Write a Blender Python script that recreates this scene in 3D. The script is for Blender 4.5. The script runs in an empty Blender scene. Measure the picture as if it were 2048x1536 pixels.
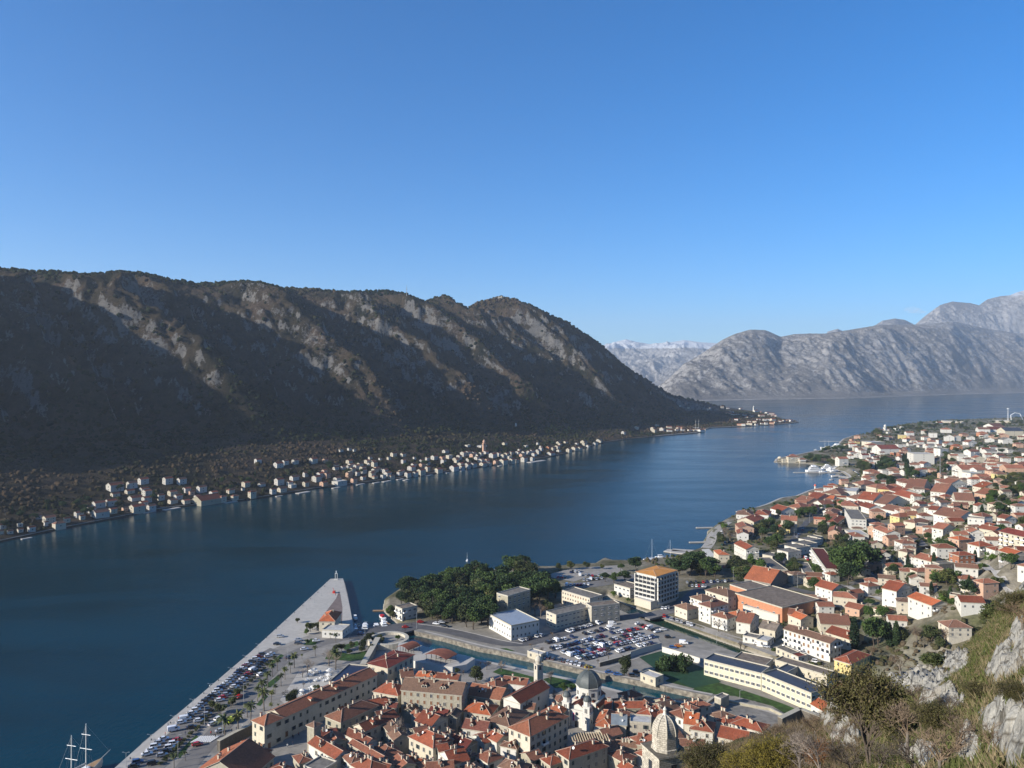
import bpy, math, random
import numpy as np
from mathutils import Vector
from mathutils.geometry import tessellate_polygon

R_ = math.radians
rnd = random.Random(7)
# ------------------------------------------------------------------ camera, sky, sun, exposure
# the camera stands on the fortress path 150 m above the bay, looking level along +Y
H, F, HY = 150.0, 1547.0, 755.0
SC = bpy.context.scene
cam = bpy.data.cameras.new('camera'); camo = bpy.data.objects.new('camera', cam)
SC.collection.objects.link(camo); SC.camera = camo
camo.location = (0, 0, H); camo.rotation_euler = (R_(90), 0, 0)
cam.sensor_width = 36; cam.lens = 36 * F / 2048; cam.shift_y = -(768 - HY) / 2048
cam.clip_start = 0.5; cam.clip_end = 60000
SUN_EL, SUN_AZ = R_(22), Vector((-0.914, -0.407))          # towards the sun, low in the south-west, from the left and behind
sv = Vector((SUN_AZ.x * math.cos(SUN_EL), SUN_AZ.y * math.cos(SUN_EL), math.sin(SUN_EL))).normalized()
W = bpy.data.worlds.new('World'); SC.world = W; W.use_nodes = True
nt = W.node_tree; bg = nt.nodes['Background']
sky = nt.nodes.new('ShaderNodeTexSky'); sky.sky_type = 'NISHITA'; sky.sun_disc = False
sky.sun_elevation = SUN_EL; sky.sun_rotation = math.atan2(SUN_AZ.x, SUN_AZ.y)
sky.altitude = 150; sky.air_density = 0.9; sky.dust_density = 0.55; sky.ozone_density = 7.0
hs = nt.nodes.new('ShaderNodeHueSaturation'); hs.inputs['Saturation'].default_value = 1.19; nt.links.new(sky.outputs[0], hs.inputs['Color'])
nt.links.new(hs.outputs[0], bg.inputs[0]); bg.inputs[1].default_value = 0.1
sl = bpy.data.lights.new('sun', 'SUN'); sl.energy = 5.0; sl.angle = R_(0.53); sl.color = (1, 0.93, 0.82)
so = bpy.data.objects.new('sun', sl); SC.collection.objects.link(so)
so.rotation_euler = (-sv).to_track_quat('-Z', 'Y').to_euler()
SC.view_settings.view_transform = 'Standard'; SC.view_settings.look = 'None'
SC.view_settings.exposure = 0.90; SC.view_settings.gamma = 1
SC.cycles.max_bounces = 5; SC.cycles.diffuse_bounces = 2; SC.cycles.glossy_bounces = 3
SC.cycles.transmission_bounces = 3; SC.cycles.transparent_max_bounces = 6; SC.cycles.volume_bounces = 0
SC.cycles.volume_max_steps = 64

# ------------------------------------------------------------------ helpers
COL = SC.collection
ZO = {'A': (400, 1240, 5.12), 'B': (700, 1240, 5.12), 'C': (1000, 1240, 5.12), 'D': (1300, 1240, 5.12), 'E': (1648, 1240, 5.12),
      'F': (100, 1240, 5.12), 'P': (560, 1100, 5.12), 'Q': (900, 1080, 5.12), 'R': (1200, 1060, 5.12), 'S': (1400, 960, 5.12),
      'T': (1648, 960, 5.12), 'U': (1640, 840, 9.309), 'V': (1828, 830, 9.309), 'W': (1540, 860, 10.24), 'X': (1330, 780, 7.314),
      'N': (760, 1400, 8.192), 'K': (1180, 1400, 9.309), 'J': (0, 930, 7.877), 'G': (160, 930, 7.877), 'H': (440, 890, 7.314),
      'L': (660, 870, 7.314), 'M': (920, 850, 6.606), 'O': (0, 0, 1.0)}
def zp(zn, x, y):
    a, b, s = ZO[zn]; return a + x / s, b + y / s
def gp(x, y, z=0.0):
    Y = (H - z) * F / (y - HY); return ((x - 1024) / F * Y, Y)
def scr(X, Y, Z): return (1024 + X / Y * F, HY + (H - Z) / Y * F)

class MB:
    """collects faces, builds one mesh"""
    def __init__(s): s.v = []; s.f = []; s.m = []
    def face(s, pts, m=0):
        n = len(s.v); s.v += [tuple(p) for p in pts]; s.f.append(tuple(range(n, n + len(pts)))); s.m.append(m)
    def box(s, c, d, m=0, rz=0.0):
        cx, cy, cz = c; dx, dy, dz = d[0] / 2, d[1] / 2, d[2] / 2
        ca, sa = math.cos(rz), math.sin(rz); n = len(s.v)
        for z in (-dz, dz):
            for x, y in ((-dx, -dy), (dx, -dy), (dx, dy), (-dx, dy)):
                s.v.append((cx + x * ca - y * sa, cy + x * sa + y * ca, cz + z))
        for q in ((0, 3, 2, 1), (4, 5, 6, 7), (0, 1, 5, 4), (1, 2, 6, 5), (2, 3, 7, 6), (3, 0, 4, 7)):
            s.f.append(tuple(n + i for i in q)); s.m.append(m)
    def tube(s, p, q, r0, r1=None, n=6, m=0, cap=True):
        r1 = r0 if r1 is None else r1
        p, q = Vector(p), Vector(q); d = (q - p)
        if d.length < 1e-6: return
        d.normalize(); a = d.orthogonal().normalized(); b = d.cross(a); k = len(s.v)
        for c, r in ((p, r0), (q, r1)):
            for i in range(n):
                t = 2 * math.pi * i / n; s.v.append(tuple(c + a * (r * math.cos(t)) + b * (r * math.sin(t))))
        for i in range(n):
            j = (i + 1) % n; s.f.append((k + i, k + j, k + n + j, k + n + i)); s.m.append(m)
        if cap:
            s.f.append(tuple(k + n + i for i in range(n))); s.m.append(m); s.f.append(tuple(k + n - 1 - i for i in range(n))); s.m.append(m)
    def lathe(s, c, prof, n=12, m=0, rot=0.0, close=True):
        k = len(s.v)
        for r, z in prof:
            for i in range(n):
                t = 2 * math.pi * i / n + rot; s.v.append((c[0] + r * math.cos(t), c[1] + r * math.sin(t), c[2] + z))
        for a in range(len(prof) - 1):
            for i in range(n):
                j = (i + 1) % n; s.f.append((k + a * n + i, k + a * n + j, k + (a + 1) * n + j, k + (a + 1) * n + i)); s.m.append(m)
        if close: s.f.append(tuple(k + (len(prof) - 1) * n + i for i in range(n))); s.m.append(m)
    def prism(s, poly, z0, z1, m=0, mside=None):
        mside = m if mside is None else mside
        if sum(poly[i][0] * poly[(i + 1) % len(poly)][1] - poly[(i + 1) % len(poly)][0] * poly[i][1] for i in range(len(poly))) < 0: poly = poly[::-1]
        tri = tessellate_polygon([[Vector((x, y, 0)) for x, y in poly]]); n = len(s.v)
        s.v += [(x, y, z1) for x, y in poly]
        for t in tri:
            a, b, c = [poly[i] for i in t]
            if (b[0] - a[0]) * (c[1] - a[1]) - (b[1] - a[1]) * (c[0] - a[0]) < 0: t = (t[0], t[2], t[1])
            s.f.append(tuple(n + i for i in t)); s.m.append(m)
        if z0 is not None:
            s.v += [(x, y, z0) for x, y in poly]; k = len(poly)
            for i in range(k):
                j = (i + 1) % k; s.f.append((n + k + i, n + k + j, n + j, n + i)); s.m.append(mside)
    def mesh(s, name, mats, smooth=False):
        me = bpy.data.meshes.new(name); me.from_pydata(s.v, [], s.f)
        for m in (mats if isinstance(mats, (list, tuple)) else [mats]): me.materials.append(m)
        if len(me.materials) > 1: me.polygons.foreach_set('material_index', s.m)
        if smooth: me.polygons.foreach_set('use_smooth', [True] * len(me.polygons))
        me.update(); return me
    def build(s, name, mats, parent=None, smooth=False):
        return link(name, s.mesh(name, mats, smooth), parent)
def link(name, data, parent=None, loc=None, rz=None, scale=None):
    o = bpy.data.objects.new(name, data); COL.objects.link(o)
    if parent is not None: o.parent = parent
    if loc is not None: o.location = loc
    if rz is not None: o.rotation_euler = (0, 0, rz)
    if scale is not None: o.scale = scale
    return o
TAGGED = []
def tag(o, label, cat, group=None, kind=None):
    o['label'] = label; o['category'] = cat
    if group: o['group'] = group
    if kind: o['kind'] = kind
    TAGGED.append(o); return o
def empty(name, loc, rz=0.0):
    return link(name, None, None, loc, rz)
def struct(o): o['kind'] = 'structure'; return o

# numpy gradient noise
def _h(ix, iy, seed):
    n = (ix * 374761393 + iy * 668265263 + seed * 1442695041) & 0x7fffffff
    n = ((n ^ (n >> 13)) * 1274126177) & 0x7fffffff
    n = n ^ (n >> 16); return n
def pn(x, y, seed=0):
    x = np.asarray(x, float); y = np.asarray(y, float)
    ix = np.floor(x).astype(np.int64); iy = np.floor(y).astype(np.int64); fx = x - ix; fy = y - iy
    u = fx * fx * fx * (fx * (fx * 6 - 15) + 10); v = fy * fy * fy * (fy * (fy * 6 - 15) + 10)
    def g(a, b):
        t = (_h(ix + a, iy + b, seed) & 1023) * (2 * math.pi / 1024); return np.cos(t) * (fx - a) + np.sin(t) * (fy - b)
    return ((g(0, 0) * (1 - u) + g(1, 0) * u) * (1 - v) + (g(0, 1) * (1 - u) + g(1, 1) * u) * v) * 1.5
def fbm(x, y, o=5, seed=0, ridged=False, gain=0.5):
    a, t, f = 1.0, 0.0, 1.0
    for i in range(o):
        n = pn(x * f, y * f, seed + i); t = t + a * ((1 - np.abs(n) * 2) if ridged else n); a *= gain; f *= 2.03
    return t
def sm(a, b, x):
    t = np.clip((np.asarray(x, float) - a) / (b - a), 0, 1); return t * t * (3 - 2 * t)
def grid_obj(name, Xg, Yg, Zg, mat, attrs=None, smooth=True):
    n, m = Xg.shape; me = bpy.data.meshes.new(name)
    co = np.stack([Xg, Yg, Zg], -1).reshape(-1, 3).astype(np.float32)
    idx = np.arange(n * m).reshape(n, m)
    q = np.stack([idx[:-1, :-1], idx[:-1, 1:], idx[1:, 1:], idx[1:, :-1]], -1).reshape(-1, 4)
    me.vertices.add(n * m); me.vertices.foreach_set('co', co.ravel())
    me.loops.add(q.size); me.loops.foreach_set('vertex_index', q.ravel().astype(np.int32))
    me.polygons.add(len(q)); me.polygons.foreach_set('loop_start', np.arange(0, q.size, 4, dtype=np.int32))
    me.polygons.foreach_set('loop_total', np.full(len(q), 4, dtype=np.int32))
    me.polygons.foreach_set('use_smooth', np.full(len(q), smooth))
    for k, a in (attrs or {}).items():
        at = me.attributes.new(k, 'FLOAT', 'POINT'); at.data.foreach_set('value', a.ravel().astype(np.float32))
    me.materials.append(mat); me.update(calc_edges=True); me.validate()
    return link(name, me)

# ------------------------------------------------------------------ materials
def srgb(r, g, b):
    f = lambda c: (c / 255 / 12.92) if c <= 10 else ((c / 255 + 0.055) / 1.055) ** 2.4
    return (f(r), f(g), f(b), 1)
class NT:
    def __init__(s, name):
        s.m = bpy.data.materials.new(name); s.m.use_nodes = True; s.t = s.m.node_tree; s.b = s.t.nodes['Principled BSDF']
        s.out = s.t.nodes['Material Output']
    def n(s, ty, **k):
        x = s.t.nodes.new('ShaderNode' + ty)
        for a, v in k.items(): setattr(x, a, v)
        return x
    def l(s, a, b): s.t.links.new(a, b)
    def coord(s, kind='Object'): return s.n('TexCoord').outputs[kind]
    def noise(s, scale, detail=3, co=None, rough=0.55, dist=0.0):
        x = s.n('TexNoise'); x.inputs['Scale'].default_value = scale; x.inputs['Detail'].default_value = detail
        x.inputs['Roughness'].default_value = rough; x.inputs['Distortion'].default_value = dist
        s.l(co if co is not None else s.coord(), x.inputs['Vector']); return x.outputs['Fac']
    def ramp(s, fac, stops):
        x = s.n('ValToRGB'); e = x.color_ramp.elements
        while len(e) < len(stops): e.new(0.5)
        for i, (p, c) in enumerate(stops):
            e[i].position = p; e[i].color = c if len(c) == 4 else (*c, 1)
        s.l(fac, x.inputs[0]); return x.outputs[0]
    def mix(s, fac, a, b, mode='MIX'):
        x = s.n('MixRGB', blend_type=mode)
        for i, v in zip((0, 1, 2), (fac, a, b)):
            if isinstance(v, (int, float)): x.inputs[i].default_value = v
            elif isinstance(v, tuple): x.inputs[i].default_value = v if len(v) == 4 else (*v, 1)
            else: s.l(v, x.inputs[i])
        return x.outputs[0]
    def math(s, op, a, b=None):
        x = s.n('Math', operation=op)
        for i, v in enumerate((a, b)):
            if v is None: continue
            if isinstance(v, (int, float)): x.inputs[i].default_value = v
            else: s.l(v, x.inputs[i])
        return x.outputs[0]
    def bump(s, hgt, strength=0.4, dist=0.1):
        x = s.n('Bump'); x.inputs['Strength'].default_value = strength; x.inputs['Distance'].default_value = dist
        s.l(hgt, x.inputs['Height']); s.l(x.outputs[0], s.b.inputs['Normal']); return x
    def fin(s, col, rough=0.8, spec=0.3, metal=0.0):
        if isinstance(col, tuple): s.b.inputs['Base Color'].default_value = col if len(col) == 4 else (*col, 1)
        else: s.l(col, s.b.inputs['Base Color'])
        s.b.inputs['Roughness'].default_value = rough; s.b.inputs['Specular IOR Level'].default_value = spec
        s.b.inputs['Metallic'].default_value = metal; return s.m
_MC = {}
def mottle(name, c, amp=0.25, scale=0.6, rough=0.85, spec=0.25, big=0.12, objrand=0.0, metal=0.0, world=False):
    """a colour broken up by two scales of noise and a small variation from object to object"""
    if name in _MC: return _MC[name]
    c = tuple(v * .82 for v in c[:3]); t = NT(name)
    co = t.n('NewGeometry').outputs['Position'] if world else t.coord()
    a = t.noise(scale, 4, co); b = t.noise(big, 2, co)
    c1 = tuple(v * (1 - amp) for v in c[:3]); c2 = tuple(min(0.9, v * (1 + amp)) for v in c[:3])
    col = t.ramp(a, [(0.3, c1), (0.7, c2)])
    col = t.mix(1.0, col, t.ramp(b, [(0.3, (1 - amp * .8,) * 3), (0.7, (1, 1, 1))]), 'MULTIPLY')
    if objrand:
        oi = t.n('ObjectInfo').outputs['Random']
        col = t.mix(1.0, col, t.ramp(oi, [(0, (1 - objrand, 1 - objrand * 1.05, 1 - objrand * 1.1)), (0.5, (1, 0.985, 0.96)), (1, (1 + objrand * .3, 1 + objrand * .25, 1 + objrand * .2))]), 'MULTIPLY')
    _MC[name] = t.fin(col, rough, spec, metal); return _MC[name]
def flat(name, c, rough=0.7, spec=0.3, metal=0.0):
    if name not in _MC: _MC[name] = NT(name).fin(tuple(c), rough, spec, metal)
    return _MC[name]

def roof_mat(name, c, lo=0.62, stain=(0.06, 0.045, 0.035), samt=0.35):
    c = tuple(v * .88 for v in c); t = NT(name); co = t.coord()
    a = t.noise(1.6, 5, co, 0.7); b = t.noise(0.22, 3, co); s_ = t.noise(0.5, 4, co, 0.6)
    col = t.ramp(a, [(0.28, tuple(v * lo for v in c)), (0.5, c), (0.75, tuple(min(.9, v * 1.3) for v in c))])
    col = t.mix(1.0, col, t.ramp(b, [(0.3, (0.72, 0.70, 0.70)), (0.7, (1.08, 1.04, 1.0))]), 'MULTIPLY')
    col = t.mix(t.math('MULTIPLY', t.ramp(s_, [(0.52, (0, 0, 0)), (0.72, (1, 1, 1))]), samt), col, stain)
    oi = t.n('ObjectInfo').outputs['Random']
    col = t.mix(1.0, col, t.ramp(oi, [(0, (0.6, 0.6, 0.62)), (0.5, (0.95, 0.93, 0.9)), (1, (1.2, 1.2, 1.15))]), 'MULTIPLY')
    r2 = t.math('FRACT', t.math('MULTIPLY', oi, 7.31)); col = t.mix(t.math('MULTIPLY', t.ramp(r2, [(.45, (0, 0, 0)), (1, (1, 1, 1))]), .75), col, t.ramp(a, [(.3, (.085, .055, .04)), (.7, (.20, .125, .085))]))
    w = t.n('TexWave'); w.inputs['Scale'].default_value = 1.1; w.inputs['Distortion'].default_value = 1.5; t.l(co, w.inputs['Vector'])
    t.bump(t.math('ADD', w.outputs['Fac'], a), 0.5, 0.12)
    return t.fin(col, 0.85, 0.2)
ROOF = {'r': roof_mat('roof_red_tile', (0.30, 0.088, 0.048), samt=.45), 'o': roof_mat('roof_orange_tile', (0.42, 0.122, 0.052), samt=0.2),
        't': roof_mat('roof_faded_tile', (0.33, 0.135, 0.085), samt=.3), 'b': roof_mat('roof_old_brown_tile', (0.21, 0.125, 0.088), stain=(0.07, 0.06, 0.045)), 'd': roof_mat('roof_dark_red_tile', (0.20, 0.048, 0.036)),
        'k': mottle('roof_slate_metal', (0.055, 0.062, 0.078), .2, .4, .5, .4), 'n': mottle('roof_blue_grey_metal', (0.20, 0.235, 0.26), .15, .5, .5, .4),
        'g': mottle('roof_flat_grey', (0.20, 0.185, 0.165), .3, .5, .9, .2, objrand=.2), 'z': mottle('roof_flat_brown', (0.21, 0.17, 0.135), .3, .4, .9, .2),
        'w': mottle('roof_flat_white', (0.5, 0.49, 0.47), .2, .5, .8, .2), 'a': mottle('roof_apricot_tile', (0.60, 0.27, 0.07), .15, .9, .8, .2),
        'u': mottle('roof_navy_sheet', (0.022, 0.032, 0.07), .25, .6, .45, .4), 'v': mottle('roof_pale_blue_sheet', (0.30, 0.35, 0.42), .1, .5, .45, .4)}
RNAME = {'r': 'red tiled', 'o': 'bright orange tiled', 't': 'faded red tiled', 'b': 'weathered brown tiled', 'd': 'dark red', 'k': 'slate grey', 'n': 'blue grey metal', 'g': 'flat grey',
         'z': 'flat brown', 'w': 'flat white', 'a': 'apricot', 'u': 'navy blue', 'v': 'pale blue'}
def wall_mat(name, c, amp=.16, orr=.10):
    c = tuple(v * .84 for v in c); t = NT(name); co = t.coord()
    a = t.noise(1.4, 5, co, .65); mp = t.n('Mapping'); mp.inputs['Scale'].default_value = (1, 1, 0.15); t.l(co, mp.inputs['Vector'])
    s_ = t.noise(0.9, 4, mp.outputs[0], .6)
    col = t.ramp(a, [(0.3, tuple(v * (1 - amp) for v in c)), (0.7, tuple(min(.85, v * (1 + amp * .4)) for v in c))])
    col = t.mix(t.math('MULTIPLY', t.ramp(s_, [(0.5, (0, 0, 0)), (0.75, (1, 1, 1))]), amp * 2.0), col, tuple(v * .5 for v in c))
    oi = t.n('ObjectInfo').outputs['Random']
    col = t.mix(1.0, col, t.ramp(oi, [(0, (1 - orr, 1 - orr, 1 - orr * 1.4)), (1, (1, 1, 1))]), 'MULTIPLY')
    return t.fin(col, 0.9, 0.15)
WALL = {'w': wall_mat('wall_white', (0.64, 0.62, 0.57), .10), 'c': wall_mat('wall_cream', (0.60, 0.54, 0.43)), 'y': wall_mat('wall_yellow', (0.66, 0.53, 0.24)),
        'p': wall_mat('wall_pink', (0.56, 0.36, 0.26)), 'o': wall_mat('wall_orange', (0.50, 0.23, 0.13)), 's': wall_mat('wall_stone', (0.46, 0.42, 0.345), .22, .22),
        'g': wall_mat('wall_grey', (0.27, 0.25, 0.225), .25), 'k': wall_mat('wall_brick', (0.36, 0.155, 0.09), .25), 'd': wall_mat('wall_dark_stone', (0.16, 0.14, 0.12), .3)}
WALL['W'] = wall_mat('wall_shore_white_shaded', (0.50, 0.475, 0.43)); WALL['C'] = wall_mat('wall_shore_cream_shaded', (0.50, 0.45, 0.36))  # white and cream darkened in the colour to deepen shade on west shore facades
WALL['h'] = wall_mat('wall_pale_yellow', (0.66, 0.61, 0.45))
WNAME = {'h': 'pale yellow', 'w': 'white', 'c': 'cream', 'y': 'yellow', 'p': 'pink', 'o': 'orange', 's': 'pale stone', 'g': 'grey stone', 'k': 'red brick', 'd': 'dark stone'}
RIDGE = mottle('ridge_mortar', (0.47, 0.33, 0.25), .2, .8)
STONE = wall_mat('stone_trim', (0.52, 0.48, 0.40))
GLASS = flat('window_pane', (0.022, 0.026, 0.034), 0.12, 0.6)
DARKW = flat('shutter_dark', (0.045, 0.06, 0.055), 0.6)
BROWNW = flat('shutter_brown', (0.17, 0.085, 0.045), 0.7)
WHITE = flat('white_paint', (0.72, 0.72, 0.70), 0.5)
METAL = flat('grey_metal', (0.25, 0.26, 0.27), 0.45, .5)
DARK = flat('dark_metal', (0.03, 0.032, 0.035), 0.5)
# ------------------------------------------------------------------ ground materials
def land_mat():
    t = NT('land_soil'); co = t.n('NewGeometry').outputs['Position']
    a = t.noise(0.035, 6, co, .65); b = t.noise(0.35, 5, co, .7); c = t.noise(0.012, 3, co)
    col = t.ramp(a, [(0.30, (0.060, 0.060, 0.030)), (0.42, (0.115, 0.105, 0.066)), (0.54, (0.19, 0.17, 0.13)), (0.70, (0.30, 0.275, 0.23))])
    col = t.mix(t.ramp(c, [(0.50, (0, 0, 0)), (0.66, (1, 1, 1))]), col, t.ramp(b, [(0.35, (0.035, 0.055, 0.014)), (0.65, (0.085, 0.095, 0.035))]))
    col = t.mix(1.0, col, t.ramp(b, [(0.3, (0.6, 0.6, 0.6)), (0.7, (1.2, 1.18, 1.12))]), 'MULTIPLY')
    z = t.n('SeparateXYZ'); t.l(co, z.inputs[0])
    col = t.mix(t.ramp(z.outputs[2], [(0.0, (1, 1, 1)), (1.0, (0, 0, 0))]), col, (0.30, 0.27, 0.225))
    t.bump(b, .6, .5); return t.fin(col, .95, .1)
def hill_mat(name, rock, scrub, grass, dry, hi=0.5, snow=None, sc=1.0):
    """limestone where the slope is steep, scrub and dry grass elsewhere"""
    t = NT(name); co = t.n('NewGeometry'); pos = co.outputs['Position']
    at = t.n('Attribute'); at.attribute_name = 'rock'
    a = t.noise(0.010 * sc, 6, pos, .65); b = t.noise(0.05 * sc, 9, pos, .8); c = t.noise(0.2 * sc, 6, pos, .8); e = t.noise(0.003 * sc, 3, pos)
    base = t.ramp(a, [(0.36, scrub), (0.5, grass), (0.62, dry)])
    base = t.mix(1.0, base, t.ramp(c, [(0.3, (0.5, 0.5, 0.5)), (0.7, (1.35, 1.35, 1.35))]), 'MULTIPLY')
    rk = t.ramp(b, [(0.3, tuple(v * .4 for v in rock)), (0.5, rock), (0.75, tuple(min(.8, v * 1.25) for v in rock))])
    f = t.math('ADD', at.outputs['Fac'], t.math('MULTIPLY', t.math('SUBTRACT', b, 0.5), 1.6))
    f = t.math('ADD', f, t.math('MULTIPLY', t.math('SUBTRACT', c, 0.5), 0.8))
    col = t.mix(t.ramp(f, [(hi - .07, (0, 0, 0)), (hi + .09, (1, 1, 1))]), base, rk)
    if snow:
        sa = t.n('Attribute'); sa.attribute_name = 'snow'
        g = t.math('ADD', sa.outputs['Fac'], t.math('MULTIPLY', t.math('SUBTRACT', b, 0.5), 1.3))
        col = t.mix(t.ramp(g, [(.45, (0, 0, 0)), (.6, (1, 1, 1))]), col, (0.55, 0.57, 0.60))
    t.bump(t.math('ADD', b, t.math('MULTIPLY', c, .4)), 1.0, 9.0 / sc); return t.fin(col, .95, .08)

# ------------------------------------------------------------------ the ridge on the far side of the bay
SX, SY, S0X, S0Y = 0.52, 0.854, -465.0, 703.0
def to_st(X, Y):
    dX, dY = X - S0X, Y - S0Y; return SX * dX + SY * dY, SY * dX - SX * dY
TS = np.array([(-1500, 60), (-400, 10), (0, 0), (60, -14), (188, -34), (282, -4), (398, -3), (551, 28), (686, 43), (893, 68), (988, 63), (1200, 30), (1276, 20), (1380, 26),
               (1534, 63), (1686, 105), (1735, 104), (1790, 84), (1911, 76), (2036, 149), (2231, 226), (2340, 240), (2393, 222), (2440, 180), (2633, 107), (2897, 9), (3340, -231), (3660, -448), (5000, -1500)], float)
def tshore(s): return np.interp(s, TS[:, 0], TS[:, 1])
RX = [(0, 540, 1500), (60, 546, 1530), (120, 545, 1570), (180, 552, 1610), (240, 544, 1650), (270, 546, 1680), (330, 560, 1730), (400, 570, 1800), (460, 565, 1880), (520, 566, 1960),
      (560, 577, 2000), (640, 581, 2080), (700, 585, 2150), (770, 582, 2220), (810, 588, 2270), (850, 606, 2320), (885, 590, 2350), (905, 600, 2370), (935, 620, 2400), (960, 603, 2420),
      (1000, 595, 2460), (1030, 600, 2500), (1060, 612, 2540), (1130, 643, 2650), (1200, 690, 2850), (1250, 735, 3000), (1300, 765, 3100), (1340, 790, 3150), (1400, 803, 3200), (1450, 814, 3250)]
_r = []
for x, y, Yr in RX:
    X = (x - 1024) / F * Yr; s, t = to_st(X, Yr); _r.append((s, float(tshore(s)) - t, H + (HY - y) / F * Yr))
_r.sort(); _r = [(-1500, 900, 420), (-600, 880, 430), (0, 860, 395)] + _r + [(3100, 170, 14), (5000, 150, 8)]
RT = np.array(_r)
SH = np.array([(-1500, 200), (0, 230), (400, 250), (1000, 190), (1300, 70), (1700, 150), (1950, 130), (2150, 300), (2600, 300), (3000, 150)], float)
def base_left(X, Y):
    s, t = to_st(X, Y); w = tshore(s) - t
    Wd = np.interp(s, RT[:, 0], RT[:, 1]); Rh = np.interp(s, RT[:, 0], RT[:, 2]); shf = np.minimum(np.interp(s, SH[:, 0], SH[:, 1]), Wd * .75)
    slope = np.where(s > 1500, 0.05, 0.17)
    hs = np.where(w < 0, w * 0.35, 1.6 * sm(0, 3, w) + w * slope)
    hsh = 1.6 + shf * slope
    u = np.clip((w - shf) / np.maximum(Wd - shf, 1), 0, None)
    g = np.interp(u, [0, .12, .35, .6, .8, .93, 1.0, 1.5, 2.5, 4], [0, .08, .30, .62, .885, .975, 1, .8, .35, -.4])
    return np.where(w < shf, hs, hsh + (Rh - hsh) * g), s, w, u, Wd, Rh
def solve_left(x, y):
    Y = np.linspace(650, 4500, 3000); X = (x - 1024) / F * Y; h = base_left(X, Y)[0]; z = H - (y - HY) / F * Y
    k = np.argmax(z <= h); return X[k], Y[k]
CREST = []
for (x, y, amp, wd) in ((-330, 700, 50, 120), (-160, 720, 55, 120), (30, 690, 50, 100), (175, 760, 38, 70), (300, 680, 62, 95), (415, 690, 38, 75), (520, 640, 35, 60), (640, 725, 58, 85), (735, 735, 30, 60), (815, 715, 55, 80),
                        (905, 720, 32, 50), (985, 755, 50, 75), (1060, 700, 34, 55), (1150, 735, 52, 75), (1215, 745, 30, 50), (1275, 775, 30, 60)):
    X, Y = solve_left(x, y); s, t = to_st(X, Y); CREST.append((float(s), float(tshore(s) - t), amp, wd))
def spurs(s, w, u, Wd):
    out = np.zeros_like(s)
    warp = 26 * fbm(s * .006, w * .006, 4, 11) + 9 * fbm(s * .03, w * .03, 3, 17)
    for k, (sk, wk, amp, wd) in enumerate(CREST):
        d = (s - sk - (w - wk) * (0.06 if k % 2 else -0.07) + warp)
        prof = np.where(d < 0, np.exp(-(np.abs(d) / (wd * 1.05)) ** 1.7), np.exp(-(np.abs(d) / (wd * .42)) ** 1.2))
        out = np.maximum(out, amp * prof)
    env = sm(.02, .26, u) * (1 - sm(.7, .95, u)) * sm(80, 200, Wd)
    rib = fbm(s * .017 + warp * .012, w * .0032, 4, 51, ridged=True, gain=.5) - 1.0
    return (out * 2.0 - 44 + 15 * rib) * env
def HL(X, Y, detail=True):
    b, s, w, u, Wd, Rh = base_left(X, Y)
    if not detail: return b
    b = b + spurs(s, w, u, Wd)
    e = sm(.02, .2, u) * sm(20, 120, Rh)
    n1 = fbm(s * .011, w * .007, 6, 3, ridged=True, gain=.55) - 1.0
    b = b + e * (1 - .93 * sm(.8, .99, u)) * (7.5 * n1 + 3.0 * fbm(s * .045, w * .04, 4, 29, ridged=True) + 2.6 * fbm(s * .085, w * .085, 3, 37))
    cl = sm(.45, .6, u) * (1 - sm(.8, .92, u))
    q = b / 34.0 + .6 * pn(s * .01, w * .01, 91); st = (np.floor(q) + sm(.25, .75, q - np.floor(q)) - q) * 34
    b = b + cl * st * .22 + (sm(.85, 1, u)) * 1.2 * fbm(s * .05, w * .05, 4, 55)
    tr = (1 - sm(.05, .2, u)) * sm(60, 130, w)
    q2 = b / 6.0; b = b + tr * (np.floor(q2) + sm(.3, .7, q2 - np.floor(q2)) - q2) * 4.0
    # nothing behind the traced skyline may rise over it
    px = 1024 + X / Y * F; cap = H + (HY - np.interp(px, [p[0] for p in RX], [p[1] for p in RX])) / F * Y; use = (px > 0) & (px < 1450) & (s > 100)
    return np.where(use, np.minimum(b, cap + 1.5 * pn(X * .02, Y * .02, 4)), b)
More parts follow.
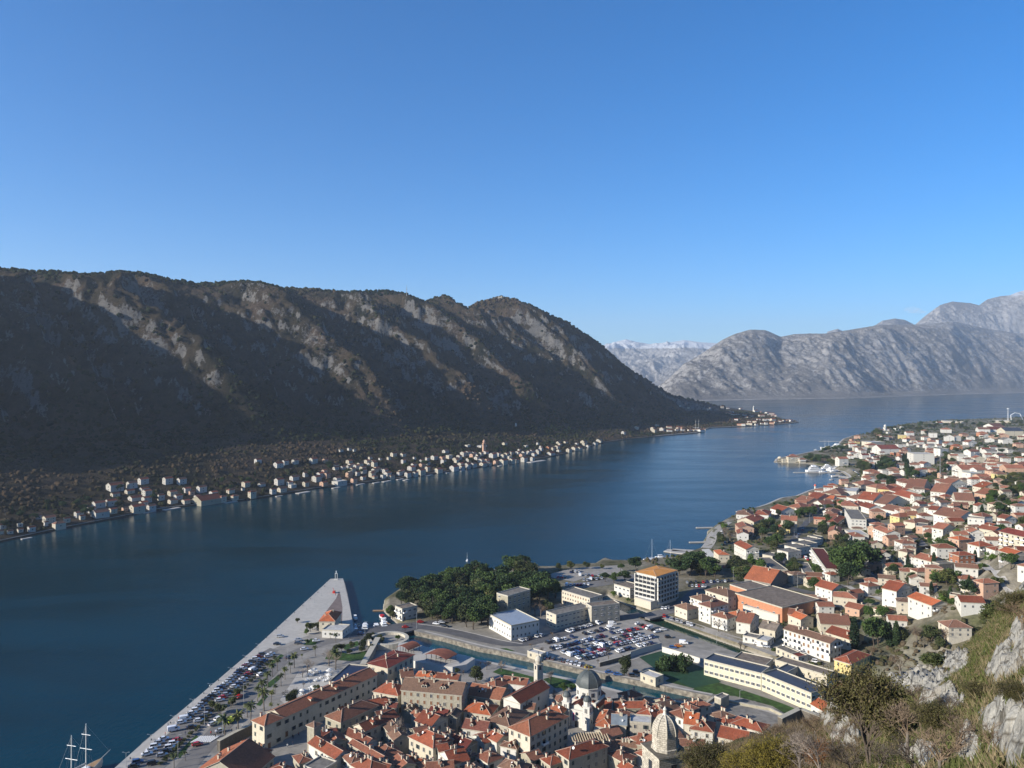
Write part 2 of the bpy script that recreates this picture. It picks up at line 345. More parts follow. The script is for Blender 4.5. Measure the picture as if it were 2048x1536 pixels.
# grid: s every 4 m, w every 4 m
s_ = np.arange(-1000, 3700, 4.2); w_ = np.concatenate([np.arange(-24, 40, 3.0), np.arange(40, 1250, 4.2)])
Sg, Wg = np.meshgrid(s_, w_, indexing='ij'); Tg = tshore(Sg) - Wg
Xg = S0X + SX * Sg + SY * Tg; Yg = S0Y + SY * Sg - SX * Tg
Zg = HL(Xg, Yg)
gx = np.gradient(Zg, axis=0) / 4.2; gy = np.gradient(Zg, axis=1) / np.gradient(w_)[None, :]
slope = np.hypot(gx, gy)
rockL = sm(1.25, 2.5, slope) * .62 + .06 * sm(60, 200, Zg)
_b = base_left(Xg, Yg); rockL = rockL * (1 - .75 * sm(.86, .97, _b[3])) - .22 * (1 - sm(.0, .12, _b[3]))
for x, y, r in ((285, 605, 34), (265, 590, 20), (385, 612, 34), (420, 650, 26), (530, 622, 38), (570, 640, 30), (735, 652, 22), (750, 670, 14), (50, 690, 22), (75, 705, 18), (625, 730, 26), (655, 765, 20), (680, 785, 14), (815, 745, 22), (840, 760, 12), (890, 682, 18), (925, 690, 14), (945, 680, 12), (1090, 690, 18), (1110, 715, 16), (985, 790, 18), (870, 790, 16), (300, 735, 18), (280, 650, 22), (395, 730, 14), (500, 745, 16), (1010, 800, 10), (690, 640, 12), (1000, 690, 14), (1170, 760, 12)):
    X_, Y_ = solve_left(x, y); s1, t1 = to_st(X_, Y_); w1 = float(tshore(s1)) - t1; rr = r * Y_ / F * 1.15
    rockL = np.maximum(rockL, .52 * np.exp(-(((Sg - s1) ** 2 + ((Wg - w1) * .6) ** 2) / rr ** 2) ** 1.2))
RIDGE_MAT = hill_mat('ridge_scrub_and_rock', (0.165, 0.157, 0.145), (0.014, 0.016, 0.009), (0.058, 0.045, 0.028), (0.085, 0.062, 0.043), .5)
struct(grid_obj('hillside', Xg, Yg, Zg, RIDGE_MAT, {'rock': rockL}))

# ------------------------------------------------------------------ far mountains across the bay
def far_range(name, base, ridge, ny, mat, seed, amp, nx=520, snowz=None, back=1.25, low=0.0):
    """base and ridge: lists of (pixel column, pixel row, distance); the slope is built between them at its true size"""
    bx = np.array([p[0] for p in base], float); rx = np.array([p[0] for p in ridge], float)
    cols = np.linspace(min(bx[0], rx[0]), max(bx[-1], rx[-1]), nx)
    by = np.interp(cols, bx, [p[1] for p in base]); bd = np.interp(cols, bx, [p[2] for p in base])
    ry = np.interp(cols, rx, [p[1] for p in ridge]); rd = np.interp(cols, rx, [p[2] for p in ridge])
    v = np.concatenate([np.linspace(-.02, 1, ny), np.linspace(1.01, back, 14)])[None, :]
    D = bd[:, None] + (rd - bd)[:, None] * v; Xf = (cols[:, None] - 1024) / F * D
    zr = (H + (HY - ry) / F * rd)[:, None]
    zz = low + (zr - low) * np.where(v < 1, np.interp(v, [-.02, 0, .1, .5, .8, 1], [-.02, 0, .06, .52, .86, 1.0]), 1 - (v - 1) * 1.4)
    env = sm(0.02, .25, v) * (1 - sm(.80, 1, v) * .93)
    k = 1.0 / 300
    wx = 160 * fbm(Xf * .001, D * .001, 3, seed + 5)
    r1 = fbm((Xf + wx) * k, D * k * .6, 8, seed, ridged=True, gain=.56) - 1.1
    zz = zz + env * amp * (.42 * r1 + 1.5 * (fbm((Xf + wx) / 1500, D / 2300, 3, seed + 2, ridged=True) - .9) + .3 * fbm(Xf * k * 4, D * k * 4, 6, seed + 9))
    gy_ = np.gradient(zz, axis=1) / np.gradient(D, axis=1); gx_ = np.gradient(zz, axis=0) / np.gradient(Xf, axis=0)
    rock = .36 + .20 * pn(Xf / 900, D / 900, seed) + .2 * sm(.4, 1.3, np.hypot(gx_, gy_)) + .12 * sm(.1, .5, v) - .25 * (1 - sm(0, .12, v))
    at = {'rock': rock * np.ones_like(zz)}
    if snowz: at['snow'] = sm(snowz[0], snowz[1], zz) * .9
    return struct(grid_obj(name, Xf, D * np.ones_like(zz), zz, mat, at))
FAR_MAT = hill_mat('far_limestone', (0.38, 0.36, 0.335), (0.165, 0.152, 0.140), (0.205, 0.19, 0.175), (0.25, 0.23, 0.21), .5, True, .28)
far_range('mountain', [(1250, 806, 4700), (1340, 804, 4850), (1430, 802, 4950), (1700, 796, 5500), (2048, 785, 7500), (2500, 775, 9000)],
          [(1250, 815, 5600), (1290, 800, 5700), (1325, 768, 5800), (1370, 728, 5900), (1420, 697, 6200), (1445, 680, 6350), (1470, 668, 6500), (1500, 659, 6600), (1530, 660, 6700), (1562, 673, 6800), (1590, 668, 6900), (1620, 667, 7000), (1650, 667, 7100),
           (1700, 660, 7400), (1760, 650, 7700), (1850, 649, 8300), (1905, 642, 8800), (1930, 648, 9000), (1990, 660, 9500), (2048, 668, 10000), (2300, 690, 11000), (2500, 700, 11500)], 170, FAR_MAT, 41, 40)
far_range('mountain', [(1640, 720, 8600), (2048, 720, 11000), (2500, 700, 12000)],
          [(1640, 700, 10500), (1655, 663, 10800), (1675, 657, 10800), (1700, 668, 11000), (1750, 650, 11200), (1765, 641, 11200), (1790, 637, 11200), (1810, 640, 11400), (1830, 650, 11500), (1850, 632, 11700), (1880, 610, 12000), (1905, 603, 12200), (1940, 606, 12300), (1958, 610, 12300),
           (1975, 598, 12500), (2000, 592, 12600), (2020, 590, 12600), (2048, 580, 12800), (2150, 545, 13000), (2300, 560, 13000), (2500, 600, 13000)], 90, FAR_MAT, 63, 55, snowz=(1380, 1560))
far_range('mountain', [(1050, 800, 9500), (1600, 800, 9500)],
          [(1050, 720, 14500), (1180, 700, 15000), (1215, 688, 15000), (1235, 683, 15200), (1252, 679, 15300), (1275, 684, 15400), (1300, 688, 15500), (1330, 686, 15600), (1350, 683, 15600), (1368, 680, 15700), (1400, 684, 15800), (1430, 686, 16000), (1480, 690, 16000), (1600, 700, 16000)],
          120, FAR_MAT, 77, 70, nx=330, snowz=(560, 760))

# ------------------------------------------------------------------ the near (east) shore
SHORE = [(1275, 1290, 0), (1294, 1243, 0), (1317, 1237, 0)]
EAST = ([(1600, 1345), (1500, 1303), (1440, 1282), (1317, 1236), (1292, 1224), (1224, 1197), (1215, 1190), (1100, 1225), (900, 1260), (829, 1262), (798, 1250), (767, 1221), (770, 1201), (775, 1197), (800, 1180), (860, 1170), (921, 1157), (980, 1143), (1064, 1137), (1109, 1136), (1130, 1134), (1154, 1132), (1189, 1130),
         (1205, 1120), (1212, 1119), (1228, 1124), (1271, 1124), (1296, 1124), (1350, 1116), (1403, 1098), (1415, 1093), (1417, 1085), (1408, 1083), (1415, 1071), (1416, 1063), (1435, 1050), (1449, 1042), (1468, 1032), (1478, 1024), (1509, 1020), (1525, 1015), (1537, 1010),
         (1556, 1001), (1587, 997), (1611, 987), (1630, 982), (1654, 978), (1673, 974), (1679, 965), (1687, 962), (1699, 958), (1694, 951), (1682, 943), (1666, 938), (1639, 931), (1615, 927.5), (1575, 926), (1548, 924.5), (1551, 918), (1575, 914), (1615, 906), (1650, 900), (1671, 897), (1677, 887), (1684, 880),
         (1706, 872), (1741, 868), (1768, 858), (1794, 852), (1875, 843.5), (2008, 839), (2048, 836.5), (2300, 830)])
EP = [gp(x, y, 0) for x, y in EAST] + [(3200, 3300), (3200, 200), (500, 200), (230, 330)]
def sdist(X, Y, P):
    X = np.asarray(X, float); Y = np.asarray(Y, float); d = np.full(X.shape, 1e9); ins = np.zeros(X.shape, bool)
    n = len(P)
    for i in range(n):
        (x1, y1), (x2, y2) = P[i], P[(i + 1) % n]; ex, ey = x2 - x1, y2 - y1; L = ex * ex + ey * ey + 1e-9
        t = np.clip(((X - x1) * ex + (Y - y1) * ey) / L, 0, 1); d = np.minimum(d, np.hypot(X - x1 - t * ex, Y - y1 - t * ey))
        c = ((y1 > Y) != (y2 > Y)) & (X < (x2 - x1) * (Y - y1) / ((y2 - y1) if y2 != y1 else 1e-9) + x1); ins ^= c
    return np.where(ins, d, -d)
CT = [(1320, 1260, 2.6), (1420, 1250, 2.6), (1200, 1170, 2.6), (900, 1200, 2.6), (1450, 1140, 2.6), (1500, 1220, 3), (1600, 1260, 4), (1650, 1330, 3.5), (1700, 1352, 4), (1760, 1345, 7), (1560, 1330, 3), (1750, 1310, 7), (1480, 1080, 3.5), (1560, 1080, 5), (1600, 1150, 5), (1700, 1180, 9), (1700, 1100, 8), (1640, 1020, 4),
      (1720, 1020, 7), (1800, 1080, 17), (1800, 1200, 18), (1850, 1290, 24), (1900, 1150, 30), (1960, 1080, 36), (2048, 1080, 46), (1950, 1230, 38), (2048, 1150, 52), (2020, 1000, 38), (1900, 1000, 24), (1800, 980, 12), (1720, 940, 6), (1800, 920, 9), (1900, 920, 17), (2048, 940, 34),
      (1800, 880, 7), (1900, 870, 10), (2048, 880, 18), (1700, 900, 3), (1950, 850, 7), (2048, 845, 8), (1560, 921, 2), (1625, 921, 2.6), (1740, 868, 3), (1800, 856, 5), (1900, 846, 6), (2300, 900, 60), (2300, 1050, 110), (2300, 1250, 110)]
CP = np.array([(*gp(x, y, z), z) for x, y, z in CT]); CU = CP[:, 0] / CP[:, 1] * 6; CV = np.log(CP[:, 1]) * 2.2
def hland(X, Y):
    X = np.asarray(X, float); Y = np.asarray(Y, float); u = X / Y * 6; v = np.log(np.maximum(Y, 50)) * 2.2
    num = 0; den = 0
    for a, b, z in zip(CU, CV, CP[:, 2]):
        w = 1.0 / ((u - a) ** 2 + (v - b) ** 2 + .02) ** 2.2; num = num + w * z; den = den + w
    return num / den
def HR(X, Y):
    h = hland(X, Y); d = sdist(X, Y, EP); x = X / Y * F
    return np.where(d > 0, np.minimum(1.1 + d * .5, h), np.maximum(d * .6, -6) + .6 * (d > -.5))
# lookup table for placing things
_u = np.linspace(-.35, 1.0, 460); _v = np.exp(np.linspace(math.log(300), math.log(3600), 520)); UG, VG = np.meshgrid(_u, _v, indexing='ij')
XR = UG * VG; ZR = HR(XR, VG)
def hr(X, Y):
    fu = (X / Y + .35) / 1.35 * 459; fv = (math.log(Y) - math.log(300)) / (math.log(3600) - math.log(300)) * 519
    i = min(max(int(fu), 0), 458); j = min(max(int(fv), 0), 518); a = min(max(fu - i, 0), 1); b = min(max(fv - j, 0), 1)
    return float((ZR[i, j] * (1 - a) + ZR[i + 1, j] * a) * (1 - b) + (ZR[i, j + 1] * (1 - a) + ZR[i + 1, j + 1] * a) * b)
def G(X, Y):
    """ground height under a point"""
    if X < -460 or to_st(X, Y)[1] < float(tshore(to_st(X, Y)[0])) - 1: return float(HL(np.array([X]), np.array([Y]))[0])
    if Y < 560 and X / Y * F < 250 + (Y - 370) * .1 or X / Y * F < -190: return 2.6
    return hr(X, Y)
def ray(x, y, side='R'):
    if side == 'L':
        Y = np.linspace(680, 3600, 2600); X = (x - 1024) / F * Y; h = HL(X, Y)
    else:
        Y = np.exp(np.linspace(math.log(300), math.log(3500), 900)); X = (x - 1024) / F * Y
        if x < 1260 and y > 1160: X, Y = gp(x, y, 2.6); return X, Y, 2.6
        h = np.array([hr(a, b) for a, b in zip(X, Y)])
    z = H - (y - HY) / F * Y; k = int(np.argmax(z <= h))
    if k == 0 and z[0] > h[0]: k = int(np.argmin((z - h) / Y)); return X[k], Y[k], float(h[k])
    k = max(k, 1)
    z0, z1 = z[k - 1] - h[k - 1], z[k] - h[k]; f = z0 / (z0 - z1) if z0 != z1 else 0
    Yk = Y[k - 1] + (Y[k] - Y[k - 1]) * min(max(f, 0), 1); return (x - 1024) / F * Yk, Yk, float(h[k])
gu = np.linspace(-.19, .95, 660); gv = np.exp(np.linspace(math.log(330), math.log(3400), 560)); GU, GV = np.meshgrid(gu, gv, indexing='ij')
ZE = HR(GU * GV, GV); ZE = ZE + .5 * fbm(GU * GV * .03, GV * .03, 4, 5) * sm(8, 30, ZE) * 2 + np.where(ZE > 3.4, .25 * fbm(GU * GV * .12, GV * .12, 3, 8), 0)
_m = sdist(GU * GV, GV, [gp(x, y, 2.6) for x, y in ((1200, 1200), (1290, 1222), (1317, 1236), (1640, 1350), (1640, 1480), (1400, 1480), (1200, 1400))])
ZE = np.where(_m > 2, -4, ZE)
LAND = land_mat()
struct(grid_obj('ground', GU * GV, GV, ZE, LAND))

# water
def water_mat():
    t = NT('bay_water'); pos = t.n('NewGeometry').outputs['Position']
    mp = t.n('Mapping'); mp.inputs['Scale'].default_value = (1, .55, 1); t.l(pos, mp.inputs['Vector'])
    a = t.noise(.55, 4, mp.outputs[0], .6); b = t.noise(.06, 3, mp.outputs[0], .6); m2 = t.n('Mapping'); m2.inputs['Scale'].default_value = (1, 3.2, 1); m2.inputs['Rotation'].default_value = (0, 0, -.5); t.l(pos, m2.inputs['Vector']); c = t.noise(.0035, 5, m2.outputs[0], .62, 1.2)
    t.bump(t.math('ADD', a, t.math('MULTIPLY', b, 1.5)), .5, .45)
    col = t.ramp(c, [(0.35, (0.0002, 0.016, 0.023)), (0.65, (0.0003, 0.026, 0.042))])
    t.b.inputs['IOR'].default_value = 1.33
    m = t.fin(col, .12, .15); t.b.inputs['Specular Tint'].default_value = (.24, .72, 1, 1)
    rr = t.ramp(c, [(0.42, (.09,) * 3), (0.58, (.20,) * 3)]); t.l(rr, t.b.inputs['Roughness']); return m
mb = MB(); mb.face([(-30000, -2000, 0), (30000, -2000, 0), (30000, 45000, 0), (-30000, 45000, 0)])
struct(mb.build('water', water_mat()))
# ------------------------------------------------------------------ the flat town ground: slabs with quay walls, the river between them
ZK = 2.6
PAVE = mottle('pale_stone_paving', (0.30, 0.28, 0.25), .18, .25, world=True, big=.03)
QUAY = mottle('quay_stone', (0.47, 0.445, 0.40), .10, .4, world=True, big=.05)
ASPH = mottle('asphalt', (0.115, 0.112, 0.115), .18, .3, world=True, big=.06)
GRAV = mottle('gravel_lot', (0.33, 0.305, 0.27), .18, .25, world=True, big=.04)
GREEN = mottle('lawn_green', (0.040, 0.090, 0.016), .5, .5, world=True, big=.1)
PITCH = mottle('artificial_turf', (0.018, 0.060, 0.030), .15, .3, world=True)
DIRT = mottle('bare_earth', (0.20, 0.175, 0.13), .3, .3, world=True)
ROADG = mottle('road_grey', (0.19, 0.18, 0.17), .15, .3, world=True, big=.05)
LIGHT = mottle('pale_concrete', (0.46, 0.43, 0.385), .12, .3, world=True)
def poly(pts, z=ZK): return [gp(x, y, z) for x, y in pts]
OLD = [(60, 1700), (229, 1536), (281, 1490), (284, 1486), (375, 1411), (500, 1305), (560, 1250), (661, 1157.5), (686, 1156.5), (690, 1168), (695, 1188), (700, 1215), (706, 1246), (710, 1268), (722, 1273), (748, 1277), (800, 1290), (852, 1297), (932, 1313), (1000, 1327), (1088, 1346), (1140, 1356), (1199, 1370), (1254, 1385),
       (1259, 1390), (1300, 1394), (1405, 1412), (1426, 1393), (1500, 1410), (1560, 1430), (1680, 1480), (1700, 1650), (900, 1700)]
MID = [(829, 1262), (892, 1276), (960, 1295), (993, 1300.5), (1100, 1324), (1166, 1340), (1273, 1361), (1400, 1388), (1426, 1393.2), (1500, 1410.2), (1560, 1430.2), (1680, 1480), (1660, 1372), (1500, 1313), (1481, 1308), (1400, 1279), (1294, 1243), (1268, 1232), (1214, 1209), (1195, 1198), (1120, 1205), (1000, 1222), (880, 1242), (826, 1252)]
mb = MB(); mb.prism(poly(OLD), -6, ZK, 0, 1); struct(mb.build('ground', [PAVE, QUAY]))
mb = MB(); mb.prism(poly(MID), -6, ZK, 0, 1); struct(mb.build('ground', [mottle('town_ground', (0.27, 0.25, 0.215), .25, .2, world=True, big=.03), mottle('river_wall', (0.24, 0.215, 0.175), .45, .6, world=True, big=.3)]))
_lay = [0]
for nm_, c_, pts_ in (('river_water', (.004, .052, .068), [(795, 1264), (833, 1255), (900, 1272), (1000, 1298), (1170, 1336), (1400, 1384), (1432, 1392), (1405, 1420), (1255, 1396), (1140, 1366), (1000, 1338), (850, 1306), (780, 1292), (752, 1281)]), ('canal_water', (.014, .040, .026), [(1285, 1236), (1320, 1230), (1500, 1298), (1660, 1366), (1640, 1392), (1480, 1318), (1285, 1252)])):
    t_ = NT(nm_); n_ = t_.noise(1.2, 3, t_.n('NewGeometry').outputs['Position']); t_.bump(n_, .3, .15); m_ = t_.fin(c_, .08, .4); mb = MB(); mb.prism([gp(x, y, .03) for x, y in pts_], None, .03); struct(mb.build('water', m_))
def patch(name, pts, mat, zn=None):
    _lay[0] += 1; z = ZK + .02 + .004 * _lay[0]
    P = [gp(*zp(zn, x, y), z) if zn else gp(x, y, z) for x, y in pts]
    mb = MB(); mb.prism(P, None, z); return struct(mb.build(name, mat))
def strip(name, pts, wd, mat, zn=None, follow=False, lift=.12, world=None, step=6.0, mbx=None, off=0.0):
    P = world or []
    if not world:
        for x, y in pts:
            if zn: x, y = zp(zn, x, y)
            P.append(ray(x, y)[:2] if follow else gp(x, y, ZK))
    Q = []
    for i in range(len(P) - 1):
        a, b = Vector(P[i][:2]), Vector(P[i + 1][:2]); n = max(1, int((b - a).length / step))
        Q += [a.lerp(b, k / n) for k in range(n)]
    Q.append(Vector(P[-1][:2]))
    if len(Q) > 4:
        for _ in range(3): Q = [Q[0]] + [(Q[i - 1] + Q[i] * 2 + Q[i + 1]) / 4 for i in range(1, len(Q) - 1)] + [Q[-1]]
    _lay[0] += 1; z0 = ZK + .02 + .004 * _lay[0]; mb = mbx or MB(); prev = None
    for i, p in enumerate(Q):
        d = (Q[min(i + 1, len(Q) - 1)] - Q[max(i - 1, 0)]).normalized(); nrm = Vector((-d.y, d.x)); row = []
        for s in (-1, 0, 1):
            q = p + nrm * (s * wd / 2 + off); row.append((q.x, q.y, (G(q.x, q.y) + lift) if follow else z0))
        if follow:
            m = max(r[2] for r in row); row = [(r[0], r[1], max(r[2], m - .5)) for r in row]
        if prev:
            for k in (0, 1): mb.face([prev[k + 1], prev[k], row[k], row[k + 1]])
        prev = row
    return mb if mbx else struct(mb.build(name, mat))
patch('pavement', [(60, 1700), (229, 1536), (281, 1490), (375, 1411), (500, 1305), (560, 1250), (661, 1157.5), (686, 1156.5), (700, 1215), (708, 1262), (690, 1270), (640, 1262), (560, 1292), (520, 1308), (400, 1415), (310, 1492), (240, 1560), (150, 1700)], QUAY)
patch('path', [(66, 1700), (234, 1537), (378, 1413), (561, 1253), (661, 1159.5), (664, 1160), (565, 1254.5), (383, 1415.5), (240, 1539), (75, 1700)], LIGHT)
patch('path', [(678, 1182), (672, 1197), (645, 1232), (640, 1250), (684, 1250), (685, 1215), (681, 1190)], mottle('brown_paving', (0.20, 0.155, 0.14), .15, .3, world=True))
patch('road', [(246, 1550), (310, 1490), (470, 1352), (517, 1308), (540, 1296), (558, 1300), (506, 1360), (470, 1398), (415, 1448), (320, 1545)], ROADG)
strip('road', [(300, 1620), (395, 1508), (450, 1446), (510, 1374), (560, 1322), (600, 1300), (660, 1281), (730, 1267), (790, 1258)], 8.5, ROADG)
patch('square', [(640, 1330), (600, 1340), (560, 1400), (590, 1425), (650, 1400), (700, 1385), (712, 1345)], QUAY)
# lawns on the promenade and in the park
for q in ([(352, 1512), (375, 1486), (392, 1470), (397, 1474), (380, 1490), (360, 1516)], [(420, 1445), (438, 1428), (446, 1430), (428, 1450)], [(528, 1372), (556, 1350), (560, 1358), (540, 1375)], [(540, 1325), (562, 1308), (568, 1311), (548, 1328)],
          [(606, 1290), (622, 1277), (640, 1279), (630, 1290)], [(682, 1292), (715, 1282), (720, 1290), (690, 1300)], [(512, 1410), (530, 1388), (536, 1392), (520, 1412)], [(660, 1300), (700, 1308), (740, 1300), (745, 1318), (700, 1322), (650, 1318)]):
    patch('lawn', q, GREEN)
patch('lawn', [(985, 1344), (1000, 1336), (1068, 1354), (1066, 1364), (1030, 1360)], GREEN)
patch('lawn', [(1086, 1358), (1108, 1352), (1140, 1362), (1160, 1374), (1110, 1376)], GREEN)
patch('lawn', [(1384, 1381), (1395, 1372), (1428, 1362), (1500, 1385), (1560, 1405), (1628, 1432), (1600, 1445), (1545, 1412), (1470, 1392), (1425, 1388)], GREEN)
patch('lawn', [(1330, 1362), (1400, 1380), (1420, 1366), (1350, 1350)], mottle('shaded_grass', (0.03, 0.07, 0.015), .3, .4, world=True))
patch('lawn', [(1000, 1297), (1012, 1296), (1030, 1302), (1015, 1303)], GREEN)
# mid town surfaces
patch('ground', [(1066, 1300), (1100, 1316), (1190, 1337), (1212, 1338), (1330, 1300), (1328, 1292), (1410, 1300), (1478, 1312), (1460, 1322), (1405, 1322), (1330, 1298), (1296, 1247), (1284, 1240), (1230, 1243), (1110, 1272), (1076, 1284)], GRAV)
patch('pitch', [(1278, 1314), (1326, 1301), (1412, 1338), (1442, 1364), (1385, 1376), (1330, 1352)], PITCH)
patch('square', [(1418, 1402), (1440, 1392), (1510, 1402), (1545, 1418), (1590, 1440), (1560, 1455), (1480, 1450), (1425, 1425)], mottle('bastion_paving', (0.235, 0.22, 0.195), .25, .5, world=True))
strip('road', [(826, 1251), (880, 1257), (930, 1270), (985, 1283), (1030, 1292), (1062, 1287), (1110, 1271), (1180, 1250), (1250, 1234), (1285, 1229)], 9, ASPH)
strip('road', [(826, 1251), (860, 1246), (900, 1240), (930, 1236)], 8, ASPH, follow=False)
strip('path', [(850, 1263), (893, 1273), (960, 1291), (1000, 1299), (1100, 1321), (1166, 1337), (1273, 1358), (1400, 1385), (1425, 1389)], 1.6, LIGHT)
strip('path', [(836, 1248), (895, 1255), (960, 1270), (1015, 1285), (1045, 1288)], 1.0, LIGHT)
strip('path', [(805, 1288), (852, 1300), (932, 1316), (1000, 1330), (1088, 1349), (1140, 1359), (1199, 1373), (1252, 1387)], 2.2, LIGHT)
strip('path', [(1262, 1393), (1300, 1398), (1404, 1416), (1428, 1398), (1500, 1413), (1545, 1420), (1600, 1447)], 2.2, LIGHT)
strip('road', [(1320, 1228), (1345, 1216), (1372, 1200), (1392, 1180), (1420, 1165), (1470, 1160), (1530, 1165), (1600, 1180), (1650, 1190)], 7, ASPH, follow=True)
strip('road', [(1540, 1165), (1565, 1120), (1590, 1075), (1612, 1046), (1640, 1020)], 6, ASPH, follow=True)
strip('road', [(1640, 1190), (1700, 1168), (1740, 1156), (1775, 1141), (1812, 1128), (1835, 1120)], 6, ROADG, follow=True)
strip('road', [(1700, 1012), (1740, 1040), (1790, 1056), (1835, 1078), (1870, 1098), (1905, 1106), (1930, 1112)], 6.5, ROADG, follow=True)
strip('road', [(1945, 1122), (1968, 1134), (1992, 1152), (2012, 1172), (2030, 1196)], 5, LIGHT, follow=True)
strip('road', [(1695, 1172), (1730, 1190), (1770, 1207), (1800, 1213)], 4, LIGHT, follow=True)
strip('road', [(1760, 960), (1800, 962), (1860, 968), (1900, 985), (1940, 1010)], 5, ROADG, follow=True)
strip('ground', [(1118, 1158), (1150, 1146), (1200, 1141), (1245, 1139)], 26, GRAV, follow=True)
strip('ground', [(1130, 1172), (1180, 1170), (1240, 1160), (1290, 1150)], 14, ROADG, follow=True)
strip('ground', [(1400, 1200), (1430, 1190), (1470, 1250)], 8, DIRT, follow=True)
strip('ground', [(1330, 1240), (1380, 1250), (1440, 1268), (1500, 1290), (1560, 1310)], 7, GRAV, follow=True)
strip('beach', [(1412, 1096), (1422, 1085), (1424, 1070), (1440, 1055), (1455, 1044)], 9, mottle('pebble_beach', (0.42, 0.39, 0.34), .15, .4, world=True), follow=True)
# promenade along the east shore, thin pale line on the west shore, coast road below the far mountain
_e = [gp(x, y - .1, 1.2) for x, y in EAST[39:66]]
strip('path', None, 3.5, LIGHT, follow=True, world=_e, off=-2.2, lift=.3)
_w = []
for s in np.arange(-300, 2420, 12.0):
    t = float(tshore(s)) - 3.5; _w.append((S0X + SX * s + SY * t, S0Y + SY * s - SX * t))
mb = MB()
for i in range(len(_w) - 1):
    a, b = Vector(_w[i]), Vector(_w[i + 1]); d = (b - a).normalized(); n = Vector((d.y, -d.x)) * 3.6
    z = 1.8; P = [a + n * .45, a - n, b - n, b + n * .45]
    mb.face([(P[0].x, P[0].y, z), (P[3].x, P[3].y, z), (P[2].x, P[2].y, z + .4), (P[1].x, P[1].y, z + .4)]); mb.face([(P[0].x, P[0].y, -1), (P[3].x, P[3].y, -1), (P[3].x, P[3].y, z), (P[0].x, P[0].y, z)])
struct(mb.build('path', mottle('shore_road', (0.30, 0.28, 0.25), .2, .3, world=True)))
mb = MB(); B = [(1380, 803.5, 4890), (1430, 802, 4950), (1700, 796, 5500), (2048, 785, 7500), (2300, 779, 8300)]
for i in range(60):
    p = []
    for k in (i, i + 1):
        c = 1380 + (2300 - 1380) * k / 60; D = float(np.interp(c, [q[0] for q in B], [q[2] for q in B])); p.append(((c - 1024) / F * D, D))
    mb.face([(p[0][0], p[0][1] - 10, 2), (p[1][0], p[1][1] - 10, 2), (p[1][0], p[1][1] + 8, 7), (p[0][0], p[0][1] + 8, 7)])
struct(mb.build('road', mottle('coast_road', (0.34, 0.31, 0.28), .3, .02, world=True)))

# ------------------------------------------------------------------ windows (shared shapes, one object each)
def win_mesh(kind):
    mb = MB()                      # 1 x 1.5 m, faces -Y, origin in the middle of the wall plane
    if kind == 'stone':
        for c, d in (((0, -.04, .82), (1.36, .16, .16)), ((0, -.05, -.84), (1.5, .2, .16)), ((-.59, -.04, 0), (.16, .14, 1.5)), ((.59, -.04, 0), (.16, .14, 1.5))): mb.box(c, d, 0)
        mb.box((0, -.01, 0), (1.02, .06, 1.5), 1); mb.box((0, -.05, 0), (.07, .04, 1.5), 2); return mb.mesh('window', [STONE, GLASS, WHITE])
    if kind == 'shut':
        mb.box((0, -.01, 0), (1.0, .06, 1.5), 1); mb.box((-.78, -.05, 0), (.5, .08, 1.5), 0); mb.box((.78, -.05, 0), (.5, .08, 1.5), 0); mb.box((0, -.06, -.82), (1.3, .16, .12), 2); return mb.mesh('window', [DARKW, GLASS, STONE])
    if kind == 'closed':
        mb.box((0, -.03, 0), (1.0, .1, 1.5), 0); mb.box((0, -.05, -.82), (1.3, .16, .12), 1); mb.box((0, -.05, .82), (1.3, .14, .12), 1); return mb.mesh('window', [DARKW, STONE])
    if kind == 'brown':
        mb.box((0, -.03, 0), (1.0, .1, 1.5), 0)
        for c, d in (((0, -.04, .82), (1.3, .14, .14)), ((0, -.05, -.84), (1.4, .16, .14)), ((-.57, -.04, 0), (.14, .12, 1.5)), ((.57, -.04, 0), (.14, .12, 1.5))): mb.box(c, d, 1)
        return mb.mesh('window', [BROWNW, STONE])
    if kind == 'plain':
        mb.box((0, -.01, 0), (1.1, .06, 1.4), 0); mb.box((0, -.05, 0), (.08, .05, 1.4), 1); return mb.mesh('window', [GLASS, WHITE])
    if kind == 'wide':
        mb.box((0, -.01, 0), (2.1, .06, 1.4), 0)
        for x in (-.7, 0, .7): mb.box((x, -.05, 0), (.08, .05, 1.4), 1)
        mb.box((0, -.05, .74), (2.3, .1, .1), 1); mb.box((0, -.05, -.74), (2.3, .14, .1), 1); return mb.mesh('window', [GLASS, WHITE])
    if kind == 'door':
        mb.box((0, -.02, 0), (1.3, .08, 2.2), 0); mb.box((0, -.04, 1.18), (1.6, .14, .18), 1); return mb.mesh('door', [BROWNW, STONE])
    if kind == 'balcony':
        mb.box((0, -.6, -1.15), (3.0, 1.2, .14), 0); mb.box((0, -1.17, -.65), (3.0, .05, .9), 1)
        for x in (-1.47, 1.47): mb.box((x, -.6, -.65), (.05, 1.14, .9), 1)
        mb.box((0, -.01, -.05), (1.6, .06, 2.0), 2); return mb.mesh('balcony', [STONE, WHITE, GLASS])
WIN = {k: win_mesh(k) for k in ('stone', 'shut', 'closed', 'brown', 'plain', 'wide', 'door', 'balcony')}
def chim_mesh():
    mb = MB(); mb.box((0, 0, .3), (.62, .8, 2.2), 0); mb.box((0, 0, 1.45), (.85, 1.02, .14), 0); mb.box((0, 0, 1.62), (.4, .6, .22), 1); return mb.mesh('chimney', [WALL['c'], ROOF['r']])
CHIM = chim_mesh()
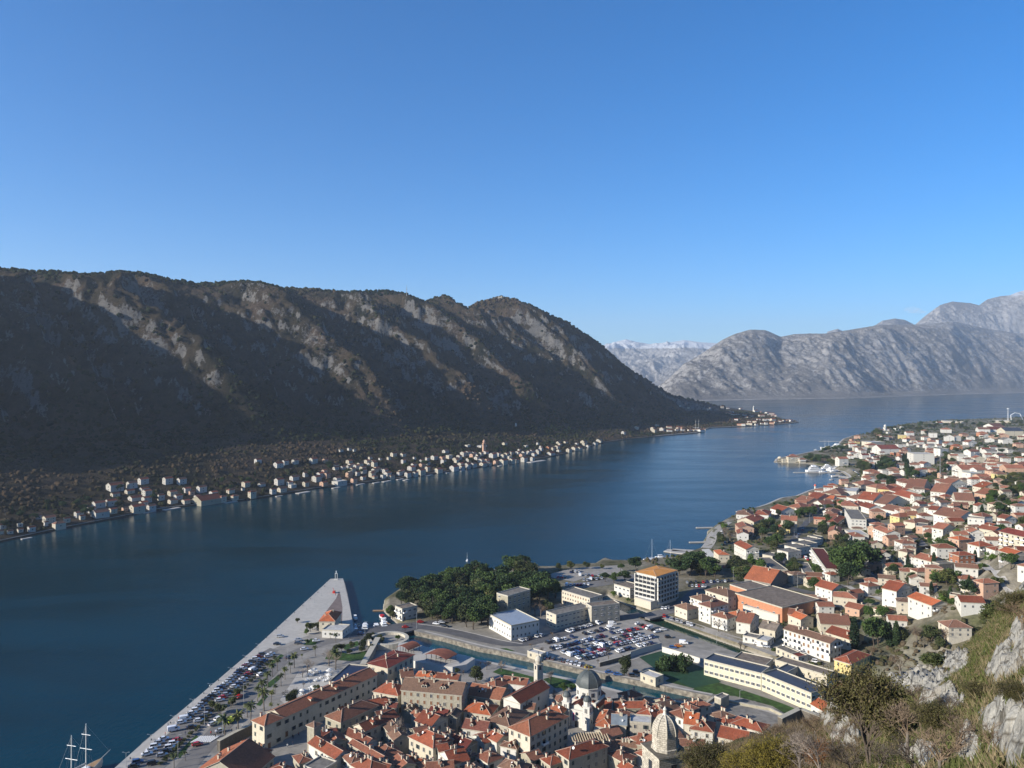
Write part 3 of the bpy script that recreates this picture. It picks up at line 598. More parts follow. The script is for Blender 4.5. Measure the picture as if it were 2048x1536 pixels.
def dormer_mesh():
    mb = MB(); mb.box((0, 0, .1), (1.3, 1.8, 1.2), 0); mb.box((0, -.92, .15), (.8, .06, .8), 1)
    for sg in (-1, 1): mb.face([(0, -1.1, 1.25), (sg * .85, -1.1, .65), (sg * .85, 1.4, .65), (0, 1.4, 1.25)][::sg], 2)
    mb.face([(-.65, -.9, .7), (.65, -.9, .7), (0, -.9, 1.2)], 0); return mb.mesh('dormer', [WALL['c'], GLASS, ROOF['r']])
DORM = dormer_mesh()
def dish_mesh():
    mb = MB(); mb.lathe((0, 0, 0), [(.05, -.12), (.3, -.08), (.5, .02), (.48, .05), (.2, -.04), (.02, -.06)], 12); 
    mb.tube((0, 0, -.1), (0, 0, -.7), .03); return mb.mesh('satellite_dish', [WHITE])
DISH = dish_mesh()

def frame_of(p0, p1, p2):
    """p0,p1: one eave edge, p2: a point on the opposite edge; returns centre, axis, half sizes"""
    a, b, c = Vector(p0[:2]), Vector(p1[:2]), Vector(p2[:2]); u = (b - a); L = u.length; u.normalize(); v = Vector((-u.y, u.x)); D = (c - b).dot(v)
    if D < 0: v = -v; D = -D
    return (a + b) / 2 + v * D / 2, u, v, L / 2, D / 2
def roof_mesh(kind, hx, hy, pitch, rcol, over=.45, par=.0):
    """origin at eave level in the middle; x along the ridge edge AB"""
    mb = MB(); ox, oy = hx + over, hy + over; mats = [ROOF[rcol], RIDGE, STONE]
    if kind in ('g', 'G'):
        if kind == 'G': ox, oy = oy, ox; ov_x = over
        rh = pitch * oy
        T = (lambda x, y, z: (x, y, z)) if kind == 'g' else (lambda x, y, z: (-y, x, z))
        th = .16
        for sg in (-1, 1):
            q = [T(-ox, sg * oy, 0), T(ox, sg * oy, 0), T(ox, 0, rh), T(-ox, 0, rh)]; mb.face(q[::sg] if False else (q if sg < 0 else q[::-1]), 0)
            q2 = [(x, y, z - th) for x, y, z in q]; mb.face(q2[::-1] if sg < 0 else q2, 2)
            mb.face([q2[0], q2[1], q[1], q[0]] if sg < 0 else [q[0], q[1], q2[1], q2[0]], 2)
            for i, j in ((1, 2), (3, 0)): mb.face([q2[i], q2[j], q[j], q[i]] if sg < 0 else [q[i], q[j], q2[j], q2[i]], 2)
        mb.tube(T(-ox, 0, rh + .02), T(ox, 0, rh + .02), .13, n=5, m=1)
    elif kind == 'h':
        s = min(ox, oy); rh = pitch * s
        if ox >= oy: r0, r1 = (-(ox - oy), 0, rh), ((ox - oy), 0, rh)
        else: r0, r1 = (0, -(oy - ox), rh), (0, (oy - ox), rh)
        c = [(-ox, -oy, 0), (ox, -oy, 0), (ox, oy, 0), (-ox, oy, 0)]
        if ox >= oy: F_ = [[c[0], c[1], r1, r0], [c[1], c[2], r1], [c[2], c[3], r0, r1], [c[3], c[0], r0]]; hips = ((c[0], r0), (c[3], r0), (c[1], r1), (c[2], r1))
        else: F_ = [[c[0], c[1], r0], [c[1], c[2], r1, r0], [c[2], c[3], r1], [c[3], c[0], r0, r1]]; hips = ((c[0], r0), (c[1], r0), (c[2], r1), (c[3], r1))
        for f in F_: mb.face(f, 0)
        for i in range(4):
            a, b = c[i], c[(i + 1) % 4]; mb.face([(a[0], a[1], -.16), (b[0], b[1], -.16), b, a], 2)
        mb.face([(x, y, -.16) for x, y, z in c[::-1]], 2)
        for a, b in hips: mb.tube(a, b, .12, n=5, m=1)
        if (Vector(r0) - Vector(r1)).length > .2: mb.tube(r0, r1, .13, n=5, m=1)
    else:
        mb.box((0, 0, -.05), (2 * hx - .04, 2 * hy - .04, .12), 0); w_, ph = .28, .55
        for sg in (-1, 1):
            mb.box((0, sg * (hy - w_ / 2 + .06), .1), (2 * hx + .12, w_, ph + .2), 2); mb.box((sg * (hx - w_ / 2 + .06), 0, .1), (w_, 2 * hy - 2 * w_ + .12, ph + .2), 2)
    return mb.mesh('roof', mats)
def building(name, p0, p1, p2, ez, gz, rk, rc, wc, label, cat, group=None, pitch=.42, storeys=None, wk=('stone',), wsp=2.9, wins=True, chim=0, dorm=0, dish=0, over=.45, balc=0, base=1.5, wcol2=None, ws=1.0):
    c, u, v, hx, hy = frame_of(p0, p1, p2)
    return building_c(name, c, u, v, hx, hy, ez, gz, rk, rc, wc, label, cat, group, pitch, storeys, wk, wsp, wins, chim, dorm, dish, over, balc, base, wcol2, ws)
def building_c(name, c, u, v, hx, hy, ez, gz, rk, rc, wc, label, cat, group=None, pitch=.42, storeys=None, wk=('stone',), wsp=2.9, wins=True, chim=0, dorm=0, dish=0, over=.45, balc=0, base=1.5, wcol2=None, ws=1.0):
    if name == 'shore_house': wc = {'w': 'W', 'c': 'C', 'y': 'C', 's': 'C'}.get(wc, wc)  # west shore houses get the wall copies with shade in their colour
    if u.cross(v) < 0: u = -u                                   # right handed: x along u, y along v
    rz = math.atan2(u.y, u.x); e = empty(name, (c.x, c.y, gz), rz); h = ez - gz
    mb = MB(); a = hx; b = hy; c4 = [(-a, -b), (a, -b), (a, b), (-a, b)]
    for i in range(4):
        p, q = c4[i], c4[(i + 1) % 4]; mb.face([(*p, -base), (*q, -base), (*q, h), (*p, h)], 0)
        if rk not in ('f',) and h > 6 and over > .2:       # cornice under the eaves
            mx, my = (p[0] + q[0]) / 2, (p[1] + q[1]) / 2; L = math.hypot(q[0] - p[0], q[1] - p[1]); ang = math.atan2(q[1] - p[1], q[0] - p[0])
            n = (math.sin(ang), -math.cos(ang)); mb.box((mx + n[0] * .09, my + n[1] * .09, h - .32), (L + .3, .2, .24), 1, ang)
    rh = pitch * (hy if rk == 'g' else hx)
    if rk == 'g':
        for sg in (-1, 1): mb.face([(sg * a, -b, h), (sg * a, b, h), (sg * a, 0, h + rh)][::sg], 0)
    elif rk == 'G':
        for sg in (-1, 1): mb.face([(-a, sg * b, h), (a, sg * b, h), (0, sg * b, h + rh)][::-sg], 0)
    wl = mb.build('wall', [WALL[wc], STONE], e)
    ro = link('roof', roof_mesh(rk, hx, hy, pitch, rc, over), e, (0, 0, h + (.0 if rk == 'f' else .12)))
    st = storeys or max(1, int(h / 3.1)); sh = h / st
    cw = Vector((-c.x, -c.y)).normalized()
    if wins:
        for k, (nx, ny, half, off) in enumerate(((0, -1, hx, hy), (1, 0, hy, hx), (0, 1, hx, hy), (-1, 0, hy, hx))):
            wn = u * nx + v * ny
            if wn.dot(cw) < -.15: continue
            nw = int((2 * half - 1.2) / wsp); ang = math.atan2(ny, nx) + math.pi / 2
            if nw < 1: continue
            for s in range(st):
                z = sh * (s + .52)
                for i in range(nw):
                    kind = wk[rnd.randrange(len(wk))]
                    if s == 0 and rnd.random() < .25 and kind not in ('wide', 'plain'): kind = 'door'
                    if balc and rnd.random() < balc and s > 0: kind = 'balcony'
                    if rnd.random() < .06: continue
                    t = -half + (2 * half) * (i + .5) / nw
                    px, py = (nx * off + (-ny) * t, ny * off + nx * t)
                    w_ = link('door' if kind == 'door' else 'balcony' if kind == 'balcony' else 'window', WIN[kind], e, (px, py, z if kind != 'door' else 1.1), ang)
                    if ws != 1: w_.scale = (ws, 1, ws)
    if rk in 'gGh':
        rr = pitch * (min(hx, hy) if rk == 'h' else (hy if rk == 'g' else hx))
        for _ in range(chim):
            x = rnd.uniform(-.6, .6) * hx; y = rnd.uniform(-.55, .55) * hy
            if rk == 'g': z = pitch * (hy - abs(y))
            elif rk == 'G': z = pitch * (hx - abs(x))
            else: z = pitch * min(hx - abs(x), hy - abs(y))
            link('chimney', CHIM, ro, (x, y, z), rnd.uniform(-.05, .05))
        for _ in range(dorm):
            x = rnd.uniform(-.5, .5) * hx; y = -hy * .55
            if rk == 'G': continue
            link('dormer', DORM, ro, (x, y, pitch * min(hy * .45, hx - abs(x)) + .1), 0)
        for _ in range(dish):
            x = rnd.uniform(-.7, .7) * hx; y = -hy * rnd.uniform(.4, .8)
            q = link('satellite_dish', DISH, ro, (x, y, pitch * (hy - abs(y)) + .9 if rk != 'G' else pitch * (hx - abs(x)) + .9)); q.rotation_euler = (R_(60), 0, rnd.uniform(-.6, .6))
    tag(e, label, cat, group); return e
# ------------------------------------------------------------------ labels
LM = [(1176, 1360, 'the grey domed church'), (1077, 1340, 'the small bell tower'), (870, 1375, 'the long grey palace'), (630, 1400, 'the long cream palace'), (1330, 1460, 'the ribbed stone dome'), (1080, 1440, 'the tall orange roofed palace'),
      (1315, 1170, 'the apricot roofed hotel'), (1030, 1250, 'the white hall'), (1550, 1210, 'the orange shopping centre'), (1520, 1360, 'the yellow school'), (1490, 1410, 'the paved bastion'), (1700, 1130, 'the big dark cedar'),
      (1710, 1040, 'the long white flat block'), (1590, 1090, 'the stepped row houses'), (1840, 915, 'the tall white tower block'), (1780, 900, 'the long white school'), (1590, 915, 'the seaside villa on the point'), (1990, 870, 'the long industrial sheds'),
      (1900, 1180, 'the unfinished brick block'), (2000, 1090, 'the long balconied block'), (1960, 945, 'the long red roofed hall'), (1770, 860, 'the white spired church'), (1620, 1265, 'the panelled apartment row'), (670, 1230, 'the pier house'), (820, 1215, 'the small modern villa'),
      (1030, 1200, 'the grey tower block'), (1480, 1040, 'the pebble beach')]
def near(x, y, skip=''):
    best = None
    for a, b, n in LM:
        if n in skip: continue
        d = math.hypot((x - a), (y - b) * 1.6)
        if best is None or d < best[0]: best = (d, a, b, n)
    d, a, b, n = best; dx, dy = x - a, (y - b) * 1.6
    far_ = 'well ' if d > 130 else ''
    if abs(dx) > abs(dy): return far_ + ('left of ' if dx < 0 else 'right of ') + n
    return far_ + ('behind ' if dy < 0 else 'in front of ') + n
ORDW = ['leftmost', 'second from left', 'third from left', 'fourth from left', 'fifth from left', 'sixth from left', 'seventh from left', 'eighth from left', 'ninth from left', 'tenth from left']
def oword(i, n):
    if i == n - 1: return 'rightmost'
    return ORDW[i] if i < 10 else '%dth from left' % (i + 1) if (i + 1) % 10 not in (1, 2, 3) or i in (10, 11, 12) else '%d%s from left' % (i + 1, {1: 'st', 2: 'nd', 3: 'rd'}[(i + 1) % 10])
def dedupe():
    by = {}
    for o in TAGGED:                       # keep every label within sixteen words, the ordinal included
        l = o['label']
        for a, b in ((' tiled roof', ' roof'), (' weathered', ''), (', gable forward', ' gable forward'), (' storey', ' floor'), ('single floor ', 'low '), (' floor', ' storey')):
            if len(l.split()) > 12: l = l.replace(a, b)
        if len(l.split()) > 13:
            for w in ('low ', 'two storey ', 'three storey ', 'four storey '):
                if l.startswith(w): l = l[len(w):]; break
        l = l.replace('the long white flat block', 'the flat white block').replace('the tall orange roofed palace', 'the orange roofed palace').replace('the tall white tower block', 'the white tower block').replace('the dense grove left of the grey tower block', 'the dense grove by the grey block').replace('the long red roofed hall', 'the red roofed hall').replace('well in front of', 'in front of').replace('dusky green broadleaf tree', 'dusky broadleaf tree').replace('on the wooded headland behind', 'on the headland behind').replace(' hipped', '') if len(l.split()) > 12 else l
        o['label'] = l
    for o in TAGGED: by.setdefault(o['label'], []).append(o)
    for l, os_ in by.items():
        if len(os_) < 2: continue
        if os_[0].get('same'): continue
        os_.sort(key=lambda o: (o.location.x / max(o.location.y, 1), o.location.y))
        for i, o in enumerate(os_): o['label'] = l + ', ' + oword(i, len(os_))
SW = {1: 'single storey', 2: 'two storey', 3: 'three storey', 4: 'four storey', 5: 'five storey', 6: 'six storey', 7: 'seven storey'}
def auto(wc, rc, rk, st, x, y, what):
    rn = RNAME[rc]; r = {'h': 'hipped roof', 'g': 'roof', 'G': 'roof, gable forward', 'f': 'roof'}[rk]
    return '%s %s %s, %s %s, %s' % (SW.get(st, 'tall'), WNAME[wc], what, rn, r, near(x, y))

# ------------------------------------------------------------------ buildings traced at their eaves: zone, three eave corners, height, roof, roof colour, wall colour
def place(zn, xs, h, rk, rc, wc, name='townhouse', label=None, cat=None, gz=None, side='R', **k):
    P = [zp(zn, xs[i], xs[i + 1]) for i in (0, 2, 4)]
    g = ZK if gz is None else gz
    for _ in range(4 if gz is None else 1):
        q = [gp(x, y, g + h) for x, y in P]; cx = (q[0][0] + q[2][0]) / 2; cy = (q[0][1] + q[2][1]) / 2
        if gz is None:
            g2 = G(cx, cy); g = g2 if g2 > 0 else ZK
    q = [gp(x, y, g + h) for x, y in P]
    if abs(g - ZK) < .2: k['base'] = .3
    st = k.get('storeys') or max(1, int(h / 3.1)); mx = sum(p[0] for p in P) / 3; my = sum(p[1] for p in P) / 3
    k.setdefault('ws', .8) if zn in 'STRPQE' else None
    label = label or auto(wc, rc, rk, st, mx, my, name.replace('_', ' '))
    return building(name, q[0], q[1], q[2], g + h, g, rk, rc, wc, label, cat or name.replace('_', ' '), k.pop('group', None), **k)
OT = dict(wk=('stone', 'shut', 'closed', 'stone'), base=2)
TG = 'tiled roof houses packed in the old town'
place('A', (535, 1030, 660, 1086, 846, 1002), 9.6, 'h', 'o', 'c', 'palace_pavilion', 'three storey cream corner pavilion with hipped orange roof ending the long palace', 'building', pitch=.5, wk=('shut', 'closed'), storeys=3, chim=1)
place('A', (852, 1004, 1812, 562, 690, 942), 8.2, 'g', 'o', 'c', 'palace', 'long narrow cream palace wing with orange roof and full length balcony', 'building', gz=ZK + .8, pitch=.42, wk=('shut', 'closed'), storeys=2, chim=6, dorm=2, wsp=3.4)
place('B', (185, 445, 385, 492, 600, 345), 10.5, 'h', 'd', 'c', 'mansion', 'cream mansion with dark red hipped roof behind a parapet near the canal', 'building', pitch=.22, over=.7, wk=('stone',), storeys=2, ws=1.35, wsp=3.6, chim=3)
place('A', (1320, 635, 1545, 655, 1640, 466), 5.0, 'f', 'u', 'w', 'restaurant', 'low white restaurant with navy blue roof beside the cafe square', 'building', wk=('wide',))
place('B', (240, 732, 490, 778, 640, 692), 8.0, 'h', 'r', 'c', pitch=.5, chim=4, group=TG, **OT)
place('B', (525, 716, 1142, 772, 1213, 668), 12.0, 'g', 'b', 's', 'palace', 'long four storey brown stone palace with weathered roof and dormers', 'building', pitch=.55, wk=('brown', 'stone', 'brown'), storeys=4, wsp=2.6, chim=7, dorm=4, wcol2='g')
OTL = [('B', (530, 592, 650, 578, 690, 500), 7, 'g', 'r', 'c'), ('B', (670, 578, 900, 592, 950, 545), 8, 'h', 'o', 'c'), ('B', (880, 595, 1100, 615, 1115, 562), 8, 'g', 'r', 'c'),
       ('B', (1370, 662, 1490, 705, 1600, 610), 6, 'h', 'r', 's'), ('B', (1560, 642, 1800, 672, 1830, 612), 6, 'g', 'r', 'w'),
       ('B', (1200, 765, 1535, 822, 1592, 705), 8, 'g', 'o', 's'), ('B', (1165, 937, 1437, 977, 1560, 885), 7, 'h', 'o', 'c'), ('B', (1398, 1032, 1632, 1097, 1835, 950), 8, 'h', 'b', 's'),
       ('B', (1155, 1108, 1390, 1142, 1395, 1045), 7, 'g', 'd', 'w'), ('B', (1395, 1197, 1502, 1252, 1566, 1168), 7, 'g', 'r', 'w'), ('B', (1255, 1187, 1376, 1267, 1400, 1150), 6, 'G', 'r', 'w'),
       ('B', (1540, 1287, 1702, 1322, 1782, 1287), 7, 'h', 'r', 'w'), ('B', (1283, 1387, 1412, 1467, 1560, 1402), 7, 'h', 'r', 'w'), ('B', (1520, 1502, 1762, 1562, 2000, 1522), 7, 'h', 'b', 's'),
       ('N', (475, 602, 870, 792, 1010, 562), 9, 'h', 'r', 'c'), ('N', (580, 342, 832, 442, 1092, 292), 8, 'g', 'r', 'c'), ('N', (800, 192, 1072, 252, 1142, 172), 8, 'g', 'd', 's'), ('N', (1075, 272, 1252, 292, 1302, 182), 8, 'G', 'b', 'g'),
       ('N', (972, 872, 1172, 1062, 1442, 967), 8, 'G', 'r', 'w'), ('N', (1422, 952, 1562, 902, 1662, 822), 7, 'g', 'b', 's'), ('N', (400, 987, 642, 1052, 727, 977), 5, 'g', 'o', 's'), ('N', (770, 1142, 1202, 1112, 1122, 1002), 8, 'g', 'r', 's'),
       ('N', (902, 742, 972, 852, 1072, 742), 8, 'G', 'r', 'w'), ('N', (1132, 702, 1402, 802, 1502, 652), 7, 'g', 'd', 's'), ('N', (380, 180, 560, 200, 540, 120), 5, 'G', 'b', 's'), ('N', (950, 600, 1060, 690, 1130, 600), 9, 'g', 'b', 's'),
       ('A', (1285, 987, 1442, 1050, 1872, 897), 9, 'h', 'o', 's'), ('A', (1690, 1140, 2032, 992, 1940, 932), 8, 'g', 'r', 'c'), ('A', (1475, 1167, 1702, 1277, 1792, 1217), 8, 'g', 'r', 'w'),
       ('A', (1112, 1264, 1382, 1422, 1497, 1332), 8, 'g', 'r', 'w'), ('A', (1460, 1397, 1547, 1482, 1682, 1402), 8, 'h', 'r', 'w'), ('A', (1530, 1267, 1842, 1442, 1902, 1392), 8, 'g', 'r', 's'), ('A', (1545, 1482, 1732, 1592, 1932, 1502), 8, 'h', 'r', 'c'),
       ('A', (470, 1332, 642, 1387, 727, 1332), 7, 'h', 'r', 's'), ('A', (640, 1562, 832, 1642, 987, 1532), 8, 'h', 'r', 's'), ('A', (1180, 1217, 1402, 1182, 1382, 1112), 6, 'g', 'd', 's'), ('A', (1880, 892, 2002, 902, 1992, 852), 7, 'g', 'd', 's'), ('A', (385, 1312, 450, 1322, 490, 1285), 7, 'g', 'o', 's'),
       ('C', (965, 1082, 1137, 1107, 1187, 942), 7, 'h', 'o', 'w'), ('C', (1147, 1070, 1292, 1080, 1387, 987), 8.5, 'g', 'n', 'c'), ('C', (1330, 1047, 1547, 1064, 1562, 987), 9.5, 'f', 'w', 's'), ('C', (1075, 907, 1130, 912, 1200, 842), 7, 'g', 'r', 's'), ('C', (1190, 905, 1462, 902, 1472, 840), 7, 'g', 'r', 's'),
       ('C', (1395, 967, 1562, 1012, 1667, 922), 8, 'h', 'r', 'c'), ('C', (475, 927, 632, 962, 650, 890), 7, 'h', 'o', 'c'), ('C', (210, 907, 342, 922, 372, 867), 6, 'g', 'r', 's'), ('C', (580, 1347, 707, 1432, 1127, 1312), 10, 'h', 'r', 's'),
       ('C', (1190, 1292, 1392, 1312, 1392, 1252), 6, 'g', 'b', 's'), ('C', (1405, 1272, 1532, 1292, 1532, 1182), 9, 'g', 'r', 's'), ('C', (1387, 1362, 1547, 1427, 1562, 1332), 7, 'h', 'r', 'w'), ('C', (1210, 1502, 1302, 1562, 1402, 1502), 7, 'g', 'r', 'w'),
       ('D', (190, 952, 342, 1012, 422, 942), 8, 'h', 'r', 'w'), ('D', (350, 1062, 482, 1082, 522, 962), 8, 'g', 'o', 'c'), ('D', (415, 1117, 642, 1152, 802, 1077), 7, 'h', 'r', 'w'), ('D', (830, 1062, 1152, 1152, 1242, 1082), 8, 'h', 'r', 'w'),
       ('D', (700, 1197, 982, 1262, 1152, 1177), 7, 'g', 'r', 'c'), ('D', (310, 1442, 452, 1472, 442, 1342), 7, 'h', 'r', 'c'), ('D', (320, 1292, 562, 1302, 552, 1232), 6, 'g', 'r', 's'), ('D', (10, 905, 112, 1002, 130, 905), 8, 'g', 'r', 'c'),
       ('A', (1060, 1500, 1230, 1560, 1395, 1452), 8, 'f', 'g', 's'), ('C', (0, 1190, 60, 1230, 100, 1150), 6, 'g', 'b', 's'), ('A', (1750, 1530, 1900, 1570, 2040, 1500), 7, 'g', 'r', 's')]
for t in OTL:
    big = abs(t[1][2] - t[1][0]) > 180
    place(*t, chim=2 + big + rnd.randrange(2), dorm=(1 if rnd.random() < .45 and t[2] > 6.5 else 0), dish=(1 if rnd.random() < .35 else 0), pitch=rnd.uniform(.42, .52), group=TG, **OT)
place('A', (-60, 1565, 475, 1645, 647, 1388), 8, 'G', 'o', 's', 'warehouse', 'big stone warehouse with orange gabled roof at the corner of the town wall', 'building', pitch=.5, wk=('closed',), chim=3)
place('B', (1572, 802, 1742, 857, 1937, 662), 9, 'G', 'r', 'w', 'church', 'plain white gabled church with red roof below the small bell tower', 'church', pitch=.5, wk=('closed',), wsp=5)
place('C', (90, 1102, 307, 1192, 637, 967), 12.5, 'h', 'o', 'c', 'palace', 'tall orange roofed cream palace with rows of shuttered windows beside the domed church', 'building', pitch=.48, wk=('stone', 'shut', 'closed'), storeys=4, wsp=3.0, chim=5, balc=.06)
place('A', (1097, 1080, 1168, 1102, 1257, 1070), 13, 'h', 'b', 's', 'clock_tower', 'square stone clock tower with low brown pyramid roof at the town square', 'tower', pitch=.45, wk=('closed',), storeys=4, wsp=4)
place('C', (790, 1262, 1075, 1250, 1112, 1152), 6.5, 'f', 'b', 's', 'ruined_house', 'roofless stone house with bare pale rafters in front of the domed church', 'ruined house', wk=('closed',))
rb = bpy.context.scene.objects[-1] if False else TAGGED[-1]
mb = MB(); hx_ = 8.0
for i in range(15): mb.box((-7 + i, -1.2, 7.6), (.28, 7.5, .26), 0)
mb.build('rafters', flat('bare_timber', (0.50, 0.40, 0.26)), rb)

# ---------------------------------------------------------------- mid town
MT = dict(wk=('plain',), base=2.5)
place('P', (400, 731, 560, 731, 637, 640), 6.3, 'h', 'o', 'c', 'pier_house', 'cream pier house with orange hipped roof near the start of the pier', 'house', pitch=.55, chim=2, **MT)
place('P', (430, 820, 640, 833, 657, 765), 4.2, 'f', 'w', 'w', 'annex', 'flat roofed white annex in front of the pier house', 'building', **MT)
place('P', (1180, 577, 1250, 607, 1437, 585), 7.0, 'f', 'z', 'w', 'modern_villa', 'small modern white villa with brown flat roof at the edge of the pines', 'house', wk=('wide', 'balcony'))
place('Q', (400, 762, 627, 882, 907, 822), 8.2, 'f', 'v', 'w', 'hall', 'white hall with pale blue flat roof beside the canal road', 'building', wk=('closed', 'plain'), storeys=2, wsp=2.4)
place('Q', (478, 547, 592, 578, 812, 507), 14.5, 'f', 'g', 's', 'tower_block', 'narrow grey concrete tower block rising against the pine grove', 'apartment block', wk=('wide', 'plain'), storeys=5, wsp=3.4)
place('Q', (985, 732, 1087, 772, 1442, 682), 8.3, 'f', 'g', 'c', 'office_block', 'long grey three storey office block with window bands beside the car park', 'office block', wk=('wide',), storeys=3, wsp=2.7)
place('Q', (1392, 650, 1450, 686, 1667, 612), 10.5, 'f', 'z', 's', 'office_block', 'taller right end of the grey office block with dark window columns', 'office block', wk=('wide',), storeys=3, wsp=4.2)
place('Q', (1145, 517, 1432, 602, 1537, 560), 8.5, 'f', 'g', 'c', 'apartment_block', 'flat roofed cream block with orange panels behind the office block', 'apartment block', wk=('brown', 'plain'), storeys=3, wsp=2.0)
place('R', (145, 557, 307, 602, 402, 562), 6.5, 'f', 'z', 'w', 'pavilion', 'low white pavilion with brown roof left of the apricot roofed hotel', 'building', wk=('wide',), storeys=2)
hb = place('R', (375, 428, 575, 473, 845, 426), 20, 'h', 'a', 'w', 'hotel', 'white six storey hotel with apricot hipped roof and balcony bands', 'hotel', pitch=.13, over=.9, storeys=6, wins=False)
hx_, hy_ = max(abs(v.co.x) for v in hb.children[0].data.vertices) - .15, max(abs(v.co.y) for v in hb.children[0].data.vertices) - .15
for s_ in range(6):
    z_ = 3.4 + s_ * 2.85
    for nx, ny, L_, o_ in ((0, -1, hx_, hy_), (1, 0, hy_, hx_), (-1, 0, hy_, hx_)):
        an_ = math.atan2(ny, nx) + math.pi / 2; n_ = int(2 * L_ / 3.0)
        mb = MB(); mb.box((0, -.05, 0), (2 * L_ - 1.6, .12, 1.5), 0)
        for i in range(n_ + 1): mb.box((-L_ + .8 + (2 * L_ - 1.6) * i / n_, -.45, -.1), (.22, .9, 2.6), 1)
        o = mb.build('window_band', [GLASS, WALL['w']], hb); o.location = (nx * o_, ny * o_, z_); o.rotation_euler = (0, 0, an_)
        if s_ < 5: mb = MB(); mb.box((0, -.5, -1.15), (2 * L_ - 1.2, 1.0, .95 if nx <= 0 and ny == 0 or ny else .35), 0); o = mb.build('balcony', WALL['w'], hb); o.location = (nx * o_, ny * o_, z_); o.rotation_euler = (0, 0, an_)
place('R', (352, 690, 520, 742, 590, 700), 4.5, 'f', 'w', 'c', 'podium', 'low cream podium wing at the foot of the hotel', 'building', wins=False)
MTL = [('R', (1080, 617, 1312, 687, 1402, 642), 9, 'h', 'b', 'c'), ('R', (925, 687, 1042, 727, 1147, 692), 6.5, 'h', 'b', 'w'), ('R', (765, 777, 892, 822, 1007, 797), 6, 'h', 'b', 'c'), ('R', (1010, 757, 1132, 797, 1322, 757), 10, 'h', 'd', 'w'),
       ('R', (1145, 872, 1302, 914, 1352, 872), 7, 'h', 'r', 'w'), ('R', (1395, 937, 1537, 962, 1622, 882), 6.5, 'g', 'r', 'w'), ('R', (1310, 850, 1402, 882, 1462, 855), 5, 'h', 'o', 'c'), ('R', (1630, 1000, 1792, 1035, 1882, 985), 5, 'g', 'z', 'c'),
       ('D', (950, 163, 1092, 193, 1162, 163), 3, 'f', 'g', 'w'), ('D', (1090, 200, 1202, 225, 1332, 192), 3.2, 'f', 'w', 'w'), ('D', (1290, 285, 1442, 352, 1532, 332), 3, 'f', 'g', 'c'), ('D', (1440, 350, 1520, 385, 1600, 360), 2.8, 'f', 'd', 'w'),
       ('D', (1810, 750, 1900, 792, 2040, 667), 4, 'g', 'd', 'w'), ('D', (1650, 862, 1782, 937, 1872, 862), 5.5, 'g', 'o', 'w'), ('C', (1437, 547, 1592, 602, 1602, 542), 3.6, 'f', 'w', 'c'),
       ('E', (20, 127, 277, 207, 302, 132), 6, 'g', 'r', 'c'), ('E', (1400, 92, 1482, 132, 1572, 52), 4, 'g', 'r', 'w'), ('R', (1925, 860, 2060, 880, 2080, 835), 6.5, 'g', 'r', 'c'), ('C', (280, 320, 420, 360, 432, 322), 3, 'f', 'w', 'c')]
for t in MTL: place(*t, name='villa' if t[2] > 4.2 else 'shed', chim=2 if t[3] in 'hg' and t[2] > 4.2 else 0, balc=.12, **MT)
place('E', (105, 402, 277, 452, 412, 342), 6.3, 'h', 'r', 'y', 'yellow_house', 'yellow two storey house with red hipped roof below the olive green bush', 'house', **MT)
place('E', (765, 287, 1127, 402, 1182, 342), 4, 'g', 'k', 'w', 'shed', 'long white shed with grey roof at the foot of the rocks', 'shed', pitch=.25, **MT)
place('D', (660, 787, 727, 812, 802, 772), 4.5, 'f', 'g', 's', 'guardhouse', 'small square stone guardhouse at the end of the river', 'guardhouse', gz=ZK, wins=False)
place('D', (553, 407, 1137, 553, 1267, 493), 7.6, 'f', 'k', 'h', 'school', 'left wing of the long pale yellow school with stepped window bays', 'school', wk=('wide',), storeys=2, wsp=2.45, ws=.95)
place('D', (1142, 549, 1652, 757, 1852, 722), 7.6, 'f', 'k', 'h', 'school', 'right wing of the long pale yellow school shaded by cypresses', 'school', wk=('wide',), storeys=2, wsp=2.45, ws=.95, gz=3)
place('D', (850, 397, 1182, 472, 1272, 402), 5, 'f', 'z', 'c', 'school', 'low brown roofed gym behind the left school wing', 'school', **MT)
place('D', (1280, 412, 1812, 572, 1942, 545), 6, 'f', 'z', 'c', 'school', 'long back building of the school with brown flat roof', 'school', **MT)
place('D', (1290, 512, 1400, 545, 1560, 495), 6, 'f', 'k', 'c', 'school', 'short grey roofed link between the two school buildings', 'school', **MT)
place('D', (1370, 92, 1842, 242, 1962, 207), 9.6, 'g', 'b', 'w', 'apartment_row', 'white three storey apartment row with orange panels and brown roof', 'apartment block', pitch=.3, wk=('brown', 'plain', 'balcony'), storeys=3, wsp=2.5, chim=4)
place('S', (360, 1162, 842, 1312, 1240, 1227), 9, 'f', 'z', 'o', 'shopping_centre', 'orange shopping centre with brown flat roof and white podium', 'shopping centre', wk=('wide',), storeys=1, wsp=9)
place('S', (305, 1072, 480, 1130, 690, 1085), 9.5, 'f', 'z', 'o', 'shopping_centre', 'set back left part of the orange shopping centre', 'shopping centre', wins=False)
place('S', (440, 1285, 800, 1385, 845, 1350), 5, 'f', 'w', 'w', 'podium', 'white podium wall in front of the orange shopping centre', 'building', wins=False)
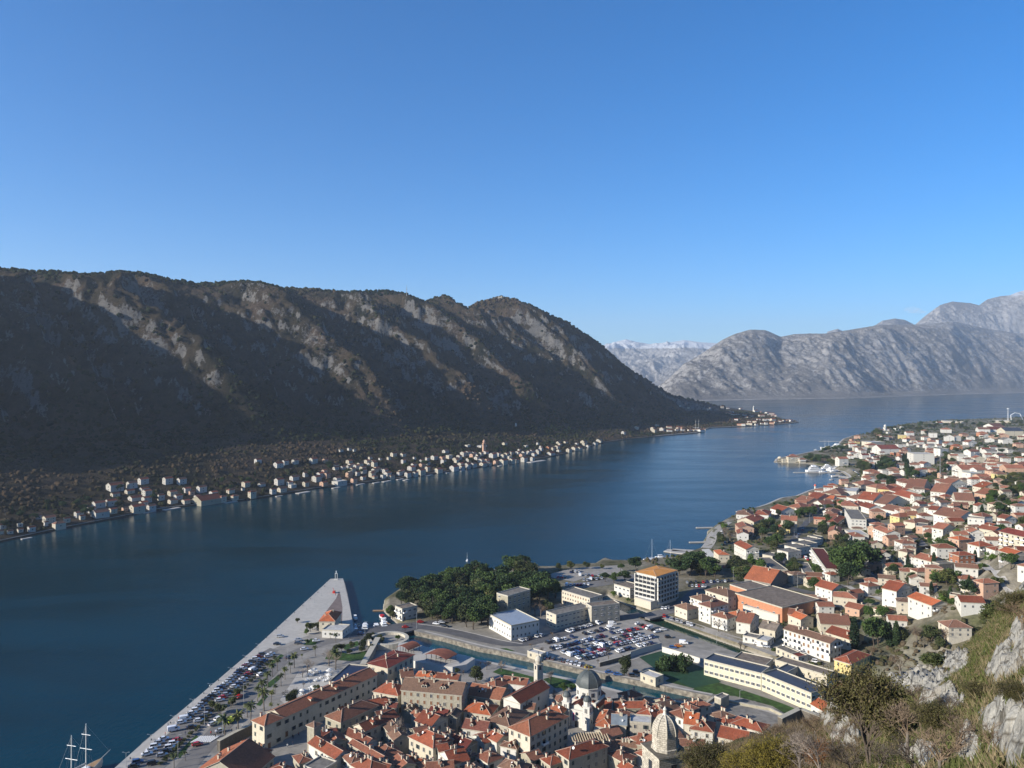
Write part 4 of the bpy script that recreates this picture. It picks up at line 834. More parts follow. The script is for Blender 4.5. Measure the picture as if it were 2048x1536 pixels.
STL = [('S', (1180, 1082, 1352, 1132, 1457, 1097), 7, 'g', 'r', 'w'), ('S', (1362, 1192, 1604, 1220, 1600, 1172), 6, 'h', 'r', 'c'), ('S', (1485, 1297, 1632, 1332, 1642, 1282), 4.5, 'g', 'r', 'p'), ('S', (905, 1382, 1032, 1432, 1082, 1382), 6, 'g', 'o', 'c'), ('S', (1240, 1472, 1542, 1492, 1562, 1402), 5, 'g', 'r', 'c'),
       ('S', (455, 1012, 722, 1062, 882, 977), 6, 'g', 'o', 'g'), ('S', (350, 652, 472, 712, 572, 692), 8.5, 'g', 'r', 'w'), ('S', (140, 722, 192, 767, 274, 745), 6, 'h', 'o', 'c'), ('S', (380, 412, 552, 432, 602, 382), 9, 'G', 'r', 'c'), ('S', (400, 492, 552, 495, 562, 455), 7, 'G', 'r', 'p'), ('S', (385, 552, 497, 557, 512, 520), 6, 'G', 'r', 'w'),
       ('S', (830, 412, 992, 422, 1047, 397), 11, 'g', 'r', 'c'), ('S', (785, 492, 922, 502, 962, 472), 5, 'G', 'r', 'y'), ('S', (580, 797, 752, 922, 882, 910), 4.5, 'f', 'g', 'c'), ('S', (640, 765, 742, 785, 802, 757), 5, 'f', 'g', 'c'), ('S', (790, 717, 902, 745, 947, 702), 6, 'f', 'g', 'w'), ('S', (865, 672, 987, 702, 1037, 657), 6, 'f', 'g', 'w'), ('S', (940, 637, 1062, 667, 1117, 627), 6, 'f', 'g', 'w'),
       ('S', (1010, 602, 1132, 627, 1182, 592), 6, 'f', 'g', 'w'), ('S', (1100, 572, 1202, 592, 1227, 574), 6, 'f', 'g', 'w'), ('S', (1000, 842, 1062, 952, 1162, 942), 3, 'f', 'g', 'w'), ('S', (1270, 342, 1382, 352, 1392, 310), 7, 'h', 'r', 'g'), ('S', (1300, 432, 1402, 442, 1412, 372), 7, 'h', 'r', 'g'), ('S', (1310, 532, 1432, 542, 1432, 492), 6, 'G', 'r', 'p'),
       ('S', (720, 292, 832, 322, 852, 280), 5, 'g', 'r', 'w'), ('S', (895, 272, 1042, 292, 1072, 260), 5, 'h', 'r', 'p'), ('S', (1060, 292, 1182, 302, 1202, 260), 5, 'h', 'r', 'c'), ('S', (970, 202, 1092, 232, 1102, 190), 5, 'g', 'r', 'p'), ('S', (1085, 182, 1192, 202, 1222, 160), 5, 'g', 'r', 'p'), ('S', (1160, 232, 1252, 252, 1262, 220), 5, 'G', 'r', 'w'), ('S', (1245, 192, 1362, 202, 1372, 180), 5, 'g', 'o', 'w'),
       ('S', (1250, 132, 1442, 152, 1452, 110), 6, 'h', 'r', 'c'), ('S', (560, 352, 702, 362, 712, 320), 5, 'h', 'r', 'w'), ('S', (370, 352, 532, 362, 542, 328), 5, 'h', 'r', 'w'), ('S', (1450, 112, 1602, 122, 1612, 80), 6, 'f', 'w', 'w'), ('S', (1500, 172, 1602, 202, 1622, 160), 6, 'h', 'r', 'w'), ('S', (1610, 192, 1772, 212, 1802, 170), 9, 'g', 'r', 'w'), ('S', (1450, 262, 1622, 272, 1632, 240), 6, 'h', 'r', 'c'),
       ('S', (1630, 262, 1732, 292, 1772, 260), 6, 'g', 'r', 'w'), ('S', (1785, 232, 1902, 252, 1982, 200), 9, 'g', 'r', 'w'), ('S', (1850, 292, 1992, 322, 2002, 282), 6, 'g', 'r', 'w'), ('S', (1700, 62, 1802, 82, 1812, 40), 6, 'h', 'r', 'c'), ('S', (1820, 92, 1942, 102, 1952, 70), 6, 'h', 'r', 'y'), ('S', (1560, 30, 1680, 50, 1700, 20), 5, 'h', 'r', 'c'), ('S', (1480, 510, 1560, 560, 1680, 535), 5, 'f', 'w', 'w'),
       ('S', (1760, 142, 1882, 162, 1902, 125), 6, 'h', 'r', 'y'), ('S', (1940, 102, 2042, 132, 2052, 80), 7, 'g', 'r', 'w'),
       ('T', (505, 492, 642, 547, 717, 522), 7.5, 'g', 'r', 'w'), ('T', (705, 142, 892, 192, 922, 150), 9, 'g', 'r', 'w'), ('T', (765, 22, 902, 42, 922, 5), 6.5, 'h', 'r', 'w'), ('T', (830, 82, 1012, 97, 1042, 50), 5, 'g', 'r', 'c'), ('T', (1090, 117, 1242, 132, 1292, 90), 8, 'g', 'r', 'w'), ('T', (1180, 22, 1292, 42, 1342, 15), 8, 'g', 'r', 'w'),
       ('T', (1520, 62, 1622, 82, 1662, 45), 5, 'g', 'o', 'c'), ('T', (1540, 132, 1702, 162, 1722, 120), 6, 'g', 'o', 'p'), ('T', (1350, 207, 1542, 217, 1592, 180), 7, 'g', 'r', 'c'), ('T', (675, 362, 772, 382, 862, 350), 6.5, 'h', 'o', 'y'), ('T', (860, 362, 962, 367, 967, 342), 5, 'g', 'o', 'y'),
       ('T', (1070, 302, 1152, 312, 1272, 300), 7, 'g', 'r', 'w'), ('T', (1120, 347, 1372, 397, 1442, 352), 8.5, 'g', 'r', 'w'), ('T', (1470, 387, 1642, 402, 1787, 397), 8, 'f', 'g', 'w'), ('T', (815, 422, 932, 442, 982, 402), 5.5, 'h', 'r', 'c'), ('T', (940, 472, 1052, 482, 1112, 452), 6, 'f', 'g', 'p'), ('T', (1105, 487, 1217, 507, 1317, 482), 8.5, 'g', 'r', 'w'),
       ('T', (1370, 532, 1482, 552, 1502, 510), 5, 'h', 'r', 'p'), ('T', (1455, 517, 1502, 537, 1592, 522), 7, 'g', 'r', 'w'), ('T', (1575, 492, 1737, 522, 1837, 510), 9, 'g', 'r', 'c'), ('T', (1275, 592, 1382, 617, 1492, 605), 6.5, 'h', 'o', 'p'), ('T', (1470, 652, 1592, 682, 1692, 662), 6.5, 'h', 'r', 'w'), ('T', (1790, 722, 1932, 767, 2022, 742), 10, 'g', 'o', 'g'),
       ('T', (1660, 692, 1752, 722, 1802, 692), 5, 'h', 'r', 'w'), ('T', (1980, 872, 2082, 892, 2122, 850), 6, 'h', 'r', 'w'), ('T', (720, 622, 802, 652, 922, 642), 7, 'h', 'r', 'w'), ('T', (760, 722, 852, 742, 972, 742), 6.5, 'h', 'r', 'c'), ('T', (360, 642, 432, 662, 532, 652), 6, 'h', 'r', 'w'), ('T', (425, 722, 502, 742, 617, 722), 5.5, 'h', 'r', 'w'), ('T', (465, 792, 602, 812, 682, 800), 5.5, 'h', 'r', 'c'),
       ('T', (925, 792, 1097, 837, 1157, 802), 6.5, 'g', 'r', 'w'), ('T', (1110, 842, 1180, 862, 1260, 830), 5, 'f', 'g', 'g'), ('T', (880, 912, 952, 942, 1117, 930), 5.5, 'h', 'r', 'c'), ('T', (1400, 1102, 1562, 1142, 1802, 1132), 4, 'h', 'b', 'c'), ('T', (365, 1062, 452, 1092, 567, 1082), 6.5, 'h', 'r', 'w'), ('T', (595, 1107, 742, 1142, 832, 1082), 9, 'g', 'r', 'w'),
       ('T', (800, 1082, 872, 1102, 962, 1092), 8, 'f', 'g', 'w'), ('T', (860, 1197, 1102, 1287, 1202, 1242), 8, 'g', 'o', 'w'), ('T', (1110, 1302, 1272, 1342, 1602, 1332), 8, 'f', 'g', 'w'), ('T', (505, 1312, 612, 1347, 752, 1342), 5.5, 'h', 'r', 'c'), ('T', (640, 1040, 700, 1055, 730, 1040), 5, 'f', 'g', 'w'), ('T', (1285, 1175, 1390, 1190, 1410, 1170), 3.5, 'f', 'd', 'p'),
       ('T', (240, 545, 300, 580, 400, 572), 5, 'h', 'r', 'w'), ('T', (230, 240, 360, 262, 370, 235), 5, 'h', 'r', 'c'), ('T', (910, 235, 1000, 252, 1015, 235), 4, 'g', 'r', 'c'), ('T', (1650, 500, 1720, 510, 1740, 490), 5, 'h', 'r', 'p')]
for i_, t in enumerate(STL):
    if i_ % 2 and t[4] == 'r': t = t[:4] + ('t',) + t[5:]
    nm = 'apartment_house' if t[2] > 7.9 else 'villa'
    place(*t, name=nm, chim=1 if t[3] != 'f' else 0, balc=.16, wsp=3.2, pitch=rnd.uniform(.36, .46), group='villas and flats on the east shore', **MT)
place('S', (1480, 298, 1547, 402, 1702, 407), 11.5, 'f', 'g', 'w', 'apartment_block', 'long white flat roofed apartment block on the east shore', 'apartment block', wk=('plain', 'wide'), storeys=4)
place('S', (1135, 697, 1290, 912, 1377, 842), 8.5, 'f', 'd', 'w', 'apartment_block', 'long white apartment block with brown roof left of the big dark cedar', 'apartment block', wk=('plain', 'balcony'), storeys=3)
place('T', (1795, 527, 2075, 592, 2125, 552), 11, 'g', 'd', 'c', 'apartment_block', 'long cream balconied block with crimson roof at the right edge', 'apartment block', wk=('plain', 'balcony', 'balcony'), storeys=4, wsp=3, pitch=.3)
place('T', (1280, 747, 1382, 777, 1542, 767), 8.5, 'h', 'r', 'k', 'unfinished_block', 'unfinished red brick block with open concrete floors', 'apartment block', pitch=.35, wk=('wide',), storeys=3)

# ---------------------------------------------------------------- simple houses further away, given by the foot of the front wall in the picture
def simple(zn, x, y, w, h, wc, rc, rk, side, name, label, cat, group, yaw=None, few=2, zs=None, depth=.8):
    px, py = zp(zn, x, y); s = ZO[zn][2]; X, Y, z = ray(px, py, side)
    z = max(z, 1.4); wd = w / s * Y / F; hh = h / s * Y / F * (.74 if rk in 'gGh' else 1.0) * (.8 if side == 'L' else 1); hh = max(hh, 2.6)
    if yaw is None: yaw = rnd.uniform(-.35, .35)
    if side == 'L':
        # long side along the shore, gable turned to the sun; fit the apparent width
        vw = Vector((X, Y)).normalized(); vp = Vector((vw.y, -vw.x)); u = Vector((SX, SY)); vv = Vector((SY, -SX))
        if wc == 'LONG': wc = 's'
        k = abs(u.dot(vp)) + .62 * abs(vv.dot(vp)); L = wd * .82 / max(k, .35); hx, hy = L / 2, L * .31
        c = Vector((X, Y)) + u * 0 - vv * hy * .5
    else:
        u = Vector((math.cos(yaw), math.sin(yaw))); vv = Vector((-u.y, u.x)); L = wd / (1 + .35 * abs(math.sin(yaw))); hx, hy = L / 2, L * depth / 2
        c = Vector((X, Y)) + vv * hy
    return building_c(name, c, u, vv, hx, hy, z + hh, z, rk, rc, wc, label or auto(wc, rc, rk, max(1, round(hh / 3)), px, py, name.replace('_', ' ')), cat, group, (.55 if side == 'L' else .42) if rk != 'f' else .1,
                      max(1, min(5, int(hh / 2.9))), ('plain',), max(3.0, 2 * hx / few - .5), True, 0, 0, 0, .35, .25 if side == 'R' else 0, 6.0 if side == 'R' else 8.0)
UV = [('U', 695, 350, 110, 70, 'p', 'r', 'h'), ('U', 600, 445, 70, 45, 'y', 'r', 'h'), ('U', 705, 440, 80, 45, 'y', 'r', 'g'), ('U', 835, 560, 90, 60, 'w', 'r', 'G'), ('U', 1080, 480, 340, 65, 'c', 'w', 'f'), ('U', 1310, 632, 390, 125, 'w', 'd', 'g'), ('U', 1415, 655, 120, 50, 'k', 'g', 'f'), ('U', 1520, 690, 105, 95, 'k', 'r', 'g'),
      ('U', 1640, 615, 140, 100, 'w', 'r', 'G'), ('U', 1530, 515, 150, 55, 'w', 'g', 'f'), ('U', 1130, 340, 130, 65, 'p', 'r', 'h'), ('U', 1290, 370, 130, 55, 'p', 'r', 'h'), ('U', 1682, 302, 140, 85, 'w', 'r', 'g'), ('U', 1540, 352, 140, 70, 'y', 'r', 'f'), ('U', 1660, 408, 140, 70, 'w', 'r', 'h'), ('U', 1960, 262, 120, 80, 'w', 'r', 'h'),
      ('U', 1440, 195, 80, 40, 'w', 'w', 'f'), ('U', 1540, 165, 60, 40, 'w', 'w', 'f'), ('U', 1290, 252, 70, 28, 'w', 'w', 'f'), ('U', 1880, 455, 120, 60, 'w', 'r', 'g'), ('U', 1750, 455, 100, 50, 'w', 'g', 'f'), ('U', 2020, 565, 70, 120, 'w', 'r', 'G'),
      ('U', 855, 720, 140, 90, 'w', 'd', 'g'), ('U', 930, 765, 100, 60, 'w', 'd', 'g'), ('U', 980, 692, 120, 75, 'w', 'd', 'g'), ('U', 1052, 762, 110, 85, 'w', 'd', 'g'), ('U', 1125, 745, 100, 85, 'w', 'd', 'g'), ('U', 1160, 655, 90, 65, 'w', 'd', 'g'), ('U', 1010, 625, 110, 60, 'w', 'd', 'g'),
      ('U', 445, 852, 190, 175, 'w', 'r', 'g'), ('U', 300, 812, 120, 130, 'c', 'r', 'g'), ('U', 572, 725, 110, 85, 'w', 'r', 'h'), ('U', 620, 645, 120, 60, 'w', 'r', 'h'), ('U', 700, 700, 120, 95, 'w', 'r', 'G'), ('U', 815, 625, 120, 80, 'w', 'r', 'h'), ('U', 1010, 1062, 235, 130, 'w', 'r', 'h'), ('U', 945, 1180, 200, 130, 'w', 'r', 'G'),
      ('U', 1255, 1025, 200, 85, 'w', 'g', 'f'), ('U', 1400, 965, 130, 80, 'p', 'r', 'h'), ('U', 1430, 1085, 110, 140, 'w', 'r', 'g'), ('U', 1725, 920, 175, 100, 'c', 'g', 'g'), ('U', 1720, 975, 130, 70, 'w', 'r', 'h'), ('U', 1895, 1052, 185, 135, 'w', 'r', 'G'), ('U', 1590, 1255, 260, 150, 'w', 'r', 'h'), ('U', 1870, 1290, 270, 110, 'c', 'r', 'g'), ('U', 1420, 1290, 210, 70, 'w', 'r', 'h'),
      ('U', 1870, 1200, 200, 90, 'w', 'r', 'h'), ('U', 855, 840, 160, 90, 'w', 'r', 'h'), ('U', 990, 890, 100, 110, 'w', 'r', 'h'), ('U', 1490, 900, 90, 100, 'w', 'b', 'h'), ('U', 1535, 760, 120, 80, 'w', 'd', 'g'), ('U', 1465, 740, 90, 60, 'w', 'd', 'g'), ('U', 1335, 775, 90, 60, 'w', 'g', 'g'), ('U', 1705, 805, 90, 70, 'w', 'g', 'h'), ('U', 1200, 1200, 160, 60, 'w', 'r', 'h'), ('U', 690, 545, 90, 45, 'c', 'r', 'h'), ('U', 520, 490, 90, 40, 'c', 'r', 'h'), ('U', 620, 390, 80, 40, 'p', 'r', 'h'),
      ('U', 1000, 510, 200, 50, 'c', 'r', 'h'), ('U', 860, 480, 90, 35, 'p', 'r', 'h'), ('U', 1990, 372, 120, 70, 'w', 'r', 'h'),
      ('V', 185, 935, 385, 210, 'w', 'w', 'f'), ('V', 610, 332, 180, 85, 'w', 'r', 'h'), ('V', 360, 422, 145, 80, 'w', 'g', 'f'), ('V', 235, 462, 120, 60, 'w', 'r', 'h'), ('V', 665, 487, 175, 110, 'w', 'g', 'G'), ('V', 815, 485, 120, 110, 'w', 'b', 'G'), ('V', 960, 405, 130, 60, 'p', 'r', 'h'), ('V', 1070, 472, 130, 70, 'w', 'g', 'G'), ('V', 1090, 592, 190, 115, 'w', 'r', 'G'),
      ('V', 670, 592, 150, 80, 'w', 'r', 'G'), ('V', 820, 645, 170, 90, 'o', 'o', 'h'), ('V', 565, 762, 210, 130, 'w', 'g', 'f'), ('V', 300, 692, 110, 75, 'w', 'r', 'g'), ('V', 320, 612, 170, 60, 'w', 'g', 'g'), ('V', 340, 562, 160, 85, 'w', 'r', 'h'), ('V', 960, 615, 130, 50, 'g', 'g', 'f'), ('V', 1585, 262, 300, 70, 'w', 'd', 'g'), ('V', 1570, 315, 320, 55, 'w', 'd', 'g'), ('V', 1870, 395, 340, 130, 'c', 'k', 'g'),
      ('V', 1310, 322, 210, 75, 'w', 'r', 'g'), ('V', 1300, 395, 150, 80, 'o', 'o', 'h'), ('V', 1350, 422, 145, 55, 'w', 'r', 'G'), ('V', 1500, 442, 130, 60, 'p', 'r', 'G'), ('V', 1755, 535, 200, 95, 'w', 'g', 'G'), ('V', 1970, 612, 140, 95, 'p', 'r', 'h'), ('V', 1420, 505, 150, 70, 'w', 'g', 'G'), ('V', 1490, 645, 160, 65, 'w', 'r', 'g'), ('V', 1655, 705, 175, 80, 'w', 'g', 'f'), ('V', 1800, 705, 100, 70, 'w', 'g', 'g'), ('V', 1450, 725, 200, 65, 'w', 'g', 'g'),
      ('V', 1140, 785, 225, 140, 'w', 'r', 'g'), ('V', 840, 785, 175, 60, 'w', 'g', 'f'), ('V', 920, 862, 165, 90, 'w', 'w', 'f'), ('V', 1225, 885, 185, 110, 'c', 'r', 'G'), ('V', 1500, 895, 165, 115, 'p', 'r', 'h'), ('V', 1165, 965, 190, 65, 'w', 'r', 'h'), ('V', 2000, 885, 145, 110, 'w', 'r', 'h'), ('V', 740, 1015, 170, 85, 'c', 'r', 'g'), ('V', 1110, 1130, 430, 150, 'w', 'r', 'g'), ('V', 890, 1185, 190, 170, 'w', 'g', 'G'),
      ('V', 1275, 1095, 250, 90, 'w', 'r', 'g'), ('V', 1165, 1165, 280, 80, 'w', 'w', 'f'), ('V', 1460, 1035, 170, 130, 'w', 'r', 'g'), ('V', 1900, 1070, 350, 100, 'p', 'r', 'g'), ('V', 1640, 1215, 205, 155, 'y', 'r', 'h'), ('V', 980, 1275, 185, 90, 'c', 'b', 'h'), ('V', 560, 1372, 230, 190, 'w', 'r', 'h'), ('V', 770, 1330, 130, 90, 'w', 'r', 'h'), ('V', 810, 1205, 150, 80, 'g', 'r', 'h'), ('V', 690, 1195, 140, 50, 'w', 'w', 'f'),
      ('V', 360, 1075, 120, 75, 'p', 'r', 'h'), ('V', 245, 970, 190, 80, 'w', 'r', 'G'), ('V', 1660, 145, 280, 40, 'c', 'w', 'f'), ('V', 740, 150, 350, 30, 'c', 'w', 'f'), ('V', 500, 172, 130, 35, 'w', 'r', 'g'), ('V', 130, 600, 90, 50, 'w', 'r', 'h'), ('V', 40, 560, 80, 50, 'w', 'r', 'h'), ('V', 1250, 640, 90, 40, 'w', 'g', 'f'), ('V', 1330, 960, 120, 60, 'c', 'r', 'h'), ('V', 1700, 420, 140, 60, 'p', 'r', 'G'), ('V', 900, 930, 100, 50, 'p', 'r', 'h')]
for t in UV: simple(*t[:6], 't' if t[6] == 'r' else t[6], t[7], side='R', name='house', label=None, cat='house', group='villas and flats on the east shore')
LB = [('J', 45, 1005, 130, 100, 'w', 'r', 'g'), ('J', 165, 1085, 110, 45, 'c', 'r', 'g'), ('J', 325, 1060, 110, 70, 'c', 'r', 'g'), ('J', 320, 972, 100, 40, 'w', 'w', 'f'), ('J', 505, 1052, 140, 120, 'w', 'r', 'g'), ('J', 615, 855, 95, 95, 'w', 'r', 'g'), ('J', 730, 962, 80, 100, 'w', 'r', 'g'), ('J', 945, 1010, 235, 130, 'c', 'r', 'h'), ('J', 1060, 905, 125, 105, 'c', 'r', 'g'), ('J', 1300, 860, 110, 95, 'c', 'r', 'g'), ('J', 20, 1090, 90, 50, 'c', 'r', 'g'),
      ('G', 340, 825, 320, 140, 'w', 'r', 'g'), ('G', 310, 672, 240, 130, 'w', 'r', 'g'), ('G', 500, 645, 210, 135, 'w', 'r', 'g'), ('G', 565, 495, 170, 70, 'c', 'r', 'g'), ('G', 570, 405, 310, 150, 'w', 'r', 'g'), ('G', 830, 365, 200, 140, 'w', 'r', 'g'), ('G', 1010, 300, 200, 130, 'w', 'r', 'g'), ('G', 1395, 300, 190, 150, 'w', 'r', 'g'), ('G', 1615, 300, 180, 130, 'w', 'r', 'g'), ('G', 1930, 430, 190, 140, 'w', 'r', 'g'), ('G', 795, 450, 180, 75, 'c', 'r', 'g'), ('G', 1025, 405, 180, 50, 'w', 'r', 'g'),
      ('G', 890, 560, 270, 80, 'w', 'r', 'g'), ('G', 920, 745, 280, 150, 'c', 'r', 'g'), ('G', 1135, 705, 170, 95, 'w', 'r', 'g'), ('G', 720, 725, 130, 75, 'p', 'b', 'g'), ('G', 1285, 555, 130, 130, 'w', 'r', 'g'), ('G', 1560, 540, 165, 100, 'w', 'r', 'g'), ('G', 1765, 475, 120, 90, 'p', 'r', 'g'), ('G', 2040, 618, 560, 105, 'LONG', 'r', 'g'),
      ('H', 50, 835, 130, 120, 'c', 'r', 'h'), ('H', 165, 705, 145, 75, 'c', 'r', 'h'), ('H', 225, 805, 135, 95, 'c', 'r', 'h'), ('H', 480, 772, 145, 140, 'c', 'r', 'h'), ('H', 340, 665, 65, 45, 'w', 'g', 'g'), ('H', 620, 605, 135, 55, 'w', 'r', 'g'), ('H', 565, 270, 130, 95, 'w', 'r', 'g'), ('H', 870, 330, 180, 100, 'w', 'r', 'g'), ('H', 965, 285, 120, 80, 'w', 'r', 'g'), ('H', 1110, 275, 125, 80, 'w', 'r', 'g'), ('H', 1380, 265, 155, 105, 'w', 'r', 'g'), ('H', 1550, 255, 105, 70, 'p', 'r', 'g'), ('H', 1260, 465, 105, 95, 'w', 'r', 'g'),
      ('H', 880, 585, 175, 135, 'w', 'r', 'g'), ('H', 1100, 515, 170, 80, 'w', 'r', 'g'), ('H', 1070, 625, 145, 55, 'w', 'w', 'f'), ('H', 785, 715, 120, 110, 'w', 'r', 'g'), ('H', 920, 685, 170, 80, 'c', 'r', 'g'), ('H', 1770, 595, 270, 70, 'w', 'w', 'f'), ('H', 1970, 565, 120, 100, 'p', 'r', 'g'),
      ('L', 95, 508, 115, 60, 'w', 'r', 'g'), ('L', 200, 502, 105, 60, 'w', 'r', 'g'), ('L', 285, 485, 95, 50, 'w', 'r', 'g'), ('L', 450, 455, 115, 60, 'c', 'r', 'g'), ('L', 590, 445, 95, 50, 'w', 'r', 'g'), ('L', 310, 585, 95, 65, 'w', 'w', 'f'), ('L', 410, 595, 85, 85, 'w', 'r', 'g'), ('L', 500, 565, 120, 95, 'w', 'r', 'g'), ('L', 670, 545, 135, 70, 'w', 'r', 'g'), ('L', 780, 535, 105, 50, 'w', 'g', 'g'), ('L', 360, 705, 115, 95, 'o', 'r', 'g'), ('L', 665, 640, 105, 55, 'c', 'r', 'h'), ('L', 790, 635, 105, 60, 'w', 'w', 'f'), ('L', 910, 645, 120, 65, 'c', 'b', 'h'),
      ('L', 1030, 590, 110, 80, 'w', 'b', 'h'), ('L', 1150, 612, 125, 85, 'w', 'r', 'g'), ('L', 1260, 612, 100, 80, 'w', 'r', 'g'), ('L', 1350, 575, 165, 95, 'c', 'r', 'g'), ('L', 1600, 555, 155, 75, 'c', 'r', 'g'), ('L', 1835, 532, 175, 85, 'w', 'r', 'g'), ('L', 1940, 505, 110, 70, 'w', 'r', 'g'), ('L', 2030, 495, 90, 90, 'w', 'r', 'g'), ('L', 595, 355, 80, 50, 'y', 'r', 'g'), ('L', 740, 365, 65, 40, 'w', 'r', 'g'), ('L', 868, 362, 80, 55, 'c', 'g', 'g'), ('L', 940, 315, 120, 80, 'c', 'r', 'g'), ('L', 1080, 315, 110, 65, 'y', 'r', 'g'), ('L', 1240, 365, 60, 70, 'w', 'r', 'g'), ('L', 1350, 395, 85, 45, 'w', 'r', 'g'),
      ('L', 1430, 375, 80, 70, 'w', 'r', 'g'), ('L', 1540, 360, 135, 80, 'w', 'r', 'g'), ('L', 1235, 455, 105, 50, 'w', 'r', 'g'), ('L', 1360, 465, 120, 65, 'p', 'r', 'g'), ('L', 1440, 435, 85, 60, 'w', 'r', 'g'), ('L', 1700, 262, 120, 55, 'w', 'r', 'g'), ('L', 1755, 345, 120, 60, 'c', 'w', 'f'), ('L', 290, 225, 80, 50, 'w', 'b', 'g'), ('L', 165, 245, 95, 40, 'w', 'g', 'g'), ('L', 360, 240, 60, 30, 'w', 'g', 'g'),
      ('M', 110, 555, 95, 70, 'w', 'r', 'g'), ('M', 190, 552, 115, 65, 'w', 'r', 'g'), ('M', 320, 540, 130, 55, 'c', 'r', 'g'), ('M', 400, 535, 65, 50, 'c', 'r', 'g'), ('M', 482, 533, 90, 75, 'p', 'r', 'g'), ('M', 590, 542, 150, 80, 's', 'r', 'g'), ('M', 700, 535, 110, 80, 's', 'r', 'g'), ('M', 762, 520, 70, 50, 's', 'r', 'g'), ('M', 860, 505, 115, 70, 'w', 'r', 'g'), ('M', 965, 485, 75, 50, 'w', 'r', 'g'), ('M', 245, 425, 90, 50, 'w', 'r', 'g'), ('M', 450, 432, 135, 80, 'w', 'r', 'g'), ('M', 660, 445, 100, 40, 'c', 'w', 'f'), ('M', 830, 430, 95, 70, 'p', 'b', 'g'), ('M', 1033, 275, 50, 65, 'w', 'g', 'g'), ('M', 960, 365, 90, 45, 'w', 'r', 'g'), ('M', 1040, 355, 80, 40, 'w', 'g', 'g'),
      ('M', 1180, 315, 90, 40, 'o', 'r', 'g'), ('M', 1250, 325, 80, 45, 'o', 'r', 'g'), ('M', 1215, 395, 150, 40, 'w', 'r', 'g'), ('M', 1315, 355, 80, 40, 'w', 'r', 'g'), ('M', 1450, 370, 95, 65, 'c', 'r', 'g'), ('M', 1530, 335, 120, 50, 'c', 'r', 'g'), ('M', 1592, 350, 90, 45, 'c', 'r', 'g'), ('M', 1650, 245, 115, 50, 'c', 'b', 'g'), ('M', 1400, 240, 70, 30, 'c', 'r', 'g'), ('M', 1310, 250, 80, 40, 'c', 'r', 'g'), ('M', 1795, 265, 90, 30, 'w', 'g', 'g'), ('M', 1850, 222, 100, 40, 'w', 'g', 'g'), ('M', 1700, 300, 70, 30, 'w', 'r', 'g'), ('M', 600, 265, 90, 45, 'c', 'r', 'g'), ('M', 880, 295, 75, 30, 'w', 'w', 'f'), ('M', 110, 285, 90, 25, 'w', 'w', 'f'), ('M', 300, 292, 180, 25, 'w', 'w', 'f')]
LWH = [(60, 'at the left edge'), (300, 'in the left hamlet'), (460, 'beside the long stone warehouse'), (700, 'in the shore gap'), (960, 'in the shore village'), (1130, 'near the pink church'), (1300, 'by the cove'), (1600, 'on the near headland')]
for t in LB:
    px, py = zp(t[0], t[1], t[2]); wh = [n for l, n in LWH if px < l][0]
    sh = float(np.interp(px, [0, 180, 330, 500, 640, 820, 940, 1090, 1215], [1085, 1045, 1018, 1000, 977, 955, 938, 917, 885])) - py
    row = 'waterfront' if sh < 17 else 'second row' if sh < 40 else 'upper hillside'
    wc = 's' if t[5] == 'LONG' else t[5]
    lb = '%s %s house, %s roof, %s' % (row, WNAME[wc], RNAME[t[6]].replace('tiled', 'tile'), wh) if t[5] != 'LONG' else 'long low stone warehouse with red roof on the west waterfront'
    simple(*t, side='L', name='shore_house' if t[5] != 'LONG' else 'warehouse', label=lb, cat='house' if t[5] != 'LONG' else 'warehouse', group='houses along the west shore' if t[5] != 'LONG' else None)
# Prcanj: the far headland village, too small to show parts
XB = [(60, 560, 80, 40), (65, 610, 80, 40), (170, 600, 50, 40), (210, 570, 90, 40), (260, 600, 60, 40), (360, 600, 60, 30), (400, 600, 60, 35), (455, 600, 60, 35), (530, 605, 100, 35), (575, 600, 40, 30), (1085, 520, 70, 40), (1145, 525, 60, 50), (1240, 510, 80, 40), (1335, 520, 50, 40), (1230, 475, 60, 30), (1310, 480, 60, 40), (1480, 505, 50, 45), (1560, 500, 70, 40),
      (1610, 485, 50, 30), (1455, 450, 50, 40), (1520, 450, 70, 40), (1580, 455, 80, 50), (1690, 470, 60, 30), (1740, 460, 50, 30), (1790, 460, 50, 30), (1845, 465, 60, 40), (1370, 440, 60, 25), (1410, 390, 90, 35), (1040, 440, 60, 25), (1060, 370, 60, 30), (990, 370, 60, 30), (930, 350, 90, 30), (975, 330, 60, 25), (835, 265, 50, 25), (920, 275, 40, 20), (1110, 275, 60, 20),
      (625, 285, 45, 25), (660, 275, 35, 20), (300, 210, 30, 15), (340, 270, 35, 18), (220, 240, 25, 15), (1165, 380, 60, 30), (1190, 410, 50, 30), (1270, 390, 60, 25), (1325, 325, 80, 40), (1390, 310, 40, 20), (1500, 320, 80, 30), (1560, 345, 80, 40), (1600, 335, 60, 30), (1520, 375, 40, 25), (1580, 385, 70, 20), (1800, 440, 50, 20), (1650, 455, 40, 25), (1420, 500, 50, 25), (1200, 505, 30, 25)]
